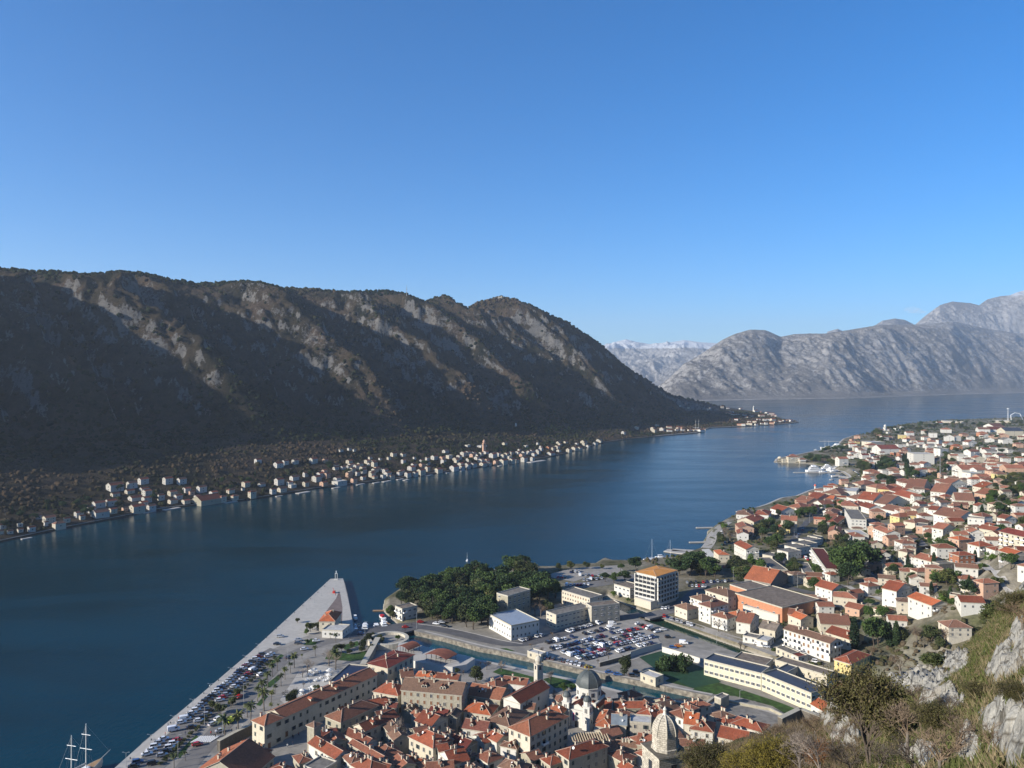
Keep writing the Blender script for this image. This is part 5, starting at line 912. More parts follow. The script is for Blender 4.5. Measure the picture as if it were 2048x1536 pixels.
def tiny(x, y, w, h, i):
    px, py = zp('X', x, y); X, Y, z = ray(px, py, 'L'); z = max(z, 1.2); s = Y / F / ZO['X'][2]; L = w * s * .9; hh = max(h * s * .62, 3); D = L * .6; a = rnd.uniform(-.5, .6)
    wc = 'w' if i % 3 else 'c'
    if i % 7 == 3: wc = 'p'
    e = link('far_house', None, None, (X, Y, z), a); mb = MB(); mb.box((0, 0, hh / 2 - 2), (L, D, hh + 4), 0)
    for sg in (-1, 1): mb.face([(sg * L / 2, -D / 2, hh), (sg * L / 2, D / 2, hh), (sg * L / 2, 0, hh + D * .2)], 0)
    mb.build('wall', WALL[wc], e); mb = MB(); r = D * .22; mb.face([(-L / 2 - .3, -D / 2 - .3, hh), (L / 2 + .3, -D / 2 - .3, hh), (L / 2 + .3, 0, hh + r), (-L / 2 - .3, 0, hh + r)]); mb.face([(-L / 2 - .3, D / 2 + .3, hh), (-L / 2 - .3, 0, hh + r), (L / 2 + .3, 0, hh + r), (L / 2 + .3, D / 2 + .3, hh)])
    mb.build('roof', ROOF['r'], e)
    wh = 'near the moored schooner' if px < 1412 else 'on the wooded headland slope' if px < 1465 else 'beside the headland church' if py < 832 else 'on the headland shore'
    tag(e, 'tiny far %s house %s' % (WNAME[wc], wh), 'house', 'far houses of the headland village')
for i, t in enumerate(XB): tiny(*t, i)
# ------------------------------------------------------------------ plants
def leaf_mat(name, c1, c2, c3=None, sc=.35):
    nr = sc > .5
    t = NT(name); co = t.coord(); a = t.noise(sc, 4, co, .7); g = t.n('NewGeometry')
    col = t.ramp(a, [(0.33, c1), (0.66, c2)])
    if c3:
        b = t.noise(sc * 2.7, 3, co, .7); col = t.mix(t.ramp(b, [(0.55, (0, 0, 0)), (0.7, (1, 1, 1))]), col, c3)
    oi = t.n('ObjectInfo').outputs['Random']
    col = t.mix(1.0, col, t.ramp(oi, [(0, (.85, .85, .85) if nr else (.55, .6, .65)), (0.5, (1, 1, 1)), (1, (1.1, 1.05, 1) if nr else (1.5, 1.35, 1.05))]), 'MULTIPLY')
    ri = t.ramp(t.noise(9.0, 1, co), [(.35, (.75, .75, .75)), (.65, (1.3, 1.3, 1.3))]); col = t.mix(1.0, col, ri, 'MULTIPLY')
    return t.fin(col, .75, .2)
LEAF = {'p': leaf_mat('pine_needles', (0.018, 0.038, 0.012), (0.045, 0.075, 0.022)), 'b': leaf_mat('dark_leaves', (0.028, 0.042, 0.014), (0.065, 0.078, 0.026), (0.10, 0.085, 0.035)),
        'x': leaf_mat('bare_twigs', (0.085, 0.062, 0.045), (0.16, 0.125, 0.095)), 'c': leaf_mat('cypress_needles', (0.014, 0.030, 0.012), (0.034, 0.056, 0.022)),
        'o': leaf_mat('olive_leaves', (0.036, 0.037, 0.012), (0.085, 0.075, 0.026), (0.10, 0.072, 0.045), .9), 'y': leaf_mat('yellow_green_leaves', (0.09, 0.078, 0.014), (0.19, 0.15, 0.022), (0.08, 0.06, 0.025), .9),
        'r': leaf_mat('rusty_leaves', (0.12, 0.055, 0.025), (0.22, 0.10, 0.035), (0.10, 0.085, 0.055), .9), 't': leaf_mat('pale_twigs', (0.13, 0.105, 0.085), (0.24, 0.20, 0.165), None, .9),
        'm': leaf_mat('palm_fronds', (0.035, 0.05, 0.016), (0.085, 0.095, 0.035)), 'g': leaf_mat('green_leaves', (0.03, 0.065, 0.012), (0.075, 0.12, 0.022))}
BARK = mottle('bark', (0.10, 0.078, 0.058), .3, 2.0)
BARKG = mottle('grey_bark', (0.17, 0.145, 0.12), .3, 2.0)
NR = np.random.RandomState(5)
def cards(P, size, mat, name, aspect=1.0, up=.0, N=None):
    """small leaf shaped faces at the points P"""
    n = len(P); a = NR.normal(size=(n, 3)); a /= np.linalg.norm(a, axis=1)[:, None]
    b = NR.normal(size=(n, 3)); b -= a * (a * b).sum(1)[:, None]; b /= np.linalg.norm(b, axis=1)[:, None]
    s = (size * NR.uniform(.6, 1.3, n))[:, None]; a = a * s; b = b * s * aspect
    V = np.stack([P - a, P + b * .7, P + a, P - b * .7], 1).reshape(-1, 3)
    me = bpy.data.meshes.new(name); me.vertices.add(4 * n); me.vertices.foreach_set('co', V.astype(np.float32).ravel())
    me.loops.add(4 * n); me.loops.foreach_set('vertex_index', np.arange(4 * n, dtype=np.int32)); me.polygons.add(n)
    me.polygons.foreach_set('loop_start', np.arange(0, 4 * n, 4, dtype=np.int32)); me.polygons.foreach_set('loop_total', np.full(n, 4, np.int32))
    me.materials.append(mat); me.update(calc_edges=True); return me
def blob_points(lobes, n):
    """points near the surface and through the volume of several lobes"""
    out = []; tot = sum(r[3] * r[4] for r in lobes)
    for x, y, z, rx, rz in lobes:
        k = int(n * rx * rz / tot); d = NR.normal(size=(k, 3)); d /= np.linalg.norm(d, axis=1)[:, None]
        rr = NR.uniform(.62, 1.06, k)[:, None] * (1 + .22 * np.sin(d[:, :1] * 7 + d[:, 1:2] * 5 + x) * np.cos(d[:, 2:3] * 6))
        out.append(d * rr * np.array([rx, rx, rz]) + np.array([x, y, z]))
    return np.concatenate(out)
def trunk_mesh(h, r, limbs, mat, name='trunk', top=.8):
    mb = MB(); p = Vector((0, 0, -.6)); segs = 4; pts = [p]
    for i in range(segs): p = p + Vector((NR.uniform(-.05, .05) * h, NR.uniform(-.05, .05) * h, (h * top + .6) / segs)); pts.append(p)
    for i in range(segs): mb.tube(pts[i], pts[i + 1], r * (1 - .18 * i), r * (1 - .18 * (i + 1)), 7)
    for k in range(limbs):
        s = pts[1 + k % (segs)]; a = NR.uniform(0, 6.28); L = h * NR.uniform(.2, .38); q = s + Vector((math.cos(a) * L * .8, math.sin(a) * L * .8, L * .6))
        mb.tube(s, q, r * .45, r * .12, 5)
    return mb.mesh(name, mat)
PROTO = {}
def proto(kind, i):
    """10 m tall prototypes: (trunk mesh, crown mesh)"""
    k = (kind, i)
    if k in PROTO: return PROTO[k]
    R = NR
    if kind == 'p':
        lobes = [(R.uniform(-2.6, 2.6), R.uniform(-2.6, 2.6), R.uniform(4.6, 8.2), R.uniform(1.5, 2.4), R.uniform(1.0, 1.7)) for _ in range(9)] + [(0, 0, 8.3, 1.9, 1.5)]
        r = (trunk_mesh(10, .30, 6, BARK), cards(blob_points(lobes, 2600), .36, LEAF['p'], 'crown'))
    elif kind == 'b':
        lobes = [(R.uniform(-2.2, 2.2), R.uniform(-2.2, 2.2), R.uniform(3.2, 7.6), R.uniform(1.6, 2.5), R.uniform(1.4, 2.1)) for _ in range(8)]
        r = (trunk_mesh(10, .28, 6, BARK), cards(blob_points(lobes, 2200), .38, LEAF['b'], 'crown'))
    elif kind == 'g':
        lobes = [(R.uniform(-2.2, 2.2), R.uniform(-2.2, 2.2), R.uniform(3.2, 7.6), R.uniform(1.6, 2.5), R.uniform(1.4, 2.1)) for _ in range(8)]
        r = (trunk_mesh(10, .28, 6, BARK), cards(blob_points(lobes, 2200), .38, LEAF['g'], 'crown'))
    elif kind == 'c':
        z = R.beta(1.3, 1.5, 1500) * 9.6 + .4; rad = 1.15 * np.sin(np.clip(z / 10.4, 0, 1) ** .7 * math.pi) ** .7 * R.uniform(.6, 1.1, 1500); a = R.uniform(0, 6.28, 1500)
        r = (trunk_mesh(10, .16, 0, BARK, top=.5), cards(np.stack([rad * np.cos(a), rad * np.sin(a), z], 1), .30, LEAF['c'], 'crown', 1.0))
    elif kind in ('x', 't'):
        mb = MB(); tips = []
        def grow(p, d, L, rad, lv):
            q = p + d * L; mb.tube(p, q, rad, rad * .6, 5 if lv < 2 else 3, cap=False)
            if lv >= 4: return
            for _ in range(4 if lv else 6):
                nd = (d + Vector((R.normal(), R.normal(), R.normal() * .6 + .15)) * (.55)).normalized(); grow(p.lerp(q, R.uniform(.55, 1)), nd, L * R.uniform(.6, .8), max(rad * .5, .022), lv + 1)
        grow(Vector((0, 0, -.3)), Vector((0, 0, 1)), 3.2, .22, 0)
        tm = MB(); tm.tube((0, 0, -.6), (0, 0, 2.9), .26, .2, 7); r = (tm.mesh('trunk', BARKG), mb.mesh('crown', LEAF[kind]))
    elif kind == 'm':
        mb = MB(); tm = MB(); hh = 7.6; prev = Vector((0, 0, -.4))
        for s in range(6): q = Vector((.05 * s * math.sin(i), .04 * s, -.4 + (hh + .4) * (s + 1) / 6)); tm.tube(prev, q, .27 - .012 * s, .26 - .012 * s, 8); prev = q
        for f in range(34):
            a = f * 2.4 + R.uniform(-.2, .2); el = R.uniform(-.35, 1.15); L = R.uniform(2.5, 3.3); p = prev.copy(); d = Vector((math.cos(a) * math.cos(el), math.sin(a) * math.cos(el), math.sin(el))); sd = Vector((-math.sin(a), math.cos(a), 0))
            for s in range(6):
                q = p + d * (L / 6); w0 = .42 * math.sin(math.pi * (s + .35) / 6.7); w1 = .42 * math.sin(math.pi * min(s + 1.35, 6.6) / 6.7); dr = Vector((0, 0, -.22))
                mb.face([p, p + sd * w0 + dr * w0 * 2, q + sd * w1 + dr * w1 * 2, q]); mb.face([p, q, q - sd * w1 + dr * w1 * 2, p - sd * w0 + dr * w0 * 2])
                p = q; d = (d + Vector((0, 0, -.26))).normalized()
        r = (tm.mesh('trunk', BARKG), mb.mesh('crown', LEAF['m']))
    elif kind in ('o', 'y', 'r', 'O'):      # near bushes: twigs and small leaves, about 6 m
        k2 = 'o' if kind == 'O' else kind; mb = MB(); tips = []
        def grow(p, d, L, rad, lv):
            q = p + d * L; mb.tube(p, q, rad, rad * .65, 4 if lv < 2 else 3, cap=False)
            if lv >= 3: tips.append(np.array(q)); tips.append(np.array(p.lerp(q, .5)))
            if lv >= 4: return
            for _ in range(4 if lv else 7):
                nd = (d + Vector((R.normal(), R.normal(), R.normal() * .5 + .1)) * .5).normalized(); grow(p.lerp(q, R.uniform(.5, 1)), nd, L * R.uniform(.62, .85), max(rad * .55, .014), lv + 1)
        for _ in range(3): grow(Vector((R.uniform(-.3, .3), R.uniform(-.3, .3), -.3)), Vector((R.normal() * .35, R.normal() * .35, 1)).normalized(), 2.3, .11, 0)
        T = np.array(tips); rep = 5; T = np.repeat(T, rep, 0) + NR.normal(size=(len(T) * rep, 3)) * .26
        r = (mb.mesh('branches', BARK), cards(T, .105, LEAF[k2], 'crown', .6))
    PROTO[k] = r; return r
TREES = []
def tree(kind, X, Y, z, h, name, label, cat, group, wide=1.0):
    i = rnd.randrange(4); tm, cm = proto(kind, i); base = 6.5 if kind in 'oyr' else 8.5 if kind in 'xt' else 10.0
    s = h / base; e = empty(name, (X, Y, z), rnd.uniform(0, 6.28)); e.scale = (s * wide, s * wide, s)
    link('branches' if kind in 'oyr' else 'trunk', tm, e); link('crown', cm, e); tag(e, label, cat, group); TREES.append((X, Y)); return e
TN = {'p': ('pine_tree', 'dark green pine', 'pine tree'), 'b': ('broadleaf_tree', 'dusky green broadleaf tree', 'tree'), 'g': ('broadleaf_tree', 'bright green leafy tree', 'tree'), 'c': ('cypress_tree', 'narrow dark cypress', 'cypress'), 'x': ('bare_tree', 'brown leafless tree', 'tree'), 't': ('bare_tree', 'pale leafless tree', 'tree'), 'm': ('palm_tree', 'tall palm with drooping fronds', 'palm tree')}
def tr(zn, x, y, hpx, kind, wide=1.0, where=None, side='R', group=None):
    px, py = zp(zn, x, y); X, Y, z = ray(px, py, side); h = hpx / ZO[zn][2] * Y / F; n, l, c = TN[kind]
    tree(kind, X, Y, z, h, n, l + ' ' + (where or near(px, py)), c, group or {'m': 'palms along the promenade', 'p': 'pines of the town', 'c': 'cypresses', 'x': 'leafless trees', 't': 'leafless trees'}.get(kind, 'leafy trees among the houses'), wide)
# palms on the promenade (zone A), with real height
for x, y, h in ((965, 490, 170), (925, 540, 120), (740, 580, 160), (790, 520, 150), (695, 690, 190), (830, 678, 150), (870, 610, 140), (655, 930, 260), (635, 800, 220), (590, 835, 180), (520, 1050, 230), (485, 995, 170), (725, 940, 100), (730, 850, 150), (1180, 370, 120), (390, 1180, 280), (255, 1240, 290), (1335, 195, 70), (1390, 230, 110), (1390, 510, 230), (770, 760, 110), (1045, 400, 60), (800, 910, 60)):
    tr('A', x, y, h, 'm', where='on the promenade lawn' if x < 860 else 'near the cafe square')
for x, y, h in ((1270, 1525, 180), (1385, 1440, 110), (1790, 980, 130), (1850, 900, 110), (1720, 960, 120), (1290, 1400, 60)): tr('F', x, y, h, 'm', where='between the parked cars')
for x, y, h in ((210, 960, 110), (370, 780, 90), (130, 900, 90), (1530, 350, 60), (1660, 330, 70), (330, 870, 90)): tr('A', x, y, h, 'b', 1.3, where='in the planter by the parked cars')
for x, y, h, k in ((1380, 340, 100, 'b'), (1450, 320, 90, 'b'), (1560, 290, 80, 'b'), (1720, 240, 110, 'b'), (1760, 200, 80, 'b'), (1660, 300, 110, 'b'), (1750, 330, 90, 'b'), (1130, 120, 110, 'b'), (1200, 100, 90, 'b'), (1090, 150, 70, 'g'), (1100, 250, 60, 'g'), (1000, 30, 60, 'b'), (1150, 100, 80, 'b'),
                   (1100, 560, 190, 't'), (1320, 470, 210, 't'), (1390, 480, 200, 't'), (1050, 590, 130, 't'), (980, 840, 170, 'x'), (880, 830, 130, 'x'), (940, 850, 160, 'b'), (1190, 740, 90, 'b'), (1060, 690, 60, 'x'), (1760, 230, 60, 'g')):
    tr('A', x, y, h, k, where='in the park by the cafe square' if y > 380 else 'in the park by the bridge road')
for zn, x, y, h, k, wd in (('B', 520, 1320, 330, 't', .8), ('B', 1290, 640, 170, 'b', 1.1), ('B', 1160, 560, 60, 'x', 1), ('B', 1100, 550, 70, 'b', 1), ('B', 1400, 510, 110, 'x', 1.2), ('B', 1550, 530, 130, 'x', 1), ('B', 1330, 480, 60, 'x', 1.3), ('C', 520, 660, 170, 'x', .8), ('C', 430, 870, 260, 'b', .7), ('C', 560, 880, 200, 'x', .7), ('C', 650, 730, 90, 'g', 1.2), ('C', 740, 720, 70, 'g', 1.1),
                            ('C', 1270, 570, 230, 'b', .8), ('C', 1110, 410, 150, 'x', .7), ('C', 1000, 450, 60, 'x', 1), ('D', 150, 690, 330, 'p', .8), ('D', 240, 690, 340, 'p', .7), ('D', 320, 690, 350, 'p', .7), ('D', 440, 700, 100, 'x', .8), ('D', 810, 740, 70, 'b', .8), ('D', 950, 740, 40, 'g', 1.8), ('D', 1020, 830, 40, 'g', 1), ('D', 1350, 880, 220, 'c', .8), ('D', 1540, 920, 250, 'c', 1.0), ('D', 1600, 930, 240, 'c', 1.1), ('D', 1560, 990, 120, 'b', 1.2), ('D', 1480, 960, 90, 'b', 1.2),
                            ('D', 1300, 780, 160, 'x', .5), ('D', 700, 120, 160, 'x', 1), ('D', 930, 340, 150, 'x', .6), ('D', 240, 240, 50, 'b', 1.4), ('D', 540, 210, 40, 'g', 1), ('D', 790, 340, 60, 'x', 1), ('C', 1210, 210, 50, 'x', 1), ('C', 430, 340, 60, 'x', 1), ('C', 320, 280, 50, 'x', 1), ('C', 540, 170, 50, 'x', 1),
                            ('E', 310, 300, 330, 'c', 1.2), ('E', 500, 300, 330, 'p', .8), ('E', 560, 270, 300, 'p', .9), ('E', 740, 270, 260, 'c', 1.2), ('E', 670, 280, 260, 'c', 1.1), ('E', 800, 220, 170, 'b', 1), ('E', 950, 230, 190, 'x', 1.2), ('E', 1100, 220, 180, 'b', 1.2), ('E', 1240, 240, 170, 'x', 1.2), ('E', 1340, 200, 120, 'x', 1.2), ('E', 480, 380, 140, 'x', 1.2), ('E', 1020, 290, 120, 'x', 1.0), ('E', 1180, 290, 130, 'b', 1.0)):
    tr(zn, x, y, h, k, wd)
fill_done = 0
for i in range(15):
    f = (i + .5) / 15; x, y = (1120 + (1640 - 1120) * f, 1500 + (985 - 1500) * f); tr('F', x + rnd.uniform(-8, 8), y + rnd.uniform(-8, 8), rnd.uniform(26, 50), 'b', 1.7, where='in the planter between parking row and road, near end')
for i in range(13):
    f = (i + .5) / 13; x, y = (330 + (770 - 330) * f, 830 + (385 - 830) * f); tr('A', x + rnd.uniform(-8, 8), y + rnd.uniform(-8, 8), rnd.uniform(24, 42), 'b', 1.7, where='in the planter between parking row and road, far end')
# the pine grove by the shore
def fill(n, pts, zn, kinds, hm, where=None, side='R', wide=(.9, 1.3), group=None, sep=4.5):
    P = [zp(zn, a, b) for a, b in pts]; xs = [p[0] for p in P]; ys = [p[1] for p in P]; k = 0; tries = 0
    while k < n and tries < n * 40:
        tries += 1; x = rnd.uniform(min(xs), max(xs)); y = rnd.uniform(min(ys), max(ys))
        if float(sdist(np.array([x]), np.array([y]), P)[0]) < 0: continue
        X, Y, z = ray(x, y, side)
        if any((X - a) ** 2 + (Y - b) ** 2 < sep * sep for a, b in TREES): continue
        if near_house(X, Y, 1.5): continue
        kd = kinds[rnd.randrange(len(kinds))]; nm, l, c = TN[kd]
        tree(kd, X, Y, z, rnd.uniform(*hm), nm, l + ' ' + (where or near(x, y)), c, group or {'p': 'pines of the town', 'c': 'cypresses', 'x': 'leafless trees'}.get(kd, 'leafy trees among the houses'), rnd.uniform(*wide)); k += 1
HB = []
for o in TAGGED:
    ch = [c for c in o.children if c.name.startswith('wall')]
    if ch:
        w = ch[0].data.vertices; m = max(max(abs(v.co.x) for v in w), max(abs(v.co.y) for v in w)); mn = min(max(abs(v.co.x) for v in w), max(abs(v.co.y) for v in w)); HB.append((o.location.x, o.location.y, m, mn, o.rotation_euler.z))
HBn = np.array(HB)
def near_house(X, Y, pad):
    HBn = np.array(HB)
    dx = X - HBn[:, 0]; dy = Y - HBn[:, 1]; c = np.cos(HBn[:, 4]); s = np.sin(HBn[:, 4]); a = np.abs(dx * c + dy * s); b = np.abs(-dx * s + dy * c)
    r = np.maximum(HBn[:, 2], HBn[:, 3]); q = np.hypot(dx, dy); return bool(np.any((q < HBn[:, 3] + pad) | ((a < HBn[:, 2] + pad) & (b < HBn[:, 3] + pad) & (q < HBn[:, 2] + pad))))
def fill_houses(n, pts, zn, side, name, group, wr, hr_, where, cols='wwwcp', rks='gh', pad=3, yaw=None, wk=('plain',), chim=0):
    P = [zp(zn, a, b) for a, b in pts]; xs = [p[0] for p in P]; ys = [p[1] for p in P]; k = 0; tries = 0
    while k < n and tries < n * 60:
        tries += 1; x = rnd.uniform(min(xs), max(xs)); y = rnd.uniform(min(ys), max(ys))
        if float(sdist(np.array([x]), np.array([y]), P)[0]) < 0: continue
        X, Y, z = ray(x, y, side); w = rnd.uniform(*wr) / 2; d = w * rnd.uniform(.6, .9); h = rnd.uniform(*hr_)
        if near_house(X, Y, w + pad): continue
        if side == 'R' and x > 1260 and (int(X // 4), int(Y // 4)) in RCELL: continue
        a = math.atan2(SY, SX) if side == 'L' else (rnd.uniform(-.4, .4) if yaw is None else yaw + rnd.choice([0, 1.57]) + rnd.uniform(-.1, .1)); u = Vector((math.cos(a), math.sin(a))); v = Vector((-u.y, u.x))
        wc = rnd.choice(cols); rk = rnd.choice(rks); rc = rnd.choice('rttb' if side == 'R' else 'r'); st = max(1, round(h / 3)); lb = where(x, y, wc, rc, rk, st) if callable(where) else auto(wc, rc, rk, st, x, y, name.replace('_', ' '))
        o = building_c(name, Vector((X, Y)), u, v, w, d, max(z, 1.4) + h, max(z, 1.4), rk, rc, wc, lb, name.replace('_', ' '), group, rnd.uniform(.38, .5), st, wk, 3.2, True, chim, 0, 0, .4, 0, 4.0 if z > 3 else .3, None, .8)
        HB.append((X, Y, w, d, a)); k += 1
RCELL = set()
for o in bpy.data.objects:
    if o.name.split('.')[0] in ('road', 'path', 'beach') and len(o.data.vertices) < 4000:
        for v in o.data.vertices: RCELL |= {(int(v.co.x // 4) + i, int(v.co.y // 4) + j) for i in (-1, 0, 1) for j in (-1, 0, 1)}
for a_, b_, c_, d_ in ((32.5, 336, 13, 9), (27, 322, 8, 5), (24, 316, 6, 4)): HB.append((a_, b_, c_, d_, 1.05))
fill_houses(30, [(600, 1530), (680, 1470), (750, 1430), (930, 1440), (1110, 1500), (1200, 1440), (1300, 1440), (1500, 1480), (1380, 1570), (560, 1580)], 'O', 'R', 'townhouse', TG, (6, 10), (5, 7.5), None, 'wcsss', 'ghG', -.5, .55, ('stone', 'closed', 'shut'), 2)
fill_houses(8, [(1080, 1420), (1110, 1460), (1240, 1480), (1300, 1470), (1260, 1420), (1200, 1410)], 'O', 'R', 'townhouse', TG, (6, 9), (5, 7), None, 'wcs', 'gh', -.5, .3, ('stone', 'closed'), 1)
EG = 'villas and flats on the east shore'
fill_houses(62, [(1700, 890), (1800, 875), (2060, 870), (2060, 960), (1930, 985), (1700, 975), (1710, 930)], 'O', 'R', 'house', EG, (9, 15), (5, 9), None, 'wwwcp', 'gh', 1)
fill_houses(26, [(1690, 1000), (1860, 985), (1990, 1060), (2060, 1110), (2000, 1180), (1850, 1130), (1760, 1090)], 'O', 'R', 'house', EG, (9, 13), (5, 8), None, 'wwcp', 'gh', 2)
fill_houses(14, [(1700, 1110), (1800, 1180), (1990, 1200), (1900, 1280), (1780, 1260), (1700, 1230)], 'O', 'R', 'house', EG, (8, 12), (4, 6.5), None, 'wcc', 'gh', 3)
LW_ = lambda x, y, wc, rc, rk, st: 'small %s house, %s roof, %s' % (WNAME[wc], RNAME[rc].replace('tiled', 'tile'), [n for l, n in LWH if x < l][0])
fill_houses(60, [(1690, 985), (1750, 965), (2060, 965), (2060, 1180), (1900, 1220), (1700, 1240), (1680, 1150), (1690, 1060)], 'O', 'R', 'cottage', EG, (7, 11), (3.5, 6.5), None, 'wwcps', 'ghG', 1.2)
fill_houses(12, [(1440, 1160), (1600, 1130), (1680, 1170), (1650, 1230), (1600, 1190)], 'O', 'R', 'cottage', EG, (7, 11), (3.5, 6.5), None, 'wcc', 'gh', 2)
fill_houses(22, [(1570, 1020), (1690, 965), (1720, 1000), (1640, 1060)], 'O', 'R', 'cottage', EG, (8, 12), (4, 6.5), None, 'wcp', 'gh', 1)
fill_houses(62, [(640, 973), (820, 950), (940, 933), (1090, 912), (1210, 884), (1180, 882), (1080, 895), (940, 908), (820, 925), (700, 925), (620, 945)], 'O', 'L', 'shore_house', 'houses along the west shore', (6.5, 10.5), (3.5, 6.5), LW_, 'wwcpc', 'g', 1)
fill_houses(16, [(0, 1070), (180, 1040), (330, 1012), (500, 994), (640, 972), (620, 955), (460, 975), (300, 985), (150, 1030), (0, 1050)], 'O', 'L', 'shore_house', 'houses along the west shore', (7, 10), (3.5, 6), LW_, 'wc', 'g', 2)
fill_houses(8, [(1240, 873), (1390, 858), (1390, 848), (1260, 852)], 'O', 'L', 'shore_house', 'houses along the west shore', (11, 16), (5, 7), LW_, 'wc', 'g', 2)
fill(58, [(-30, 650), (100, 560), (300, 500), (560, 470), (800, 480), (1000, 520), (1090, 570), (1080, 660), (860, 660), (830, 700), (470, 720), (420, 800), (430, 930), (200, 930), (0, 850)], 'Q', 'pppppb', (11, 16), 'in the dense grove left of the grey tower block', wide=(.9, 1.2), sep=5)
fill(34, [(788, 1198), (860, 1178), (930, 1162), (985, 1150), (1050, 1143), (1090, 1162), (1000, 1178), (900, 1195), (820, 1215)], 'O', 'pppb', (10, 15), 'at the water edge of the grove', wide=(1, 1.3), sep=5)
fill(60, [(1690, 985), (1750, 965), (2060, 965), (2060, 1180), (1900, 1220), (1700, 1240), (1560, 1130), (1640, 1040)], 'O', 'ppcx', (6, 10), None, wide=(1, 1.4), sep=4)
fill(16, [(1090, 600), (1250, 560), (1450, 560), (1560, 540), (1700, 600), (1740, 720), (1640, 740), (1480, 680), (1440, 600), (1180, 590)], 'P', 'ppbb', (9, 14), 'behind the small modern villa', wide=(.9, 1.3))
fill(6, [(1090, 630), (1170, 620), (1220, 740), (1160, 720)], 'P', 'bbg', (3, 5), 'in the garden of the small modern villa', sep=3)
for zn, x, y, h, k, wd in (('Q', 870, 780, 180, 'x', 1), ('Q', 930, 790, 170, 'x', 1), ('Q', 1000, 760, 160, 'b', 1), ('Q', 1080, 600, 160, 'p', .9), ('Q', 1110, 310, 80, 'b', 1), ('Q', 1240, 305, 100, 'b', 1.1), ('Q', 1400, 300, 90, 'b', 1), ('Q', 1560, 300, 60, 'b', 1), ('Q', 1750, 330, 90, 'p', 1), ('Q', 1900, 330, 160, 'p', 1), ('Q', 1590, 430, 100, 'p', 1.3), ('Q', 1680, 440, 110, 'p', 1.3), ('Q', 1790, 420, 110, 'p', 1.3), ('Q', 1680, 580, 60, 'g', 1.3), ('Q', 1830, 630, 50, 'g', 1), ('Q', 1040, 980, 50, 'x', 1), ('Q', 820, 1100, 50, 'x', 1), ('Q', 950, 1160, 80, 'x', .9)): tr(zn, x, y, h, k, wd)
fill(11, [(740, 470), (1180, 500), (1180, 440), (1040, 400), (760, 420)], 'R', 'ppb', (10, 15), 'in the park behind the apricot roofed hotel')
fill(12, [(1290, 480), (1450, 560), (1660, 480), (1640, 400), (1300, 380)], 'R', 'bbgx', (9, 13), 'in the park above the hotel street')
fill(16, [(560, 560), (740, 760), (800, 700), (960, 600), (980, 540), (780, 440), (620, 480)], 'S', 'ppb', (8, 13), 'in the pine stand behind the stepped row houses')
fill(14, [(740, 380), (880, 360), (1060, 400), (1280, 380), (1480, 330), (1460, 260), (1100, 310), (900, 310)], 'S', 'ppbg', (7, 10), None)
fill(14, [(1180, 480), (1280, 640), (1300, 800), (1480, 760), (1480, 640), (1440, 480), (1250, 420)], 'S', 'pbxb', (7, 11), None)
fill(8, [(900, 960), (1060, 990), (1240, 1040), (1260, 960), (1100, 940), (900, 880)], 'S', 'bgb', (6, 9), None)
fill(7, [(160, 560), (240, 700), (320, 700), (270, 480), (200, 480)], 'S', 'gbx', (6, 9), 'behind the pebble beach')
for i, (x, y, h, wd) in enumerate(((1450, 1010, 330, 1.0), (1560, 1030, 370, 1.15), (1660, 980, 350, 1.1), (1400, 960, 210, 1.0), (1600, 860, 260, .9), (1510, 1080, 240, 1.0))): tr('S', x, y, h, 'p', wd, where='in the big dark cedar clump among the villas')
for zn, x, y, h, k, wd in (('T', 700, 960, 130, 'b', 1.2), ('T', 900, 1080, 130, 'b', 1.2), ('T', 980, 1090, 120, 'x', 1.2), ('T', 1170, 1060, 150, 'g', 1.3), ('T', 1260, 1080, 170, 'b', 1.3), ('T', 1330, 1060, 170, 'g', 1.2), ('T', 1420, 1000, 130, 'x', 1.2), ('T', 1700, 840, 110, 'g', 1.3), ('T', 1850, 860, 120, 'x', 1.2), ('T', 1680, 1130, 130, 'x', 1.3), ('T', 1780, 1100, 120, 'b', 1.2), ('T', 730, 300, 70, 'b', 1.2), ('T', 1010, 190, 70, 'g', 1.2), ('T', 1420, 280, 90, 'x', 1.2),
                            ('T', 1180, 700, 60, 'g', 1.5), ('T', 420, 560, 60, 'b', 1.4), ('T', 560, 1180, 60, 'g', 1.3), ('T', 470, 1400, 110, 'g', 1.3), ('T', 600, 1420, 130, 'g', 1.2), ('T', 1480, 1300, 120, 'x', 1.2), ('T', 1600, 1310, 120, 'x', 1.2), ('T', 860, 1330, 60, 'g', 1)): tr(zn, x, y, h, k, wd)
fill(34, [(1480, 40), (1700, 30), (2080, 0), (2100, 480), (1900, 480), (1780, 340), (1640, 340), (1700, 200), (1500, 110)], 'T', 'bbbxbg', (5, 9), 'on the wooded slope at the right edge', wide=(1, 1.5))
fill(12, [(700, 400), (1000, 440), (1400, 480), (1700, 640), (1600, 800), (1200, 900), (900, 700), (700, 560)], 'T', 'bgxb', (4, 7), None, wide=(1, 1.4))
fill(34, [(700, 1180), (1300, 1200), (1360, 1290), (1100, 1290), (860, 1290), (560, 1280)], 'T', 'bgxb', (3.5, 6), None, wide=(1, 1.4))
fill(10, [(0, 620), (250, 600), (590, 600), (560, 520), (250, 540), (60, 590)], 'U', 'ppb', (8, 12), 'on the seaside point', wide=(1.1, 1.5), side='R')
fill(10, [(20, 800), (240, 830), (250, 700), (40, 700)], 'U', 'x', (8, 11), 'on the seaside point', wide=(1, 1.3))
fill(16, [(740, 650), (1290, 720), (1300, 620), (760, 590)], 'W', 'ppb', (8, 12), 'on the seaside point', wide=(1.1, 1.5), sep=7)
fill(12, [(690, 1000), (900, 1060), (920, 900), (720, 840)], 'U', 'pb', (9, 13), 'behind the small marina', wide=(1, 1.4))
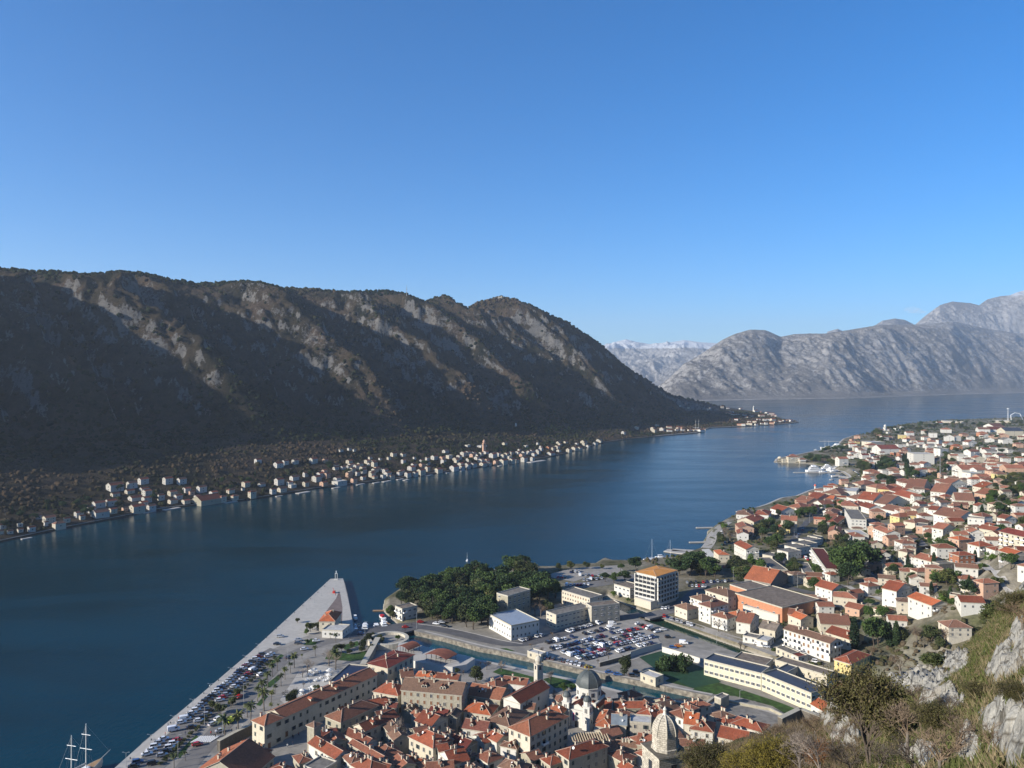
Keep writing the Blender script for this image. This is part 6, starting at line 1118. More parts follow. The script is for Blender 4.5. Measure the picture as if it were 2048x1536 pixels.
fill(16, [(1020, 980), (1300, 980), (1320, 830), (1180, 780), (1030, 850)], 'U', 'ppcb', (9, 13), 'among the white villas', wide=(1, 1.4))
fill(7, [(1540, 1100), (1650, 1100), (1640, 760), (1560, 760)], 'U', 'c', (13, 17), 'left of the tall white tower block', wide=(1.2, 1.7))
fill(9, [(1060, 1210), (1460, 1250), (1450, 1150), (1060, 1120)], 'U', 'cp', (8, 12), None, wide=(1, 1.4))
fill(7, [(1650, 1100), (1850, 1110), (1830, 1010), (1680, 990)], 'U', 'p', (9, 13), None, wide=(1, 1.3))
fill(60, [(780, 330), (1100, 200), (1400, 130), (2000, 70), (2040, 280), (1840, 260), (1560, 270), (1420, 400), (1200, 420), (900, 380)], 'U', 'bbxpb', (8, 12), 'on the wooded headland behind the east shore', wide=(1.1, 1.7), sep=9)
fill(50, [(0, 180), (700, 160), (1400, 130), (2048, 130), (2048, 230), (1400, 240), (1100, 330), (800, 250), (300, 260)], 'V', 'bbpxb', (8, 12), 'on the wooded headland behind the industrial sheds', wide=(1.1, 1.7), sep=9)
fill(40, [(200, 400), (1100, 400), (2000, 500), (2048, 860), (1400, 800), (900, 780), (400, 760)], 'V', 'bpbx', (7, 10), None, wide=(1, 1.5), sep=8)
fill(16, [(380, 1160), (540, 1160), (900, 960), (600, 800), (400, 900)], 'V', 'bxp', (8, 11), None, wide=(1, 1.4))
fill(26, [(1080, 1300), (1500, 1220), (2048, 1120), (2048, 1396), (1500, 1396), (1300, 1330)], 'V', 'bbx', (6, 9), 'on the wooded slope at the right edge', wide=(1.1, 1.5))
# ---- scrub: thousands of small crowns nobody could count
ICO = None
def ico():
    p = (1 + 5 ** .5) / 2; V = np.array([(-1, p, 0), (1, p, 0), (-1, -p, 0), (1, -p, 0), (0, -1, p), (0, 1, p), (0, -1, -p), (0, 1, -p), (p, 0, -1), (p, 0, 1), (-p, 0, -1), (-p, 0, 1)], float); V /= np.linalg.norm(V[0])
    Fc = np.array([(0, 11, 5), (0, 5, 1), (0, 1, 7), (0, 7, 10), (0, 10, 11), (1, 5, 9), (5, 11, 4), (11, 10, 2), (10, 7, 6), (7, 1, 8), (3, 9, 4), (3, 4, 2), (3, 2, 6), (3, 6, 8), (3, 8, 9), (4, 9, 5), (2, 4, 11), (6, 2, 10), (8, 6, 7), (9, 8, 1)]); return V, Fc
def blobs(name, C, R, mat, tone, flat_=.85):
    V, Fc = ico(); n = len(C); J = 1 + NR.uniform(-.38, .38, (n, 12, 1)); P = V[None] * J * R[:, None, None] * np.array([1, 1, flat_]) + C[:, None, :]
    idx = (Fc[None] + (np.arange(n) * 12)[:, None, None]).reshape(-1, 3); me = bpy.data.meshes.new(name)
    me.vertices.add(12 * n); me.vertices.foreach_set('co', P.astype(np.float32).ravel()); me.loops.add(idx.size); me.loops.foreach_set('vertex_index', idx.ravel().astype(np.int32)); me.polygons.add(len(idx))
    me.polygons.foreach_set('loop_start', np.arange(0, idx.size, 3, dtype=np.int32)); me.polygons.foreach_set('loop_total', np.full(len(idx), 3, np.int32))
    at = me.attributes.new('tone', 'FLOAT', 'POINT'); at.data.foreach_set('value', np.repeat(tone, 12).astype(np.float32)); me.materials.append(mat); me.update(calc_edges=True)
    o = link(name, me); o['kind'] = 'stuff'; return o
def tone_mat(name, a, b, c, sc=1.2):
    t = NT(name); at = t.n('Attribute'); at.attribute_name = 'tone'; n = t.noise(sc, 4, t.n('NewGeometry').outputs['Position'], .7)
    col = t.ramp(at.outputs['Fac'], [(0, a), (.5, b), (1, c)]); col = t.mix(1.0, col, t.ramp(n, [(.3, (.55,) * 3), (.7, (1.4,) * 3)]), 'MULTIPLY'); t.bump(n, 1.0, 1.5 / sc); return t.fin(col, .95, .05)
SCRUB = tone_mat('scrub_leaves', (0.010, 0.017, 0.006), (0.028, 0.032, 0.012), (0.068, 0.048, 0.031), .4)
SCRUBN = tone_mat('bush_leaves', (0.020, 0.034, 0.011), (0.050, 0.060, 0.020), (0.11, 0.085, 0.055))
n = 100000; s = NR.uniform(-500, 3000, n); w = NR.uniform(6, 1000, n) ** 1.0; t = tshore(s) - w; X = S0X + SX * s + SY * t; Y = S0Y + SY * s - SX * t
b = base_left(X, Y); u = b[3]; dens = .75 * (1 - sm(.10, .34, u)) + .85 * sm(.86, .96, u) + .10 + .22 * (pn(s * .006, w * .006, 31) > .12); dens = dens * (u < 1.12) * (b[0] > 2)
keep = NR.uniform(size=n) < dens * .6; X, Y, u, s, w = X[keep], Y[keep], u[keep], s[keep], w[keep]; Z = HL(X, Y)
R = (1.7 + 4.2 * NR.uniform(0, 1, len(X)) ** 2.2) * (1 + .25 * sm(.8, 1, u)); R = R * (1 - .3 * (u <= .01)); far = np.ones(len(X), bool)
fill(60, [(0, 1066), (180, 1036), (500, 992), (820, 948), (1090, 910), (1200, 884), (1090, 885), (820, 915), (500, 950), (180, 990), (0, 1030)], 'O', 'ppcx', (6, 10), 'among the houses of the west shore', side='L', wide=(1, 1.4), sep=7)
HBn = np.array(HB); lo = HBn[HBn[:, 0] < 1100]
for q in lo:
    if to_st(q[0], q[1])[1] < float(tshore(to_st(q[0], q[1])[0])) - 1: far &= ~((X - q[0] - .25 * q[2]) ** 2 + (Y - q[1] + q[2] * .8) ** 2 < (q[2] + 5) ** 2)
X, Y, Z, R, s, w, u = [a[far] for a in (X, Y, Z, R, s, w, u)]
tone = np.clip(.35 + .9 * pn(s * .005, w * .005, 71) + NR.uniform(-.25, .25, len(X)) + .45 * (u <= .01), 0, 1)
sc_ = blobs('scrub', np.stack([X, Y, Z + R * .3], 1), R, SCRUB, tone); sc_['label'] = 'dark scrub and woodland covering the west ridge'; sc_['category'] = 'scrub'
n = 26000; U = NR.uniform(.16, .72, n); V_ = np.exp(NR.uniform(math.log(350), math.log(3000), n)); X = U * V_; keep = NR.uniform(size=n) < .25 + .5 * (pn(X * .02, V_ * .02, 8) > -.05); X, Y = X[keep], V_[keep]
Zb = np.array([hr(a, b_) for a, b_ in zip(X, Y)]); ok = Zb > 2.9
HBn = np.array(HB)
RD = [o for o in bpy.data.objects if o.name.split('.')[0] in ('road', 'path', 'beach')]
rp = np.concatenate([np.array([v.co[:2] for v in o.data.vertices]) for o in RD if len(o.data.vertices) < 4000]); cell = {(int(a // 4), int(b_ // 4)) for a, b_ in rp}
hb = HBn[:, :2]; cells = {}
for q in HB:
    r = int(q[2] // 10) + 1
    for i in range(-r, r + 1):
        for j in range(-r, r + 1): cells.setdefault((int(q[0] // 10) + i, int(q[1] // 10) + j), []).append(q)
def clear(a, b_):
    for i in (-1, 0, 1):
        for j in (-1, 0, 1):
            if (int(a // 4) + i, int(b_ // 4) + j) in cell: return False
    for q in cells.get((int(a // 10), int(b_ // 10)), []):
        dx, dy = a - q[0], b_ - q[1]; c, s2 = math.cos(q[4]), math.sin(q[4]); l = max(q[2], q[3]) + 1.2
        if abs(dx * c + dy * s2) < q[2] + 1.2 and abs(-dx * s2 + dy * c) < l and math.hypot(dx, dy) < q[2] + 1.5: return False
    return True
ok &= np.array([clear(a, b_) for a, b_ in zip(X, Y)]); X, Y, Zb = X[ok], Y[ok], Zb[ok]
R = NR.uniform(.7, 1.5, len(X)) * (1 + Y / 2600); tone = np.clip(.45 + .8 * pn(X * .012, Y * .012, 3) + NR.uniform(-.3, .3, len(X)), 0, 1)
sc_ = blobs('bushes', np.stack([X, Y, Zb + R * .3], 1), R, SCRUBN, tone); sc_['label'] = 'low garden bushes between the east shore houses'; sc_['category'] = 'bushes'
# ------------------------------------------------------------------ the rocky slope under the camera
QS = np.array([(-3000, 2600, 110), (0, 2000, 120), (700, 1800, 125), (1200, 1660, 130), (1300, 1600, 130), (1345, 1556, 130), (1370, 1530, 130), (1400, 1506, 130), (1480, 1478, 130), (1560, 1455, 126), (1640, 1438, 120), (1656, 1412, 116), (1700, 1378, 112), (1760, 1358, 116), (1815, 1346, 124), (1870, 1328, 130), (1925, 1294, 136), (1965, 1258, 140), (2010, 1200, 146), (2048, 1170, 150), (2150, 1100, 160), (2400, 960, 180), (3400, 600, 220)], float)
NY = np.array([(-3000, 60), (0, 100), (1200, 125), (1360, 118), (1500, 95), (1700, 65), (1850, 42), (2048, 20), (2400, 12), (3400, 8)], float)
def near_row(px, Y):
    qs = np.interp(px, QS[:, 0], QS[:, 1]); Ys = np.interp(px, QS[:, 0], QS[:, 2]); Y0 = np.interp(px, NY[:, 0], NY[:, 1]); Y0 = np.minimum(Y0, Ys * .93)
    k = (1 / Y - 1 / Ys) / (1 / Y0 - 1 / Ys); row = qs + np.maximum(1565 - qs, 40) * k
    return np.where(Y < Ys, row, qs + (Y - Ys) * 4.5 + (Y - Ys) ** 2 * .12)
ROCKS = [(1672, 1400, 26, 30), (1700, 1385, 22, 14), (1850, 1362, 60, 42), (1905, 1322, 45, 26), (1800, 1356, 30, 24), (1870, 1385, 50, 30), (2020, 1330, 60, 45), (2060, 1290, 50, 50), (2010, 1440, 60, 50), (2050, 1500, 60, 60), (1700, 1470, 34, 34), (1900, 1400, 30, 22), (2040, 1160, 40, 30), (1990, 1205, 26, 18), (1940, 1500, 30, 30), (1840, 1510, 60, 22), (1660, 1440, 20, 18)]
def HN(px, Y):
    X = (px - 1024) / F * Y; row = near_row(px, Y); z = H - (row - HY) / F * Y
    rk = np.zeros_like(px)
    for a, b, rx, ry in ROCKS: rk = np.maximum(rk, np.exp(-((px - a) / rx) ** 2 - ((row - b) / ry) ** 2))
    rk = np.clip(rk * 1.25 + .5 * pn(X * .12, Y * .12, 14) + .28 * pn(X * .5, Y * .5, 15) - .22, 0, 1)
    amp = np.clip((Y - 9) / 22, 0, 1); r1 = fbm(X * .16, Y * .12, 5, 21, ridged=True); r2 = fbm(X * .7 + r1, Y * .6, 4, 25, ridged=True)
    q = (X * .55 + Y * .35 + z * .8) * .55 + 1.2 * pn(X * .2, Y * .2, 33); led = (np.floor(q) + sm(.7, .95, q - np.floor(q)) - q)
    z = z + sm(.2, .7, rk) * amp * (1.0 * (r1 - .6) + .35 * (r2 - .6) + led * .8) + amp * .25 * fbm(X * .25, Y * .25, 4, 44)
    return X, z, rk, row
cp = np.concatenate([np.linspace(-900, 1240, 60), np.linspace(1250, 2120, 560), np.linspace(2130, 3000, 60)]); yy = np.concatenate([np.exp(np.linspace(math.log(9), math.log(165), 520)), np.linspace(167, 235, 30)])
PX, YY = np.meshgrid(cp, yy, indexing='ij'); XX, ZZ, RKc, ROW = HN(PX, YY)
def near_mat():
    t = NT('rocky_slope'); pos = t.n('NewGeometry').outputs['Position']; at = t.n('Attribute'); at.attribute_name = 'rock'
    a = t.noise(.9, 7, pos, .72); b = t.noise(.25, 4, pos, .6); c = t.noise(5.0, 5, pos, .7); v = t.n('TexVoronoi'); v.feature = 'DISTANCE_TO_EDGE'; v.inputs['Scale'].default_value = .55
    wp = t.n('Mapping'); wp.inputs['Scale'].default_value = (1, 1, 1.6); t.l(pos, wp.inputs['Vector'])
    mx = t.n('MixRGB'); mx.inputs[0].default_value = .25; t.l(wp.outputs[0], mx.inputs[1]); nn = t.n('TexNoise'); nn.inputs['Scale'].default_value = .8; t.l(pos, nn.inputs['Vector']); t.l(nn.outputs['Color'], mx.inputs[2]); t.l(mx.outputs[0], v.inputs['Vector'])
    rk = t.ramp(a, [(.3, (.11, .107, .095)), (.48, (.27, .258, .225)), (.7, (.37, .355, .31))]); rk = t.mix(1.0, rk, t.ramp(v.outputs['Distance'], [(0, (.35, .33, .3)), (.05, (1, 1, 1))]), 'MULTIPLY')
    rk = t.mix(t.ramp(b, [(.55, (0, 0, 0)), (.7, (.5,) * 3)]), rk, (.20, .17, .13)); rk = t.mix(1.0, rk, t.ramp(c, [(.3, (.8,) * 3), (.7, (1.12,) * 3)]), 'MULTIPLY')
    gr = t.ramp(b, [(.36, (.045, .052, .018)), (.5, (.085, .086, .032)), (.62, (.15, .12, .06))]); gr = t.mix(1.0, gr, t.ramp(a, [(.3, (.55,) * 3), (.7, (1.35,) * 3)]), 'MULTIPLY')
    f = t.math('ADD', at.outputs['Fac'], t.math('MULTIPLY', t.math('SUBTRACT', a, .5), .9)); col = t.mix(t.ramp(f, [(.42, (0, 0, 0)), (.5, (1, 1, 1))]), gr, rk)
    t.bump(t.math('ADD', a, t.math('MULTIPLY', c, .25)), .8, .25); return t.fin(col, .95, .1)
NM = near_mat(); struct(grid_obj('rocky_slope', XX, YY, ZZ, NM, {'rock': RKc}))
def nearpt(px, py, Ymin=14):
    Y = np.linspace(Ymin, 168, 1200); X, z, rk, row = HN(np.full_like(Y, px), Y); zl = H - (py - HY) / F * Y; k = int(np.argmax(zl <= z)); return float(X[k]), float(Y[k]), float(z[k]), float(rk[k])
NB = [(1745, 1535, 218, 'o', .82, 'large olive green bush rising over the rocks'), (1715, 1440, 90, 'o', 1.0, 'olive green bush beside the pale rock spur'), (1815, 1500, 120, 'x', 1.1, 'brown bush with dark stems, right of the largest one'), (1540, 1560, 95, 'y', 1.1, 'yellow green bush at the bottom edge'), (1500, 1560, 80, 'y', 1.0, 'smaller yellow green bush at the bottom edge'), (1560, 1545, 75, 'y', 1.1, 'low yellow green bush with golden leaves'),
      (1435, 1560, 95, 'o', 1.3, 'tangled brown green bush right of the ribbed stone dome'), (1400, 1555, 60, 'r', 1.3, 'rusty bush right of the ribbed stone dome'), (1600, 1550, 95, 't', 1.1, 'pale leafless shrub between the yellow bush and the rocks'), (1640, 1560, 110, 't', 1.1, 'tall leafless shrub at the bottom edge'), (1590, 1500, 60, 'x', 1.3, 'brown leafless shrub below the bastion'), (1630, 1480, 60, 'x', 1.3, 'brown leafless shrub behind the pale shrubs'),
      (1550, 1480, 40, 'x', 1.4, 'brown leafless shrub under the bastion wall'), (1700, 1555, 90, 'x', 1.2, 'brown leafless shrub left of the large bush'), (1640, 1530, 60, 'r', 1.2, 'rusty orange shrub at the bottom edge'), (1760, 1560, 90, 'x', 1.3, 'dark leafless shrub in front of the large bush'), (1830, 1560, 110, 'x', 1.1, 'dark leafless shrub on the pale rock'), (1880, 1555, 120, 'x', 1.2, 'brown leafless shrub near the bottom right'),
      (1915, 1510, 90, 'x', 1.3, 'brown leafless shrub under the stone ledge'), (1900, 1440, 60, 'x', 1.4, 'brown shrub on the green bank'), (1835, 1420, 60, 'x', 1.3, 'brown shrub among the pale boulders'), (1868, 1335, 34, 'b', 2.0, 'dark green bush beside the white shed'), (1800, 1345, 40, 'x', 1.4, 'brown shrub behind the pale boulders'), (1950, 1270, 50, 'x', 1.5, 'brown shrub on the upper slope'), (1905, 1290, 60, 'x', 1.2, 'thin leafless shrub on the upper slope'),
      (2020, 1230, 60, 'o', 1.4, 'olive bush at the right edge of the slope'), (2045, 1260, 70, 'x', 1.5, 'brown bush at the right edge of the slope'), (1980, 1240, 40, 'b', 1.6, 'green bush on the upper slope'), (1960, 1400, 40, 'o', 1.5, 'low olive bush on the green bank'), (2030, 1410, 50, 'o', 1.5, 'low olive bush at the right edge'), (1990, 1520, 90, 'x', 1.2, 'leafless shrub in the bottom right corner'), (1665, 1500, 70, 't', 1.1, 'pale shrub on the rock spur'), (1850, 1480, 80, 'o', 1.2, 'olive bush right of the largest bush')]
for px, py, hp, k, wd, lb in NB:
    X, Y, z, _ = nearpt(px, py); tree(k, X, Y, z - .15, hp * Y / F, 'shrub' if k in 'xtrb' else 'bush', lb, 'bush', 'bushes on the rocky slope', wd)
# grass tufts and low weeds
def tufts(name, n, mat, rowr, hgt, wdt, label, minrk=-.1, maxrk=.45, pxr=(1640, 2100), lean=.35, seed=1):
    R = np.random.RandomState(seed); px = R.uniform(*pxr, n); Y = np.exp(R.uniform(math.log(16), math.log(145), n)); X, z, rk, row = HN(px, Y); dn = pn(X * .15, Y * .15, 50 + seed)
    k = (rk < maxrk) & (rk >= minrk) & (row > rowr[0]) & (row < rowr[1]) & (dn > -.25); X, Y, z = X[k], Y[k], z[k]; m = len(X); bl = 5
    P = np.repeat(np.stack([X, Y, z - .03], 1), bl, 0); a = R.uniform(0, 6.28, m * bl); L = hgt * R.uniform(.5, 1.3, m * bl); P[:, :2] += R.normal(size=(m * bl, 2)) * .13
    sd = np.stack([np.cos(a), np.sin(a), np.zeros_like(a)], 1) * wdt; tip = P + np.stack([R.normal(size=m * bl) * lean * L, R.normal(size=m * bl) * lean * L, L], 1)
    V = np.stack([P - sd, P + sd, tip], 1).reshape(-1, 3); nf = m * bl; me = bpy.data.meshes.new(name); me.vertices.add(3 * nf); me.vertices.foreach_set('co', V.astype(np.float32).ravel()); me.loops.add(3 * nf); me.loops.foreach_set('vertex_index', np.arange(3 * nf, dtype=np.int32)); me.polygons.add(nf)
    me.polygons.foreach_set('loop_start', np.arange(0, 3 * nf, 3, dtype=np.int32)); me.polygons.foreach_set('loop_total', np.full(nf, 3, np.int32)); me.materials.append(mat); me.update(calc_edges=True)
    o = link(name, me); o['kind'] = 'stuff'; o['label'] = label; o['category'] = 'grass'; return o
def gmat(name, a, b):
    t = NT(name); n_ = t.noise(.35, 4, t.n('NewGeometry').outputs['Position'], .7); return t.fin(t.ramp(n_, [(.35, a), (.65, b)]), .9, .1)
tufts('grass', 26000, gmat('green_grass', (.045, .060, .014), (.085, .092, .034)), (1160, 1620), .35, .05, 'green grass between the rocks of the slope', seed=1)
tufts('dry_grass', 15000, gmat('dry_grass', (.12, .095, .052), (.20, .16, .095)), (1160, 1620), .5, .03, 'dry brown grass on the rocky slope', maxrk=.55, seed=2, lean=.5)
tufts('undergrowth', 26000, gmat('brown_undergrowth', (.075, .055, .035), (.15, .115, .07)), (1400, 1620), .9, .035, 'brown undergrowth covering the slope below the rocks', pxr=(1330, 1720), maxrk=.8, seed=3, lean=.6)
# small low bushes across the slope
R2 = np.random.RandomState(9); n = 2600; px = R2.uniform(1350, 2100, n); Y = np.exp(R2.uniform(math.log(30), math.log(150), n)); X, z, rk, row = HN(px, Y); k = (rk < .35) & (pn(X * .2, Y * .2, 77) > .02) & (Y > 45); X, Y, z = X[k], Y[k], z[k]
P = np.repeat(np.stack([X, Y, z + .2], 1), 34, 0); P = P + R2.normal(size=P.shape) * np.array([.42, .42, .26])
o = link('low_shrubs', cards(P, .085, leaf_mat('low_shrub_leaves', (.05, .06, .016), (.11, .10, .035), (.16, .09, .04), .3), 'low_shrubs', .6)); o['kind'] = 'stuff'; o['label'] = 'low mixed shrubs scattered over the rocky slope'; o['category'] = 'shrubs'
# ------------------------------------------------------------------ cars
def paint_mat():
    t = NT('car_paint'); c = t.n('ObjectInfo').outputs['Color']; t.fin((.5, .5, .5), .28, .5); t.l(c, t.b.inputs['Base Color']); t.b.inputs['Coat Weight'].default_value = .5; return t.m
PAINT = paint_mat(); TYRE = flat('tyre_rubber', (.018, .018, .018), .9); RIM = flat('rim_metal', (.35, .36, .37), .35, .5, .8); LAMPG = flat('lamp_glass', (.6, .6, .58), .2); REDL = flat('tail_lamp', (.35, .01, .01), .3); CARG = flat('car_window', (.015, .018, .022), .08, .6)
def loft(mb, secs, m=0, caps=True):
    k = len(mb.v); n = len(secs[0])
    for s in secs: mb.v += [tuple(p) for p in s]
    for a in range(len(secs) - 1):
        for i in range(n):
            j = (i + 1) % n; mb.f.append((k + a * n + i, k + a * n + j, k + (a + 1) * n + j, k + (a + 1) * n + i)); mb.m.append(m)
    if caps: mb.f.append(tuple(k + i for i in range(n))[::-1]); mb.m.append(m); mb.f.append(tuple(k + (len(secs) - 1) * n + i for i in range(n))); mb.m.append(m)
def car_meshes(kind):
    b = MB(); g = MB(); W_ = .87
    if kind == 'van': prof = [(-2.4, .45, 1.9, .96), (-2.35, .3, 2.15, 1), (-1.2, .28, 2.2, 1), (.9, .28, 2.15, 1), (1.25, .28, 1.9, 1), (1.75, .28, 1.15, .98), (2.35, .3, .98, .95), (2.45, .42, .75, .85)]
    else: prof = [(-2.12, .48, .78, .88), (-2.05, .34, .92, .96), (-1.2, .28, .96, 1), (.7, .28, .95, 1), (1.6, .28, .84, .97), (2.05, .34, .68, .9), (2.14, .45, .6, .8)]
    secs = []
    for x, z0, z1, w in prof:
        w *= W_ * (1.08 if kind == 'van' else 1); secs.append([(x, -w * .93, z0), (x, w * .93, z0), (x, w, z0 + (z1 - z0) * .55), (x, w * .9, z1), (x, -w * .9, z1), (x, -w, z0 + (z1 - z0) * .55)])
    loft(b, secs)
    if kind != 'van':
        x = {'hatch': (-1.95, -1.35, .35, 1.1), 'sedan': (-1.55, -.85, .35, 1.05), 'suv': (-2.0, -1.7, .45, 1.1)}[kind]; zt = 1.62 if kind == 'suv' else 1.42
        lo = .80; hi = .64
        A = [(x[0], -lo, .9), (x[3], -lo, .9), (x[3], lo, .9), (x[0], lo, .9)]; T = [(x[1], -hi, zt), (x[2], -hi, zt), (x[2], hi, zt), (x[1], hi, zt)]
        for i in range(4): g.face([A[i], A[(i + 1) % 4], T[(i + 1) % 4], T[i]])
        b.box(((x[1] + x[2]) / 2, 0, zt + .01), (x[2] - x[1] + .08, 2 * hi + .04, .06))
        for sy in (-1, 1):
            b.tube((x[3], sy * lo, .9), (x[2], sy * hi, zt), .035, n=4); b.tube((x[0], sy * lo, .9), (x[1], sy * hi, zt), .05, n=4); b.tube((-.35, sy * (lo + .01), .9), (-.35, sy * (hi + .01), zt), .04, n=4)
    else:
        g.face([(1.3, -.8, 1.88), (1.78, -.84, 1.2), (1.78, .84, 1.2), (1.3, .8, 1.88)])
        for sy in (-1, 1): g.face([(.4, sy * .955, 1.2), (1.5, sy * .955, 1.2), (1.2, sy * .93, 1.75), (.4, sy * .93, 1.75)])
    w = MB(); w.tube((0, -.11, 0), (0, .11, 0), .31, n=12, m=0); w.tube((0, -.115, 0), (0, .115, 0), .18, n=8, m=1)
    l = MB(); l.box((0, 0, 0), (.12, .34, .14))
    return b.mesh('body', PAINT), g.mesh('car_glass', CARG), w.mesh('wheel', [TYRE, RIM]), l.mesh('headlight', LAMPG), l.mesh('tail_light', REDL)
CARM = {k: car_meshes(k) for k in ('hatch', 'sedan', 'suv', 'van')}
CC = [('white', (.72, .72, .71)), ('white', (.68, .69, .70)), ('silver', (.40, .41, .42)), ('silver', (.33, .34, .36)), ('black', (.012, .012, .014)), ('black', (.02, .021, .024)), ('dark grey', (.06, .063, .07)), ('dark blue', (.015, .028, .09)), ('blue', (.03, .08, .22)), ('red', (.42, .012, .012)), ('dark red', (.16, .01, .015)), ('green', (.02, .07, .04)), ('beige', (.42, .37, .28))]
CWT = [13, 10, 12, 8, 9, 8, 8, 7, 4, 8, 3, 1.5, 2]
TALL = {'hatch': 'small', 'sedan': 'long', 'suv': 'tall', 'van': 'boxy'}
def car(X, Y, z, rz, where, full=True, col=None, kind=None, group=None, label=None):
    kind = kind or rnd.choices(['hatch', 'sedan', 'suv', 'van'], [10, 8, 5, .7])[0]; cn, cv = col or rnd.choices(CC, CWT)[0]
    if kind == 'van' and col is None: cn, cv = CC[0]
    b, g, w, hl, tl = CARM[kind]; e = empty('van' if kind == 'van' else 'parked_car', (X, Y, z), rz); bo = link('body', b, e); bo.color = (*cv, 1); link('car_glass', g, e)
    if full:
        for x in (-1.35, 1.32):
            for y in (-.79, .79): link('wheel', w, e, (x, y, .31))
        for y in (-.6, .6):
            link('headlight', hl, e, (2.04, y, .6)) if kind != 'van' else link('headlight', hl, e, (2.36, y, .75)); link('tail_light', tl, e, (-2.07 if kind != 'van' else -2.36, y, .78))
    tag(e, label or ('%s %s car %s' % (TALL[kind], cn, where) if kind != 'van' else '%s van %s' % (cn, where)), 'van' if kind == 'van' else 'car', group or 'parked cars'); return e
def car_line(zn, x0, y0, x1, y1, n, ang, where, full=True, miss=.06, follow=False, group=None, jit=.25):
    for i in range(n):
        if rnd.random() < miss: continue
        f = (i + .5) / n; x, y = zp(zn, x0 + (x1 - x0) * f, y0 + (y1 - y0) * f)
        if follow: X, Y, z = ray(x, y); z += .14
        else: (X, Y), z = gp(x, y, ZK + .2), ZK + .25
        car(X + rnd.uniform(-jit, jit), Y + rnd.uniform(-jit, jit), z, ang + (math.pi if rnd.random() < .3 else 0) + rnd.uniform(-.05, .05), where, full, group=group)
ra = math.atan2(.9, .28)          # the promenade runs this way
GQ = 'cars parked along the promenade'
q1 = [gp(*zp('F', 800, 1545), ZK), gp(*zp('A', 690, 318), ZK)]; dq = Vector(q1[1]) - Vector(q1[0]); qa = math.atan2(dq.y, dq.x)
def riva(zn0, a, zn1, b, n, turn, where, miss):
    p, q = Vector(gp(*zp(zn0, *a), ZK)), Vector(gp(*zp(zn1, *b), ZK))
    n = int((q - p).length / 3.0)
    for i in range(n):
        if rnd.random() < miss: continue
        c = p.lerp(q, (i + .5) / n); car(c.x + rnd.uniform(-.2, .2), c.y, ZK + .23, math.atan2((q - p).y, (q - p).x) + turn + rnd.uniform(-.04, .04), where, True, group=GQ)
riva('F', (830, 1535), 'F', (1185, 1215), 16, -1.05, 'in the quayside parking row, near end', .05)
riva('F', (1330, 1080), 'F', (2040, 455), 34, -1.05, 'in the quayside parking row, middle', .04)
riva('A', (520, 450), 'A', (690, 325), 14, -1.05, 'in the quayside parking row, far end', .1)
riva('F', (1030, 1505), 'F', (1330, 1225), 12, -1.05, 'in the parking row by the palms, near end', .2)
riva('F', (1430, 1130), 'F', (1660, 930), 9, -1.05, 'in the parking row by the palms, middle', .1)
riva('A', (190, 850), 'A', (740, 350), 28, -1.05, 'in the parking row by the palms, far end', .1)
for zn, x, y, a, lb, cl, kd in (('A', 316, 1050, 1.25, 'bright yellow green van on the promenade', ('yellow', (.62, .72, .03)), 'van'), ('A', 210, 1150, .55, 'silver car on the open pavement near the palms', CC[2], 'sedan'), ('A', 400, 800, 1.3, 'red car driving along the road beside the palms', CC[9], 'hatch'), ('F', 1510, 1290, .5, 'red car below the zebra crossing', CC[9], 'hatch'), ('F', 1265, 1140, .5, 'long white and blue van crossing the quay', ('white', (.7, .71, .73)), 'van'), ('A', 545, 530, 1.1, 'large white van among the parked cars', ('white', (.75, .75, .75)), 'van'),
                                  ('A', 190, 1025, 1.05, 'white car behind the planter beside the road', CC[0], 'hatch'), ('A', 130, 1080, 1.05, 'silver car in front of another behind the planter', CC[2], 'hatch'), ('A', 910, 395, .9, 'black car driving on the road past the palms', CC[4], 'sedan'), ('A', 1070, 310, .35, 'white car turning off the bridge road', CC[0], 'hatch'), ('A', 1190, 225, .25, 'white car on the road before the bridge', CC[0], 'sedan'), ('A', 790, 257, .1, 'black car by the pier entrance', CC[4], 'sedan'), ('A', 820, 178, .1, 'silver car by the pier gate', CC[2], 'hatch'), ('A', 1005, 215, .1, 'upper silver car in front of the pier house garden', CC[3], 'sedan'), ('A', 1005, 248, .1, 'lower grey car in front of the pier house garden', CC[6], 'hatch'),
                                  ('A', 620, 570, 1.1, 'white car on the road beside the far palms', CC[0], 'hatch'), ('P', 1285, 800, .2, 'red car crossing the bridge', CC[9], 'sedan'), ('P', 1440, 748, .2, 'second red car past the bridge lamp', CC[9], 'hatch'), ('P', 830, 868, .2, 'dark blue car crossing the bridge', CC[7], 'hatch'), ('P', 1600, 765, -.2, 'white car at the bend after the bridge', CC[0], 'sedan'), ('P', 1655, 750, -.2, 'silver car at the bend after the bridge', CC[2], 'hatch'), ('P', 1690, 790, -.3, 'black car beside the kerb after the bridge', CC[4], 'hatch'),
                                  ('R', 1275, 385, .9, 'red car below the waterside house', CC[9], 'sedan'), ('D', 1100, 255, -.4, 'white car by the canal sheds', CC[0], 'sedan'), ('D', 1190, 285, -.4, 'silver car by the canal sheds', CC[2], 'hatch'), ('D', 1580, 345, -.4, 'silver car below the panelled apartment row', CC[2], 'hatch'), ('D', 1700, 440, -.4, 'white car behind the school', CC[0], 'suv'), ('D', 1450, 300, -.4, 'white car between the sheds and the apartment row', CC[1], 'hatch')):
    px, py = zp(zn, x, y); X, Y, z = ray(px, py); car(X, Y, z + .26, a, '', True, cl, kd, 'cars on the town roads', lb)
GL = 'cars in the large car park'
pr = Vector(gp(*zp('C', 1100, 215), ZK)) - Vector(gp(*zp('C', 640, 350), ZK)); pa = math.atan2(pr.y, pr.x)
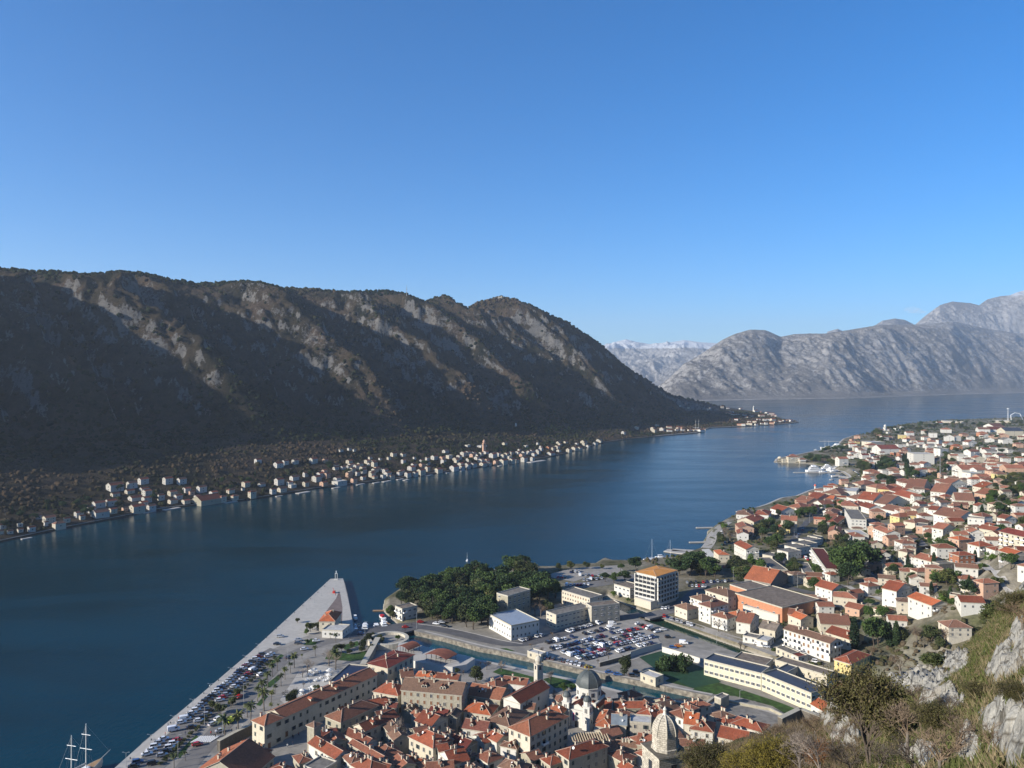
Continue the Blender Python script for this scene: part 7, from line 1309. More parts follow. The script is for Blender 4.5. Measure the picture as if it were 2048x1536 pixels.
for (x0, y0, x1, y1, n, dy, wh) in ((680, 128, 1075, 15, 11, 1.57, 'parked in front of the grey office block'), (195, 222, 430, 162, 6, 1.57, 'parked beside the white hall'), (470, 245, 760, 178, 7, 1.45, 'in the back row of the car park'), (840, 155, 1130, 90, 5, 1.45, 'in the back row of the car park'), (520, 308, 1060, 172, 15, 1.45, 'in the second row of the car park'), (1130, 145, 1420, 95, 7, 1.45, 'in the second row of the car park'),
                                  (630, 350, 1100, 215, 13, 1.45, 'in the third row of the car park'), (1120, 212, 1430, 140, 8, 1.45, 'in the third row of the car park'), (690, 375, 1130, 245, 11, 1.45, 'in the fourth row of the car park'), (1170, 255, 1460, 180, 8, 1.45, 'in the fourth row of the car park'), (780, 405, 1120, 300, 9, 1.45, 'in the fifth row of the car park'), (1170, 270, 1580, 175, 10, 1.45, 'in the fifth row of the car park'),
                                  (850, 412, 1080, 345, 6, 1.45, 'in the front row of the car park'), (1180, 335, 1570, 240, 9, 1.45, 'in the front row of the car park'), (440, 385, 920, 490, 12, 1.75, 'in the row along the river wall'), (1400, 40, 1620, 135, 6, 1.6, 'in the row by the canal wall')):
    p, q = Vector(gp(*zp('C', x0, y0), ZK)), Vector(gp(*zp('C', x1, y1), ZK)); a = math.atan2((q - p).y, (q - p).x)
    for i in range(n):
        if rnd.random() < .08: continue
        c = p.lerp(q, (i + .5) / n); car(c.x + rnd.uniform(-.3, .3), c.y + rnd.uniform(-.3, .3), ZK + .1, a + dy - (0 if rnd.random() < .6 else math.pi) + rnd.uniform(-.05, .05), wh, True, group=GL)
for x, y, cl, kd, lb in ((1150, 50, CC[0], 'van', 'white box van at the top of the car park'), (1135, 90, CC[0], 'van', 'white van next to the box van'), (905, 492, ('yellow', (.55, .42, .02)), 'hatch', 'yellow car at the end of the river row'), (1115, 545, CC[8], 'sedan', 'blue car on the lower lot by the river'), (1205, 568, CC[8], 'sedan', 'second blue car on the lower lot by the river'), (1360, 580, CC[6], 'suv', 'dark car on the lower lot by the kiosk'), (1670, 108, CC[0], 'sedan', 'white car by the canal wall'), (1830, 275, ('orange', (.6, .2, .02)), 'hatch', 'orange car beyond the long white wall'), (1770, 290, CC[8], 'hatch', 'blue car beyond the long white wall'), (1880, 245, CC[0], 'van', 'white van beyond the long white wall'), (1725, 185, CC[4], 'suv', 'black car near the canal trees'), (1400, 545, CC[4], 'suv', 'black car beside the kiosk')):
    X, Y = gp(*zp('C', x, y), ZK); car(X, Y, ZK + .1, rnd.uniform(-.3, .2), '', True, cl, kd, GL, lb)
for (zn, x0, y0, x1, y1, n, wh) in (('Q', 1190, 342, 1330, 325, 5, 'on the upper gravel lot'), ('Q', 1280, 365, 1570, 372, 9, 'in the middle of the upper gravel lot'), ('Q', 1360, 420, 1560, 400, 8, 'at the near side of the upper gravel lot'), ('Q', 1100, 385, 1190, 395, 4, 'beside the grove on the upper lot'), ('Q', 1180, 470, 1430, 462, 7, 'along the road below the upper lot'), ('R', 880, 545, 1340, 530, 12, 'under the trees behind the shopping centre'), ('R', 900, 580, 1100, 585, 6, 'on the street right of the hotel'), ('R', 640, 895, 950, 990, 9, 'along the canal bank'), ('R', 630, 812, 720, 800, 3, 'at the foot of the hotel'), ('S', 195, 520, 235, 680, 8, 'in the beach car park'), ('S', 225, 520, 262, 680, 7, 'in the beach car park'), ('S', 975, 600, 1090, 480, 5, 'on the street left of the long white flat block'), ('S', 1060, 790, 1110, 830, 3, 'by the brown roofed apartment block'), ('T', 700, 480, 1130, 760, 8, 'on the hillside road'), ('T', 420, 1000, 640, 930, 4, 'on the road below the big dark cedar'), ('V', 500, 960, 590, 1130, 7, 'on the lot beside the tall lamp mast'), ('S', 840, 70, 900, 60, 2, 'by the shore'), ('W', 1700, 820, 1850, 960, 5, 'behind the small marina')):
    car_line(zn, x0, y0, x1, y1, n, rnd.uniform(.9, 1.4) if zn in 'ST' else rnd.uniform(1.2, 1.6), wh, False, .15, True, 'cars on the east shore', .5)

# ------------------------------------------------------------------ people
def person_mesh(pose):
    P = {'pel': (0, 0, .95), 'che': (0, .02, 1.32), 'nec': (0, .02, 1.48), 'hd': (0, .04, 1.62), 'ht': (0, .04, 1.72)}
    st = .28 if pose == 'walk' else .05
    E_ = [('pel', 'che'), ('che', 'nec'), ('nec', 'hd'), ('hd', 'ht')]; Rr = {'pel': .15, 'che': .17, 'nec': .06, 'hd': .10, 'ht': .07}
    for s, sg in (('l', 1), ('r', -1)):
        P.update({'h' + s: (sg * .1, 0, .88), 'k' + s: (sg * .1, sg * st * .6 + .03, .5), 'a' + s: (sg * .1, sg * st, .08), 't' + s: (sg * .1, sg * st + .16, .04), 's' + s: (sg * .2, 0, 1.42), 'e' + s: (sg * .25, -sg * st * .4, 1.14), 'w' + s: (sg * .24, -sg * st * .7 + .08, .9)})
        Rr.update({'h' + s: .10, 'k' + s: .065, 'a' + s: .045, 't' + s: .04, 's' + s: .07, 'e' + s: .05, 'w' + s: .04}); E_ += [('pel', 'h' + s), ('h' + s, 'k' + s), ('k' + s, 'a' + s), ('a' + s, 't' + s), ('che', 's' + s), ('s' + s, 'e' + s), ('e' + s, 'w' + s)]
    ks = list(P); me = bpy.data.meshes.new('p'); me.from_pydata([P[k] for k in ks], [(ks.index(a), ks.index(b)) for a, b in E_], []); o = bpy.data.objects.new('p', me); COL.objects.link(o)
    m = o.modifiers.new('s', 'SKIN'); 
    for i, k in enumerate(ks): me.skin_vertices[0].data[i].radius = (Rr[k], Rr[k] * .8); me.skin_vertices[0].data[i].use_root = (k == 'pel')
    u = o.modifiers.new('u', 'SUBSURF'); u.levels = 1; u.render_levels = 1
    dg = bpy.context.evaluated_depsgraph_get(); out = bpy.data.meshes.new_from_object(o.evaluated_get(dg)); bpy.data.objects.remove(o); out.name = 'person'; return out
PM = [person_mesh('walk'), person_mesh('stand')]; SKIN = flat('skin', (.40, .24, .17), .6); HAIR = flat('hair', (.03, .02, .015), .7)
PEO = []
for tn, tc, ln, lc in (('black coat', (.012, .012, .014), 'dark trousers', (.02, .02, .025)), ('dark blue jacket', (.02, .03, .08), 'jeans', (.04, .06, .12)), ('red jacket', (.3, .02, .02), 'black trousers', (.012, .012, .012)), ('white jacket', (.6, .6, .58), 'jeans', (.04, .06, .12))):
    tm_, lm_ = flat('cloth_' + tn.replace(' ', '_'), tc, .8), flat('cloth_' + ln.replace(' ', '_'), lc, .8)
    for k in (0, 1):
        me = PM[k].copy(); me.materials.clear(); [me.materials.append(x) for x in (lm_, tm_, SKIN, HAIR)]
        for p in me.polygons: z = p.center.z; me.polygons[p.index].material_index = 3 if z > 1.66 or (z > 1.56 and p.center.y < 0) else 2 if z > 1.47 else 1 if z > .86 else 0; p.use_smooth = True
        PEO.append((me, '%s person in %s' % ('walking' if k == 0 else 'standing', tn)))
for i, (zn, x, y, wh) in enumerate((('A', 325, 1150, 'near the yellow green van'), ('A', 372, 1135, 'near the yellow green van'), ('A', 435, 1105, 'near the yellow green van'), ('A', 158, 1205, 'by the silver car'), ('A', 110, 1180, 'on the road edge'), ('F', 1180, 1185, 'beside the long van'), ('F', 1208, 1090, 'on the quay edge'), ('F', 1320, 1030, 'on the quay'), ('F', 1335, 1032, 'on the quay'), ('F', 1385, 1180, 'between the parking rows'), ('F', 1450, 1175, 'between the parking rows'), ('F', 1650, 1175, 'at the zebra crossing'), ('F', 1895, 555, 'on the promenade'), ('F', 1635, 700, 'on the quay edge'),
                                    ('A', 770, 650, 'on the lawn path'), ('A', 565, 925, 'under the palms'), ('A', 955, 1220, 'in the town square'), ('A', 950, 1290, 'in the town square'), ('A', 895, 1310, 'in the town square'), ('A', 945, 1215, 'in the town square'), ('A', 1010, 1190, 'by the palace wall'), ('F', 1990, 990, 'under the palms'), ('A', 1140, 770, 'by the cafe tables'), ('P', 570, 470, 'on the pier'), ('P', 1350, 780, 'at the bridge lamp'), ('F', 1690, 1200, 'on the open pavement'))):
    X, Y = gp(*zp(zn, x, y), ZK); me, l = PEO[(i * 3) % len(PEO) if i % 5 else i % len(PEO)]; o = link('person', me, None, (X, Y, ZK + .1), rnd.uniform(0, 6.28)); tag(o, l + ' ' + wh, 'person', 'people on the promenade')

# ------------------------------------------------------------------ boats
HULLW = flat('boat_white', (.72, .72, .70), .35); HULLB = flat('boat_blue', (.04, .10, .30), .35); HULLR = flat('boat_cover_red', (.45, .02, .03), .7); TEAK = flat('teak_deck', (.30, .19, .10), .6)
def hull(mb, L, B, hgt, m=0, deck=1, draft=.5):
    secs = []
    for i in range(11):
        f = i / 10; x = -L / 2 + L * f; w = B / 2 * (1 - max(0, (f - .35) / .65) ** 2.3) * (.86 + .14 * min(1, f * 4)); w = max(w, .03); zt = hgt * (1 + .35 * f * f)
        secs.append([(x - (.12 * L * max(0, f - .7) if True else 0), -w * .45, -draft), (x - .12 * L * max(0, f - .7), w * .45, -draft), (x, w, zt * .5), (x, w, zt), (x, -w, zt), (x, -w, zt * .5)])
    loft(mb, secs, m)
    for i in range(10):
        a, b = secs[i], secs[i + 1]; mb.face([(a[4][0], a[4][1] * .88, a[4][2] + .02), (b[4][0], b[4][1] * .88, b[4][2] + .02), (b[3][0], b[3][1] * .88, b[3][2] + .02), (a[3][0], a[3][1] * .88, a[3][2] + .02)], deck)
def boat(X, Y, rz, L, kind, label, group='boats in the small harbour', z=0.0):
    B = L * .32; e = empty('motor_boat' if kind != 'sail' else 'sailing_boat', (X, Y, z), rz); mb = MB(); hull(mb, L, B, L * .12, 0, 1); mb.build('hull', [HULLB if kind == 'blue' else HULLW, HULLW if kind != 'open' else TEAK], e)
    h = L * .12
    if kind in ('cabin', 'blue', 'red'):
        c = MB(); c.box((-.02 * L, 0, h * 1.1 + L * .07), (L * .38, B * .62, L * .14), 0); c.box((-.06 * L, 0, h * 1.1 + L * .145), (L * .42, B * .70, .08), 0); c.box((.12 * L, 0, h * 1.1 + L * .04), (L * .22, B * .5, L * .08), 0); c.build('cabin', HULLW if kind != 'red' else HULLR, e)
        g = MB(); g.box((-.02 * L, 0, h * 1.1 + L * .09), (L * .385, B * .63, L * .05)); g.build('cabin_window', CARG, e)
    if kind == 'yacht':
        c = MB()
        for k, (x, l, w) in enumerate(((-.04, .62, .78), (-.08, .42, .62), (-.1, .22, .45))): c.box((x * L, 0, h * 1.15 + L * .045 + k * L * .075), (l * L, w * B, L * .075), 0); 
        c.tube((-.1 * L, 0, h + L * .24), (-.14 * L, 0, h + L * .36), .08, n=4); c.build('superstructure', HULLW, e)
        g = MB()
        for k, (x, l, w) in enumerate(((-.04, .62, .78), (-.08, .42, .62))): g.box((x * L, 0, h * 1.15 + L * .05 + k * L * .075), (l * L * 1.005, w * B * 1.01, L * .03))
        g.build('cabin_window', CARG, e)
    if kind == 'sail':
        m = MB(); m.tube((.05 * L, 0, h), (.05 * L, 0, h + L * 1.25), .09, .05, 6); m.tube((.05 * L, 0, h + 1.3), (-.4 * L, 0, h + 1.4), .06, n=5); m.build('mast', WHITE, e); c = MB(); c.box((0, 0, h + .35), (L * .4, B * .5, .6)); c.build('cabin', HULLW, e)
        r = MB(); r.tube((.49 * L, 0, h * 1.3), (.05 * L, 0, h + L * 1.2), .02, n=3); r.tube((-.49 * L, 0, h), (.05 * L, 0, h + L * 1.2), .02, n=3); r.build('rigging', METAL, e)
    tag(e, label, 'boat', group); return e
for zn, x, y, rz, L, k, lb in (('P', 770, 695, 1.9, 7, 'cabin', 'white cabin boat moored nearest the pier side, furthest out'), ('P', 772, 780, 1.9, 5, 'blue', 'small blue boat by the pier wall'), ('P', 805, 765, 1.9, 5, 'open', 'small open white boat right of the blue one'), ('P', 777, 835, 1.9, 8, 'blue', 'blue hulled cabin boat close to the bridge road'), ('P', 870, 830, 1.75, 14, 'yacht', 'largest white tour boat in the middle of the small harbour'), ('P', 985, 805, 1.9, 11, 'cabin', 'white fishing boat left of the tallest yacht'), ('P', 1060, 800, 1.9, 13, 'yacht', 'tall white yacht by the curved quay'), ('P', 1045, 695, 2.2, 8, 'red', 'boat with a red cover behind the tall yacht'), ('P', 1060, 735, 2.1, 8, 'cabin', 'white boat between the red covered boat and tall yacht'), ('P', 1110, 770, 2.1, 7, 'open', 'open boat against the curved quay'),
                                ('P', 1905, 310, .5, 15, 'yacht', 'large white tour boat moored behind the pine grove'), ('P', 1985, 270, .5, 13, 'cabin', 'second tour boat behind the pine grove')):
    X, Y = gp(*zp(zn, x, y), .2); boat(X, Y, rz, L, k, lb, None if L > 20 else 'boats in the small harbour')
for zn, x, y, rz, L, k, lb in (('W', 930, 862, .1, 30, 'yacht', 'large white yacht at the end of the marina pontoon'), ('W', 1090, 868, .2, 14, 'cabin', 'white boat behind the large yacht on the pontoon'), ('W', 1215, 838, 1.9, 16, 'yacht', 'white yacht inside the marina'), ('W', 1190, 800, .1, 22, 'yacht', 'white yacht against the inner marina quay'), ('W', 1350, 800, .1, 18, 'cabin', 'broad white boat at the marina quay'), ('W', 1320, 855, .2, 14, 'cabin', 'white boat at the marina corner'), ('W', 1365, 955, .05, 16, 'open', 'open boat off the marina steps'), ('W', 1400, 400, .1, 34, 'yacht', 'large pale yacht behind the seaside point'), ('W', 935, 408, 0, 7, 'cabin', 'tiny white boat anchored off the seaside point'), ('W', 1265, 1020, 0, 6, 'open', 'tiny boat in the marina cove'), ('W', 1380, 322, 0, 12, 'cabin', 'small boat near the long jetty'),
                                ('R', 525, 312, .3, 13, 'sail', 'sailing boat with bare mast left of the apricot roofed hotel'), ('R', 712, 305, .3, 12, 'sail', 'sailing boat with bare mast right of the hotel roof'), ('R', 620, 282, .2, 9, 'cabin', 'white boat between the two bare masts'), ('R', 1020, 272, 1.2, 8, 'cabin', 'white boat in the boatyard basin'), ('R', 800, 272, .6, 6, 'open', 'open boat at the left of the boatyard basin'), ('R', 925, 268, .6, 6, 'blue', 'blue boat in the boatyard basin'), ('Q', 175, 210, 1.5, 5, 'sail', 'tiny sailing boat off the pine grove')):
    X, Y = gp(*zp(zn, x, y), .2); boat(X, Y, rz, L, k, lb, None)
def schooner(X, Y, rz, L, mh, label, hm=None):
    e = empty('schooner', (X, Y, 0), rz); B = L * .24; mb = MB(); hull(mb, L, B, L * .10, 0, 1, 1.0); mb.tube((L * .46, 0, L * .13), (L * .66, 0, L * .19), .16, .08, 6); mb.build('hull', [hm or flat('hull_dark', (.10, .075, .06), .5), TEAK], e)
    c = MB(); c.box((-.22 * L, 0, L * .10 + .8), (L * .26, B * .5, 1.6)); c.box((.12 * L, 0, L * .10 + .5), (L * .16, B * .4, 1.0)); c.build('deckhouse', HULLW, e)
    for x, s in ((.16, 1.0), (-.12, .93)):
        m = MB(); h = mh * s; m.tube((x * L, 0, L * .08), (x * L, 0, h), .22, .13, 8); m.build('mast', flat('mast_pale', (.55, .55, .52), .5), e); y = MB()
        for f, w in ((.52, 2.7), (.79, 2.0)): y.tube((x * L, -w, h * f), (x * L, w, h * f), .12, n=5)
        y.build('crosstree', WHITE, e); r = MB()
        for sy in (-1, 1):
            for fx in (-.5, .6): r.tube((x * L + fx, sy * B * .48, L * .11), (x * L, sy * .1, h * .97), .03, n=3, cap=False)
            r.tube((x * L, sy * 1.6, h * .78), (x * L, 0, h * .98), .02, n=3, cap=False)
        r.tube((x * L, 0, h * .98), (L * (.64 if x > 0 else .3), 0, L * .17), .03, n=3, cap=False); r.tube((x * L, 0, h * .98), (-L * .48 if x < 0 else -L * .1, 0, L * .14), .03, n=3, cap=False); r.build('rigging', METAL, e)
        if True: b = MB(); b.tube((x * L, 0, L * .10 + 2.2), (x * L - L * .24, 0, L * .10 + 2.6), .14, n=6); b.tube((x * L - .3, 0, L * .10 + 2.6), (x * L - L * .22, 0, L * .10 + 2.9), .28, n=7); b.build('furled_sail', flat('sail_cloth', (.5, .48, .43), .9), e)
    tag(e, label, 'boat'); return e
p1 = Vector(gp(143, 1562, 0)); p2 = Vector(gp(174, 1556, 0))
schooner(-161.3, 287.3, 1.3, 24, 19.8, 'two masted sailing ship cut off by the bottom edge', flat('hull_ivory', (.45, .43, .38), .5))
X, Y = gp(*zp('W', 1170, 388), 0); schooner(X, Y, 3.0, 28, 21, 'small two masted schooner moored by the long jetty', HULLW)
X, Y = gp(*zp('X', 500, 600), 0); schooner(X + 8, Y + 60, .2, 34, 30, 'two masted ship behind the white houses of the far headland', HULLW)

# ------------------------------------------------------------------ street furniture
def lamp(X, Y, z, h, arms, label, group):
    e = empty('street_lamp', (X, Y, z)); mb = MB(); mb.tube((0, 0, -.2), (0, 0, h), .09, .06, 6); mb.tube((0, 0, 0), (0, 0, .5), .16, n=8)
    for s in ((-1, 1) if arms == 2 else (1,)): mb.tube((0, 0, h - .1), (s * .9, 0, h + .25), .045, n=5)
    mb.build('pole', flat('lamp_pole', (.32, .33, .33), .5), e)
    for s in ((-1, 1) if arms == 2 else (1,)): g = MB(); g.box((s * 1.1, 0, h + .24), (.6, .22, .12)); g.build('lamp_head', METAL, e)
    tag(e, label, 'street lamp', group)
for i, (x, y) in enumerate(((778, 1500), (1030, 1310), (1262, 1110), (1460, 935), (1645, 770), (1850, 600), (1998, 470))): X, Y = gp(*zp('F', x, y), ZK); lamp(X, Y, ZK, 5.2, 2, 'twin armed lamp on the quay', 'lamps along the quay')
for i, (zn, x, y) in enumerate((('A', 595, 335), ('P', 352, 540), ('P', 422, 468), ('P', 268, 608), ('P', 490, 400), ('A', 825, 160))): X, Y = gp(*zp(zn, x, y), ZK); lamp(X, Y, ZK, 4.6, 2, 'twin armed lamp on the pier', 'lamps along the quay')
for i, (zn, x, y, h) in enumerate((('A', 447, 880, 10), ('A', 232, 1165, 9), ('A', 900, 420, 10), ('F', 1310, 1415, 9), ('F', 1582, 1080, 8), ('P', 1400, 805, 10), ('P', 870, 900, 9), ('C', 1735, 300, 6), ('C', 1445, 460, 8), ('D', 510, 450, 8), ('D', 683, 290, 8), ('D', 122, 320, 8), ('D', 920, 990, 12), ('D', 1095, 1010, 7), ('D', 1195, 1030, 8), ('D', 1197, 810, 11), ('D', 1370, 900, 9), ('R', 1365, 520, 10), ('S', 800, 690, 10), ('S', 965, 610, 9), ('S', 1060, 500, 9), ('S', 1123, 440, 9), ('S', 997, 1100, 10), ('S', 1265, 310, 8), ('T', 605, 910, 8), ('C', 1165, 1000, 0.1))):
    if h < 1: continue
    px, py = zp(zn, x, y); X, Y, z = ray(px, py); lamp(X, Y, z, h, 1, 'tall single armed lamp ' + near(px, py), 'tall lamps of the town')
X, Y, z = ray(*zp('V', 487, 1190)); e = empty('lamp_mast', (X, Y, z)); mb = MB(); mb.tube((0, 0, -1), (0, 0, 33), .45, .25, 8); mb.build('pole', METAL, e); mb = MB(); mb.box((0, 0, 33), (2.6, 1.2, .5)); mb.build('lamp_head', WHITE, e); tag(e, 'very tall white lamp mast above a car lot on the east shore', 'lamp mast')
for i in range(17):         # mooring bollards on the quay edge
    a, b = Vector(gp(240, 1530, ZK)), Vector(gp(655, 1165, ZK)); c = a.lerp(b, (i + .3) / 17); o = MB(); o.lathe((0, 0, 0), [(.22, 0), (.18, .35), (.30, .48), (.25, .62)], 8)
    if i == 0: bm_ = o.mesh('mooring_bollard', DARK)
    tag(link('mooring_bollard', bm_, None, (c.x + 1.3, c.y, ZK)), 'dark mooring bollard on the quay edge', 'bollard', 'mooring bollards')
# cafe
mb = MB(); mb.tube((0, 0, 0), (0, 0, .72), .05, n=6); mb.lathe((0, 0, .72), [(.42, 0), (.42, .04)], 12); mb.lathe((0, 0, 0), [(.25, 0), (.22, .04)], 8); TABM = mb.mesh('cafe_table', WHITE)
mb = MB(); mb.box((0, 0, .45), (.5, .5, .06)); mb.box((0, .25, .72), (.5, .06, .5)); [mb.box((sx * .25, 0, .62), (.05, .48, .05)) for sx in (-1, 1)]; [mb.tube((sx * .22, sy * .22, 0), (sx * .22, sy * .22, .45), .03, n=4) for sx in (-1, 1) for sy in (-1, 1)]; CHM = mb.mesh('cafe_chair', WHITE)
mb = MB(); mb.tube((0, 0, 0), (0, 0, 2.5), .04, n=6); mb.lathe((0, 0, 2.1), [(1.5, 0), (.02, .6)], 8, close=False); mb.lathe((0, 0, 0), [(.3, 0), (.3, .1)], 8); PARM = mb.mesh('parasol', flat('parasol_cloth', (.62, .60, .55), .9))
for cx, cy, rx, ry, n, wh in ((1200, 580, 130, 75, 17, 'in the far cluster of the cafe square'), (1070, 745, 110, 50, 13, 'in the near cluster of the cafe square')):
    for i in range(n):
        a = rnd.uniform(0, 6.28); r = rnd.uniform(.1, 1) ** .5; X, Y = gp(*zp('A', cx + rx * r * math.cos(a), cy + ry * r * math.sin(a)), ZK); tag(link('cafe_table', TABM, None, (X, Y, ZK + .12)), 'round white cafe table ' + wh, 'table', 'cafe tables')
        for k in range(4): b = k * 1.57 + rnd.uniform(-.3, .3); tag(link('cafe_chair', CHM, None, (X + .8 * math.cos(b), Y + .8 * math.sin(b), ZK + .12), b - 1.57), 'white cafe chair ' + wh, 'chair', 'cafe chairs')
        if i % 4 == 0: tag(link('parasol', PARM, None, (X + .3, Y + 1.4, ZK + .12)), 'closed pale parasol ' + wh if False else 'pale cafe parasol ' + wh, 'parasol', 'cafe parasols')
# walls, ramparts, canopies, bridge, pier
def wallrun(pts, h, th, mat, name, label, zn=None, z=ZK, cat='wall', follow=False, base=.5):
    P = [Vector((ray(*(zp(zn, *p) if zn else p))[:2] if follow else gp(*(zp(zn, *p) if zn else p), z))) for p in pts]; mb = MB()
    for a, b in zip(P, P[1:]):
        c = (a + b) / 2; L = (b - a).length; g = G(c.x, c.y) if follow else z; mb.box((c.x, c.y, g + h / 2 - base / 2), (L + .02, th, h + base), 0, math.atan2((b - a).y, (b - a).x)); mb.box((c.x, c.y, g + h + .05), (L + .02, th + .14, .12), 1, math.atan2((b - a).y, (b - a).x))
    o = mb.build(name, [mat, STONE]); tag(o, label, cat); return o
wallrun([(1662, 330), (1850, 385), (2048, 450)], 3.0, .3, WALL['w'], 'long_wall', 'long plain white wall between the pitch and the gravel ground', 'C')
wallrun([(1335, 385), (1480, 335), (1655, 290)], 3.0, .2, flat('fence_mesh', (.35, .37, .36), .7), 'pitch_fence', 'pale fence at the car park end of the pitch', 'C')
wallrun([(1335, 388), (1240, 420), (1020, 480)], 2.2, .5, WALL['d'], 'stone_wall', 'dark stone wall beside the car park trees', 'C')
wallrun([(190, 1345), (340, 1262), (535, 1165)], 4.2, 1.6, WALL['d'], 'town_wall', 'dark old town wall beside the promenade pavement', 'A', cat='town wall')
wallrun([(1668, 520), (1740, 390), (1822, 240)], 3.4, 2.8, WALL['g'], 'stone_ramp', 'long grey stone ramp wall left of the cream mansion', 'A', cat='ramp wall')
wallrun([(1262, 1394), (1300, 1399), (1404, 1417), (1427, 1399), (1500, 1414), (1540, 1421), (1580, 1440), (1612, 1462), (1570, 1480)], 1.1, .9, WALL['s'], 'parapet', 'low stone parapet around the paved bastion')
wallrun([(1560, 1462), (1600, 1442), (1650, 1462)], 5.5, 2.2, WALL['d'], 'rampart', 'dark rampart wall at the foot of the rocky slope', cat='rampart')
wallrun([(1270, 560), (1350, 620), (1440, 690), (1520, 760)], 1.0, .4, WALL['s'], 'retaining_wall', 'long pale retaining wall above the gravel slope', 'T', follow=True) if False else None
zt = ZK + 3.6; rp_ = [(470, 322), (500, 232), (620, 225), (780, 275), (960, 318), (1190, 362), (1280, 392), (1190, 455), (1050, 480), (930, 470), (700, 430), (600, 402), (560, 345)]
mb = MB(); mb.prism([gp(*zp('B', x, y), zt) for x, y in rp_], ZK - .5, zt, 0, 1); tag(mb.build('terrace', [QUAY, WALL['w']]), 'raised white walled terrace carrying the rust brown canopies', 'terrace')
mb = MB(); X, Y = gp(*zp('P', 1110, 915), ZK + 2); mb.lathe((0, 0, -8), [(11.5, 0), (11.3, 10), (11.3, 10.9), (9.4, 10.9), (9.4, 9.4)], 36, 0, close=False); mb.lathe((0, 0, 1.4), [(9.45, 0), (.1, 0)], 36, 1); o = mb.build('round_bastion', [STONE, PAVE]); o.location = (X, Y, ZK); tag(o, 'round stone bastion with a ring wall beside the bridge', 'bastion')
for dx, dy in ((-5, 1), (5, 0), (-3, -3)): tree('b' if dx < 0 else 'g', X + dx, Y + dy, ZK + 1.4, 3.2, 'broadleaf_tree', 'small tree inside the round bastion', 'tree', 'trees in the round bastion', 1.2)
RUST = mottle('rust_brown_roof', (.24, .085, .05), .2, .6)
def canopy(zn, P, h, label):
    q = [gp(*zp(zn, P[i], P[i + 1]), zt + h) for i in (0, 2, 4)]; c, u, v, hx, hy = frame_of(*q)
    if u.cross(v) < 0: u = -u
    e = empty('canopy', (c.x, c.y, zt), math.atan2(u.y, u.x)); mb = MB(); n = 8
    for i in range(n):
        t0, t1 = -hx + 2 * hx * i / n, -hx + 2 * hx * (i + 1) / n; z0, z1 = h + 1.3 * (1 - (t0 / hx) ** 2), h + 1.3 * (1 - (t1 / hx) ** 2)
        for dz, s in ((0, 1), (-.18, -1)): mb.face([(t0, -hy, z0 + dz), (t1, -hy, z1 + dz), (t1, hy, z1 + dz), (t0, hy, z0 + dz)][::s])
        for sy in (-1, 1): mb.face([(t0, sy * hy, z0), (t1, sy * hy, z1), (t1, sy * hy, z1 - .18), (t0, sy * hy, z0 - .18)])
    mb.build('curved_roof', RUST, e)
    for i in range(5):
        for sy in (-.9, 0, .9): t = -hx * .9 + hx * 1.8 * i / 4; p = MB(); p.tube((t, sy * hy, -.1), (t, sy * hy, h + 1.2 * (1 - (t / hx) ** 2)), .1, n=6); p.build('post', DARK, e)
    tag(e, label, 'canopy', 'market canopies')
canopy('P', (1192, 992, 1312, 1027, 1412, 968), 3, 'smaller curved rust brown canopy near the round bastion'); canopy('P', (1482, 1068, 1702, 1122, 1802, 1060), 3, 'larger curved rust brown canopy in the middle of the terrace')
mb = MB(); P_ = [(697, 1278), (706, 1262), (760, 1250), (832, 1244), (836, 1258), (800, 1267), (740, 1277)]; mb.prism([gp(x, y, ZK + .1) for x, y in P_], ZK - 1.0, ZK + .1); 
br = mb.build('road_bridge', [ASPH]); tag(br, 'low road bridge across the harbour mouth', 'bridge')
for off in ((697, 1277.5, 836, 1257.5), (708, 1262.5, 832, 1244.5)):
    a, b = Vector(gp(off[0], off[1], ZK)), Vector(gp(off[2], off[3], ZK)); mb = MB(); c = (a + b) / 2; mb.box((c.x, c.y, ZK + .95), ((b - a).length, .1, .08), 0, math.atan2((b - a).y, (b - a).x))
    for i in range(24): q = a.lerp(b, i / 23); mb.tube((q.x, q.y, ZK), (q.x, q.y, ZK + .95), .04, n=4)
    mb.build('railing', METAL, br)
a, b = Vector(gp(1288, 1234, ZK)), Vector(gp(1345, 1220, ZK)); c = (a + b) / 2; mb = MB(); mb.box((c.x, c.y, ZK - .45), ((b - a).length, 10, 1.2), 0, math.atan2((b - a).y, (b - a).x)); tag(mb.build('canal_bridge', [ROADG]), 'road bridge over the canal below the hotel', 'bridge')
X, Y = gp(672.5, 1159, ZK); e = empty('pier_beacon', (X, Y, ZK)); mb = MB(); [mb.box((s * .75, 0, 2.2), (.32, .5, 4.6)) for s in (-1, 1)]; mb.box((0, 0, 4.5), (1.9, .6, .3)); mb.box((0, 0, .15), (2.6, 1.6, .5)); mb.build('frame', WALL['w'], e); mb = MB(); mb.tube((0, 0, 4.6), (0, 0, 5.8), .25, .2, 8); mb.lathe((0, 0, 5.8), [(.34, 0), (.3, .4), (.02, .7)], 8); mb.build('lantern', WHITE, e); tag(e, 'small white beacon arch at the tip of the pier', 'beacon')
X, Y = gp(*zp('P', 553, 440), ZK); e = empty('red_crane', (X, Y, ZK)); mb = MB(); mb.box((0, 0, .7), (1.6, 2.4, 1.3)); mb.tube((0, 0, 1.2), (-.9, .6, 3.4), .14, n=6); mb.build('frame', flat('crane_red', (.45, .03, .02), .5), e); tag(e, 'small red lifting gear standing on the pier', 'crane')
X, Y = gp(*zp('P', 1030, 620), .3); mb = MB(); mb.box((0, 0, .3), (10, 2.2, .3)); [mb.tube((sx * 4, 0, -2), (sx * 4, 0, .3), .15, n=6) for sx in (-1, 0, 1)]; o = mb.build('jetty', [TEAK]); o.location = (X, Y, 0); tag(o, 'short wooden jetty off the curved quay', 'jetty')
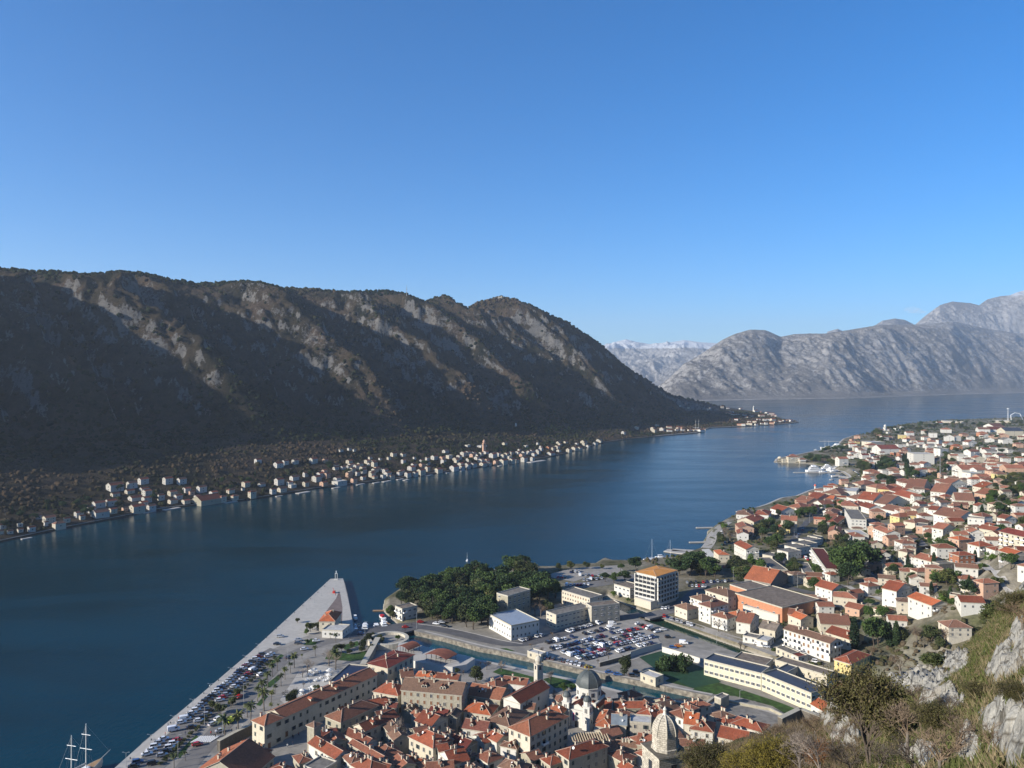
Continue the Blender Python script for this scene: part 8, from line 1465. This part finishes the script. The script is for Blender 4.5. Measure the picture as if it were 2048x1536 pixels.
# jetties on both shores
def jetty(px, py, L, wd, rz, label, z=.7, mat=None):
    X, Y = gp(px, py, z); mb = MB(); mb.box((0, 0, z - .9), (L, wd, 1.8)); o = mb.build('jetty', [mat or LIGHT]); o.location = (X, Y, 0); o.rotation_euler = (0, 0, rz); tag(o, label, 'jetty', 'stone jetties on the shore')
for px, py, L, wd in ((53, 1076, 9, 3), (270, 1026, 14, 5), (298, 1023.5, 15, 4), (343, 1017, 20, 6), (388, 1009, 8, 4), (462, 1003.5, 16, 5), (500, 998, 12, 3), (558, 991.5, 10, 3), (606, 984.5, 20, 7), (672, 975, 14, 4), (720, 968, 16, 5), (752, 965, 13, 4), (773, 962, 16, 5), (800, 958, 14, 4), (812, 959.5, 10, 5), (858, 950, 16, 5), (895, 945, 9, 4), (925, 941, 12, 4), (1000, 931, 12, 4)):
    jetty(px, py, L, wd, math.atan2(SY, SX), 'pale stone jetty on the west shore')
jetty(1073, 922.5, 46, 10, .9, 'broad pale landing quay in the west shore village'); jetty(1662, 882.3, 55, 5, 0, 'long thin jetty beside the small schooner'); jetty(1640, 944.5, 82, 4, -.02, 'long marina pontoon with the large yacht'); jetty(1690, 953, 12, 16, .9, 'wide stone landing of the small marina')
jetty(1400, 1083.5, 20, 3, .1, 'bathing jetty right of the boatyard'); jetty(1409, 1054.5, 17, 3, .1, 'bathing jetty left of the pebble beach'); jetty(1392, 1102, 40, 9, -.25, 'pale outer quay of the boatyard'); jetty(1358, 1103.5, 24, 10, -.6, 'curved tip of the boatyard quay'); jetty(1362, 1118, 36, 8, -.15, 'pale inner quay of the boatyard')
for i, (px, py) in enumerate(((1541, 1011), (1556, 1001), (1600, 990), (1633, 982), (1512, 1019), (1480, 1022), (1571, 999))): jetty(px, py + .6, 9, 3, .2, 'small bathing platform on the east shore')
mb = MB(); X, Y = gp(1428, 1112, 2); 
px_ = [gp(x, y, 2.6) for x, y in ((1403, 1100), (1418, 1099), (1438, 1120), (1424, 1128))]; mb.prism(px_, 0, 3.2, 0); tag(mb.build('slipway', [WALL['w']]), 'white boatyard slipway beside the waterside house', 'slipway')

# ------------------------------------------------------------------ churches
LEAD = mottle('lead_dome', (.085, .10, .10), .18, 1.2, .55, .35); GOLD = flat('gilded_cross', (.75, .48, .08), .3, .5, 1.0)
def openings(mb, c, r, z, w, h, n, m, a0=0.0, depth=.12):
    for k in range(n):
        a = a0 + 2 * math.pi * k / n; mb.box((c[0] + r * math.cos(a), c[1] + r * math.sin(a), z + h / 2), (depth, w, h), m, a); mb.tube((c[0] + (r - depth / 2) * math.cos(a), c[1] + (r - depth / 2) * math.sin(a), z + h), (c[0] + (r + depth / 2) * math.cos(a), c[1] + (r + depth / 2) * math.sin(a), z + h), w / 2, n=12, m=m)
def cross(p, h, e, mat=GOLD, nm='cross'): mb = MB(); mb.box((p[0], p[1], p[2] + h / 2), (h * .1, h * .1, h)); mb.box((p[0], p[1], p[2] + h * .66), (h * .5, h * .1, h * .1)); mb.lathe(p, [(h * .16, -h * .05), (h * .18, h * .08), (h * .05, h * .18)], 8); mb.build(nm, mat, e)
fa = Vector((.869, -.494)); na = Vector((.494, .869)); c0 = Vector((27.5, 326.5)); ang = math.atan2(fa.y, fa.x)
e = empty('domed_church', (c0.x, c0.y, ZK), ang)          # local x along the facade, local y into the nave
mb = MB(); mb.box((0, 10.5, 3.6), (8.2, 20, 7.6)); 
for sg in (-1, 1): mb.face([(sg * 4.1, .5, 7.4), (sg * 4.1, .5, 7.4), (0, .5, 9.6)]) if False else None
mb.face([(-4.1, .5, 7.4), (4.1, .5, 7.4), (0, .5, 9.9)]); mb.face([(-4.1, 20.5, 7.4), (0, 20.5, 9.9), (4.1, 20.5, 7.4)]); mb.box((0, 12, 3.2), (13.5, 9, 6.6)); mb.box((0, 12, 7.4), (11.2, 10.4, 2.0)); mb.lathe((0, 20.5, 0), [(3.4, -.5), (3.4, 6.4)], 16); mb.build('nave', WALL['w'], e)
ro = MB()
for y0, y1, hx_, z0, z1 in ((0, 21, 4.4, 7.35, 9.9),):
    for sg in (-1, 1): ro.face([(sg * hx_, y0, z0), (0, y0, z1), (0, y1, z1), (sg * hx_, y1, z0)][::sg])
for sg in (-1, 1): ro.face([(sg * 7, 7.2, 6.6), (sg * 7, 16.8, 6.6), (sg * 3.6, 16.8, 9.2), (sg * 3.6, 7.2, 9.2)]); ro.face([(sg * 7, 7.2, 6.6), (sg * 3.6, 7.2, 9.2), (sg * 3.6, 7.2, 6.6)])
ro.lathe((0, 20.5, 6.4), [(3.6, 0), (.1, 2.2)], 16, close=False); ro.build('roof', ROOF['r'], e)
mb = MB(); mb.lathe((0, 12, 8.2), [(5.35, 0), (5.35, 5.0), (5.75, 5.1), (5.75, 5.5)], 8, rot=R_(22.5)); openings(mb, (0, 12), 4.98, 10.0, .55, 1.5, 8, 1, 0.07); openings(mb, (0, 12), 4.98, 10.0, .55, 1.5, 8, 1, -.09); mb.build('drum', [WALL['w'], GLASS], e)
mb = MB(); rr = 5.5; prof = [(rr * math.cos(t) ** .92, 13.6 + 6.3 * math.sin(t)) for t in [k * math.pi / 2 / 12 for k in range(12)]] + [(.25, 20.0)]; mb.lathe((0, 12, 0), prof, 8, rot=R_(22.5))
for k in range(8):
    a = R_(22.5) + k * math.pi / 4
    for (r1, z1), (r2, z2) in zip(prof, prof[1:]): mb.tube((r1 * 1.003 * math.cos(a), 12 + r1 * 1.003 * math.sin(a), z1), (r2 * math.cos(a), 12 + r2 * math.sin(a), z2), .09, n=4, cap=False)
mb.build('dome', LEAD, e); cross((0, 12, 20.0), 2.1, e)
for sg in (-1, 1):
    x = sg * 4.75; t = MB(); t.box((x, 0, 3.0), (3.5, 3.5, 7.0)); t.box((x, 0, 6.65), (3.8, 3.8, .3)); t.box((x, 0, 8.2), (3.1, 3.1, 3.2)); t.box((x, 0, 9.9), (3.5, 3.5, .3)); t.lathe((x, 0, 10.0), [(1.6, 0), (1.6, 1.7), (1.85, 1.8), (1.85, 2.0)], 8, rot=R_(22.5))
    for a in (0, 1.57, 3.14, 4.71):
        for o in (-.35, .35): t.box((x + math.cos(a) * 1.53 - math.sin(a) * o, math.sin(a) * 1.53 + math.cos(a) * o, 8.1), (.1, .42, 1.9), 1, a)
        t.box((x + math.cos(a) * 1.73, math.sin(a) * 1.73, 3.6), (.1, .5, 1.4), 1, a)
    t.build('tower', [WALL['w'], GLASS], e); d = MB(); d.lathe((x, 0, 12.0), [(1.8 * math.cos(k * .19), 2.1 * math.sin(k * .19)) for k in range(8)] + [(.1, 2.15)], 12); d.build('cupola', LEAD, e); cross((x, 0, 14.0), 1.2, e)
mb = MB(); mb.box((0, -.1, 3.2), (6.2, .6, 7.4)); mb.box((0, -.2, 7.0), (6.2, .9, .3)); mb.box((0, -.45, 1.1), (1.7, .1, 2.9), 1); mb.tube((0, -.5, 5.6), (0, -.35, 5.6), .7, n=16, m=1); mb.build('facade', [WALL['w'], GLASS], e)
for i, (cl, nm) in enumerate((((.05, .09, .32), 'blue'), ((.42, .03, .05), 'red'), ((.62, .6, .58), 'white'))): mb = MB(); mb.box((-1.6 + i * .42, -.62, 4.2), (.42, .05, 3.4)); mb.build('banner', flat('banner_' + nm, cl, .8), e)
tag(e, 'pale stone church with a big dark dome and two small domed towers', 'church')
def belltower(X, Y, z, w, h, dh, label, mat=STONE, dm=None, name='bell_tower', n=12):
    e = empty(name, (X, Y, z), .5); mb = MB(); mb.box((0, 0, h / 2 - 1), (w, w, h + 2)); mb.box((0, 0, h), (w * 1.15, w * 1.15, w * .08)); mb.box((0, 0, h * .72), (w * 1.08, w * 1.08, w * .06))
    for a in (0, 1.57, 3.14, 4.71): mb.box((math.cos(a) * w * .5, math.sin(a) * w * .5, h * .86), (.12, w * .36, h * .15), 1, a)
    mb.build('shaft', [mat, GLASS], e); d = MB(); d.lathe((0, 0, h), [(w * .42, 0), (w * .42, w * .22), (w * .54, w * .42), (w * .52, w * .72), (w * .36, w * 1.0), (w * .14, w * 1.14), (w * .06, w * 1.3), (w * .03, dh)], n); d.build('dome', dm or mat, e, True); cross((0, 0, h + dh), w * .4, e, DARK); tag(e, label, 'bell tower')
X, Y = gp(1077, 1376, ZK); belltower(X, Y, ZK, 3.2, 11.6, 4.6, 'small pale bell tower with an onion shaped stone dome behind the white gabled church')
X, Y, z = ray(*zp('U', 1212, 205)); belltower(X, Y, z, 6.5, 10, 9, 'white church spire standing at the east shore headland', WALL['w']); simple('U', 1260, 205, 60, 45, 'w', 'r', 'g', 'R', 'church_nave', 'white church building below the white spire', 'church', None); simple('U', 1165, 208, 50, 30, 'w', 'r', 'g', 'R', 'parish_house', 'low white parish house left of the white spire', 'house', None)
X, Y, z = ray(*zp('X', 1297, 312), 'L'); belltower(X, Y, max(z, 5), 4.8, 15, 7, 'pale bell tower rising from the far headland village', WALL['w'])
X, Y, z = ray(*zp('M', 318, 372), 'L'); belltower(X, Y, z, 5, 18, 8, 'pink bell tower of the west shore village', WALL['p'], name='bell_tower')
X, Y, z = ray(*zp('M', 738, 40), 'L'); belltower(X, Y, z, 3.5, 7, 4, 'tiny white chapel tower high on the wooded west slope', WALL['w'])
# villa on the point
pt = 'O'
def wv(x, y, w, h, rk, label, **k): return simple('W', x, y, w, h, 'c', 'r', rk, 'R', 'seaside_villa', label, 'villa', None, yaw=.05, few=5, depth=k.get('depth', .5))
wv(495, 668, 245, 135, 'h', 'main block of the cream seaside villa on the point'); wv(485, 640, 110, 165, 'h', 'raised central roof of the seaside villa on the point', depth=.8); wv(675, 672, 130, 95, 'h', 'right wing of the seaside villa on the point'); wv(310, 664, 110, 50, 'f', 'low left wing of the seaside villa on the point')
X, Y, z = ray(*zp('W', 200, 625)); e = empty('gazebo', (X, Y, 2)); mb = MB(); [mb.tube((3.2 * math.cos(k), 3.2 * math.sin(k), 0), (3.2 * math.cos(k), 3.2 * math.sin(k), 4), .3, n=6) for k in np.arange(0, 6.28, .785)]; mb.lathe((0, 0, 0), [(3.8, -1), (3.8, .3)], 16); mb.build('columns', WALL['c'], e); mb = MB(); mb.lathe((0, 0, 4), [(3.9, 0), (3.6, 1.6), (2.4, 2.9), (.1, 3.6)], 16); mb.build('dome', WALL['c'], e); tag(e, 'small domed garden pavilion left of the seaside villa', 'pavilion')
# frame arch and mast at the far right
X, Y, z = ray(*zp('V', 1960, 100)); e = empty('arch_frame', (X, Y, z)); mb = MB(); q = [(-19, 0), (-20, 18), (-7, 25), (10, 22), (20, 3)]
for (a, za), (b, zb) in zip(q, q[1:]): mb.tube((a - 8, 0, za), (b - 8, 0, zb), .9, n=6)
mb.build('frame', WHITE, e); tag(e, 'tall white arched frame on the far east shore', 'frame')
X, Y, z = ray(*zp('V', 1750, 110)); e = empty('radio_mast', (X, Y, z)); mb = MB(); mb.tube((0, 0, 0), (0, 0, 40), .8, .5, 6); mb.build('pole', WHITE, e); mb = MB(); mb.box((0, 0, 40), (5, 3, 2.4)); mb.build('lamp_head', WHITE, e); tag(e, 'white mast beside the arched frame', 'mast')
X, Y, z = ray(813.5, 589, 'L'); e = empty('radio_mast', (X, Y, z)); mb = MB(); mb.tube((0, 0, -3), (0, 0, 26), .9, .4, 5); mb.box((0, 0, 15), (2.4, 2.4, 1.6)); mb.build('pole', METAL, e); tag(e, 'thin radio mast on the crest of the west ridge', 'mast')
X, Y, z = ray(1000, 597, 'L'); e = empty('summit_ruin', (X, Y, z)); mb = MB(); mb.box((0, 0, 2), (14, 8, 7)); mb.box((5, 0, 5), (4, 6, 6)); mb.build('wall', WALL['s'], e); tag(e, 'small ruined hut on the rounded west summit', 'ruin')
X, Y, z = ray(*zp('W', 925, 1228)); e = empty('red_beacon', (X, Y, z)); mb = MB(); mb.tube((0, 0, 0), (0, 0, 5), 1.5, 1.0, 8); mb.build('shaft', WALL['w'], e); mb = MB(); mb.lathe((0, 0, 5), [(1.4, 0), (1.6, 1.2), (.1, 2.8)], 8); mb.build('cap', flat('beacon_red', (.5, .12, .08), .6), e); tag(e, 'small white beacon with a red cap on the east shore', 'beacon')

# ---- ribbed stone dome of the church on the slope, nearest thing in the town direction
CX, CY = (1330 - 1024) / F * 150, 150.0; zs = 81.2; e = empty('stone_church_tower', (CX, CY, 55), .35); RD_ = 2.5
t = NT('ashlar_masonry'); co = t.coord(); br_ = t.n('TexBrick'); br_.inputs['Scale'].default_value = 1.0; br_.inputs['Brick Width'].default_value = .75; br_.inputs['Row Height'].default_value = .38; br_.inputs['Mortar Size'].default_value = .028
cyl = t.n('SeparateXYZ'); t.l(co, cyl.inputs[0]); an = t.math('ARCTAN2', cyl.outputs[1], cyl.outputs[0]); cb = t.n('CombineXYZ'); t.l(t.math('MULTIPLY', an, 2.6), cb.inputs[0]); t.l(cyl.outputs[2], cb.inputs[1]); t.l(cb.outputs[0], br_.inputs['Vector'])
br_.inputs['Color1'].default_value = (.50, .465, .39, 1); br_.inputs['Color2'].default_value = (.38, .35, .30, 1); br_.inputs['Mortar'].default_value = (.13, .12, .10, 1)
nz = t.noise(1.2, 5, co, .7); ms = t.mix(1.0, br_.outputs['Color'], t.ramp(nz, [(.3, (.55, .54, .52)), (.7, (1.15, 1.13, 1.1))]), 'MULTIPLY'); t.bump(br_.outputs['Fac'], -.5, .06); ASH = t.fin(ms, .9, .15)
z0 = zs - 55; mb = MB(); mb.box((0, 0, z0 - 12), (6.4, 6.4, 17.6)); mb.box((0, 0, z0 - 3.15), (6.9, 6.9, .3)); mb.box((0, 0, z0 - 7.6), (6.8, 6.8, .25))
mb.lathe((0, 0, z0 - 3.1), [(2.7, 0), (2.7, .6), (2.5, .7), (2.5, 3.1)], 8, rot=R_(22.5)); mb.build('shaft', ASH, e)
for a in (0, 1.57, 3.14, 4.71): o = MB(); o.box((3.22 * math.cos(a), 3.22 * math.sin(a), z0 - 5.8), (.12, 1.2, 2.0), 0, a); o.build('belfry_opening', GLASS, e)
mb = MB(); prof = [(RD_ * math.cos(k * .13) ** .95, 3.45 * math.sin(k * .13)) for k in range(12)] + [(.3, 3.5)]; mb.lathe((0, 0, z0), prof, 8, rot=R_(22.5)); mb.build('dome', ASH, e)
mb = MB()
for k in range(8):
    a = R_(22.5) + k * math.pi / 4
    for (r1, z1), (r2, z2) in zip(prof, prof[1:]): mb.tube((r1 * 1.01 * math.cos(a), r1 * 1.01 * math.sin(a), z0 + z1), (r2 * 1.01 * math.cos(a), r2 * 1.01 * math.sin(a), z0 + z2), .11, n=5, cap=False)
mb.build('rib', STONE, e); mb = MB(); mb.lathe((0, 0, z0 + 3.4), [(.5, 0), (.35, .3), (.28, .8), (.42, 1.0), (.3, 1.25), (.12, 1.5), (.02, 1.8)], 10); mb.build('finial', WALL['w'], e); mb = MB(); mb.tube((0, 0, z0 + 5.0), (0, 0, z0 + 9.0), .05, .03, 6); mb.build('rod', DARK, e); tag(e, 'old stone church tower with ribbed stone dome on the slope below the camera', 'church tower')

# bay markings of the large car park
for (x0, y0, x1, y1) in ((520, 308, 1060, 172), (630, 350, 1100, 215), (690, 375, 1130, 245), (780, 405, 1120, 300), (1130, 145, 1420, 95), (1120, 212, 1430, 140), (1180, 335, 1570, 240), (470, 245, 760, 178)):
    p, q = Vector(gp(*zp('C', x0, y0), ZK)), Vector(gp(*zp('C', x1, y1), ZK)); d = (q - p).normalized(); w = Vector((-d.y, d.x)); k = int((q - p).length / 2.6); mb = MB()
    for i in range(k + 1):
        c = p + d * (i * 2.6); a, b = c - w * 2.4, c + w * 2.4; s2 = d * .07; mb.face([(*(a - s2), ZK + .2), (*(a + s2), ZK + .2), (*(b + s2), ZK + .2), (*(b - s2), ZK + .2)])
    struct(mb.build('road_marking', LIGHT))
# crosswalk
for i in range(9):
    f = i / 8; c = Vector(gp(*zp('F', 1440 + 190 * f, 1262 - 5 * f), ZK)); mb = MB(); a = Vector(gp(*zp('F', 1470 + 190 * f, 1205), ZK)) if False else None
    d = Vector((.35, .94)).normalized(); n_ = Vector((d.y, -d.x)); p = c; q = c + d * 6.0; z = ZK + .32
    o = MB(); o.face([(*(p - n_ * .28), z), (*(p + n_ * .28), z), (*(q + n_ * .28), z), (*(q - n_ * .28), z)]); struct(o.build('road_marking', WHITE))
# cloud far behind the mountains
mc = bpy.data.materials.new('cloud_vapour'); mc.use_nodes = True; t_ = mc.node_tree; t_.nodes.clear(); vo = t_.nodes.new('ShaderNodeVolumePrincipled'); ou = t_.nodes.new('ShaderNodeOutputMaterial'); t_.links.new(vo.outputs[0], ou.inputs['Volume']); vo.inputs['Density'].default_value = .0011; vo.inputs['Color'].default_value = (1, 1, 1, 1)
Yc = 21000.0; mb = MB()
for dx, dz, rx, rz_ in ((0, 0, 210, 85), (-150, 20, 130, 70), (190, -45, 160, 45), (-60, 70, 100, 50)):
    mb.lathe((dx, 0, dz), [(rx * math.cos(k * math.pi / 8 - math.pi / 2), rz_ * math.sin(k * math.pi / 8 - math.pi / 2)) for k in range(9)], 16, close=False)
o = mb.build('cloud', mc); o.location = ((1828 - 1024) / F * Yc, Yc, H + (HY - 621) / F * Yc); tag(o, 'small faint white cloud above the snowy right hand mountains', 'cloud'); 
dedupe()
# ------------------------------------------------------------------ air
mb = MB(); mb.box((0, 9000, 740), (15000, 19500, 1500))
mh = bpy.data.materials.new('haze_air'); mh.use_nodes = True; t_ = mh.node_tree; t_.nodes.clear()
vo = t_.nodes.new('ShaderNodeVolumePrincipled'); ou = t_.nodes.new('ShaderNodeOutputMaterial'); t_.links.new(vo.outputs[0], ou.inputs['Volume'])
vo.inputs['Color'].default_value = (0.72, 0.85, 1.0, 1); vo.inputs['Density'].default_value = 4.8e-5; vo.inputs['Anisotropy'].default_value = 0.15
hz = mb.build('haze', mh); hz['kind'] = 'stuff'; hz['label'] = 'pale blue haze over the bay'; hz['category'] = 'haze'
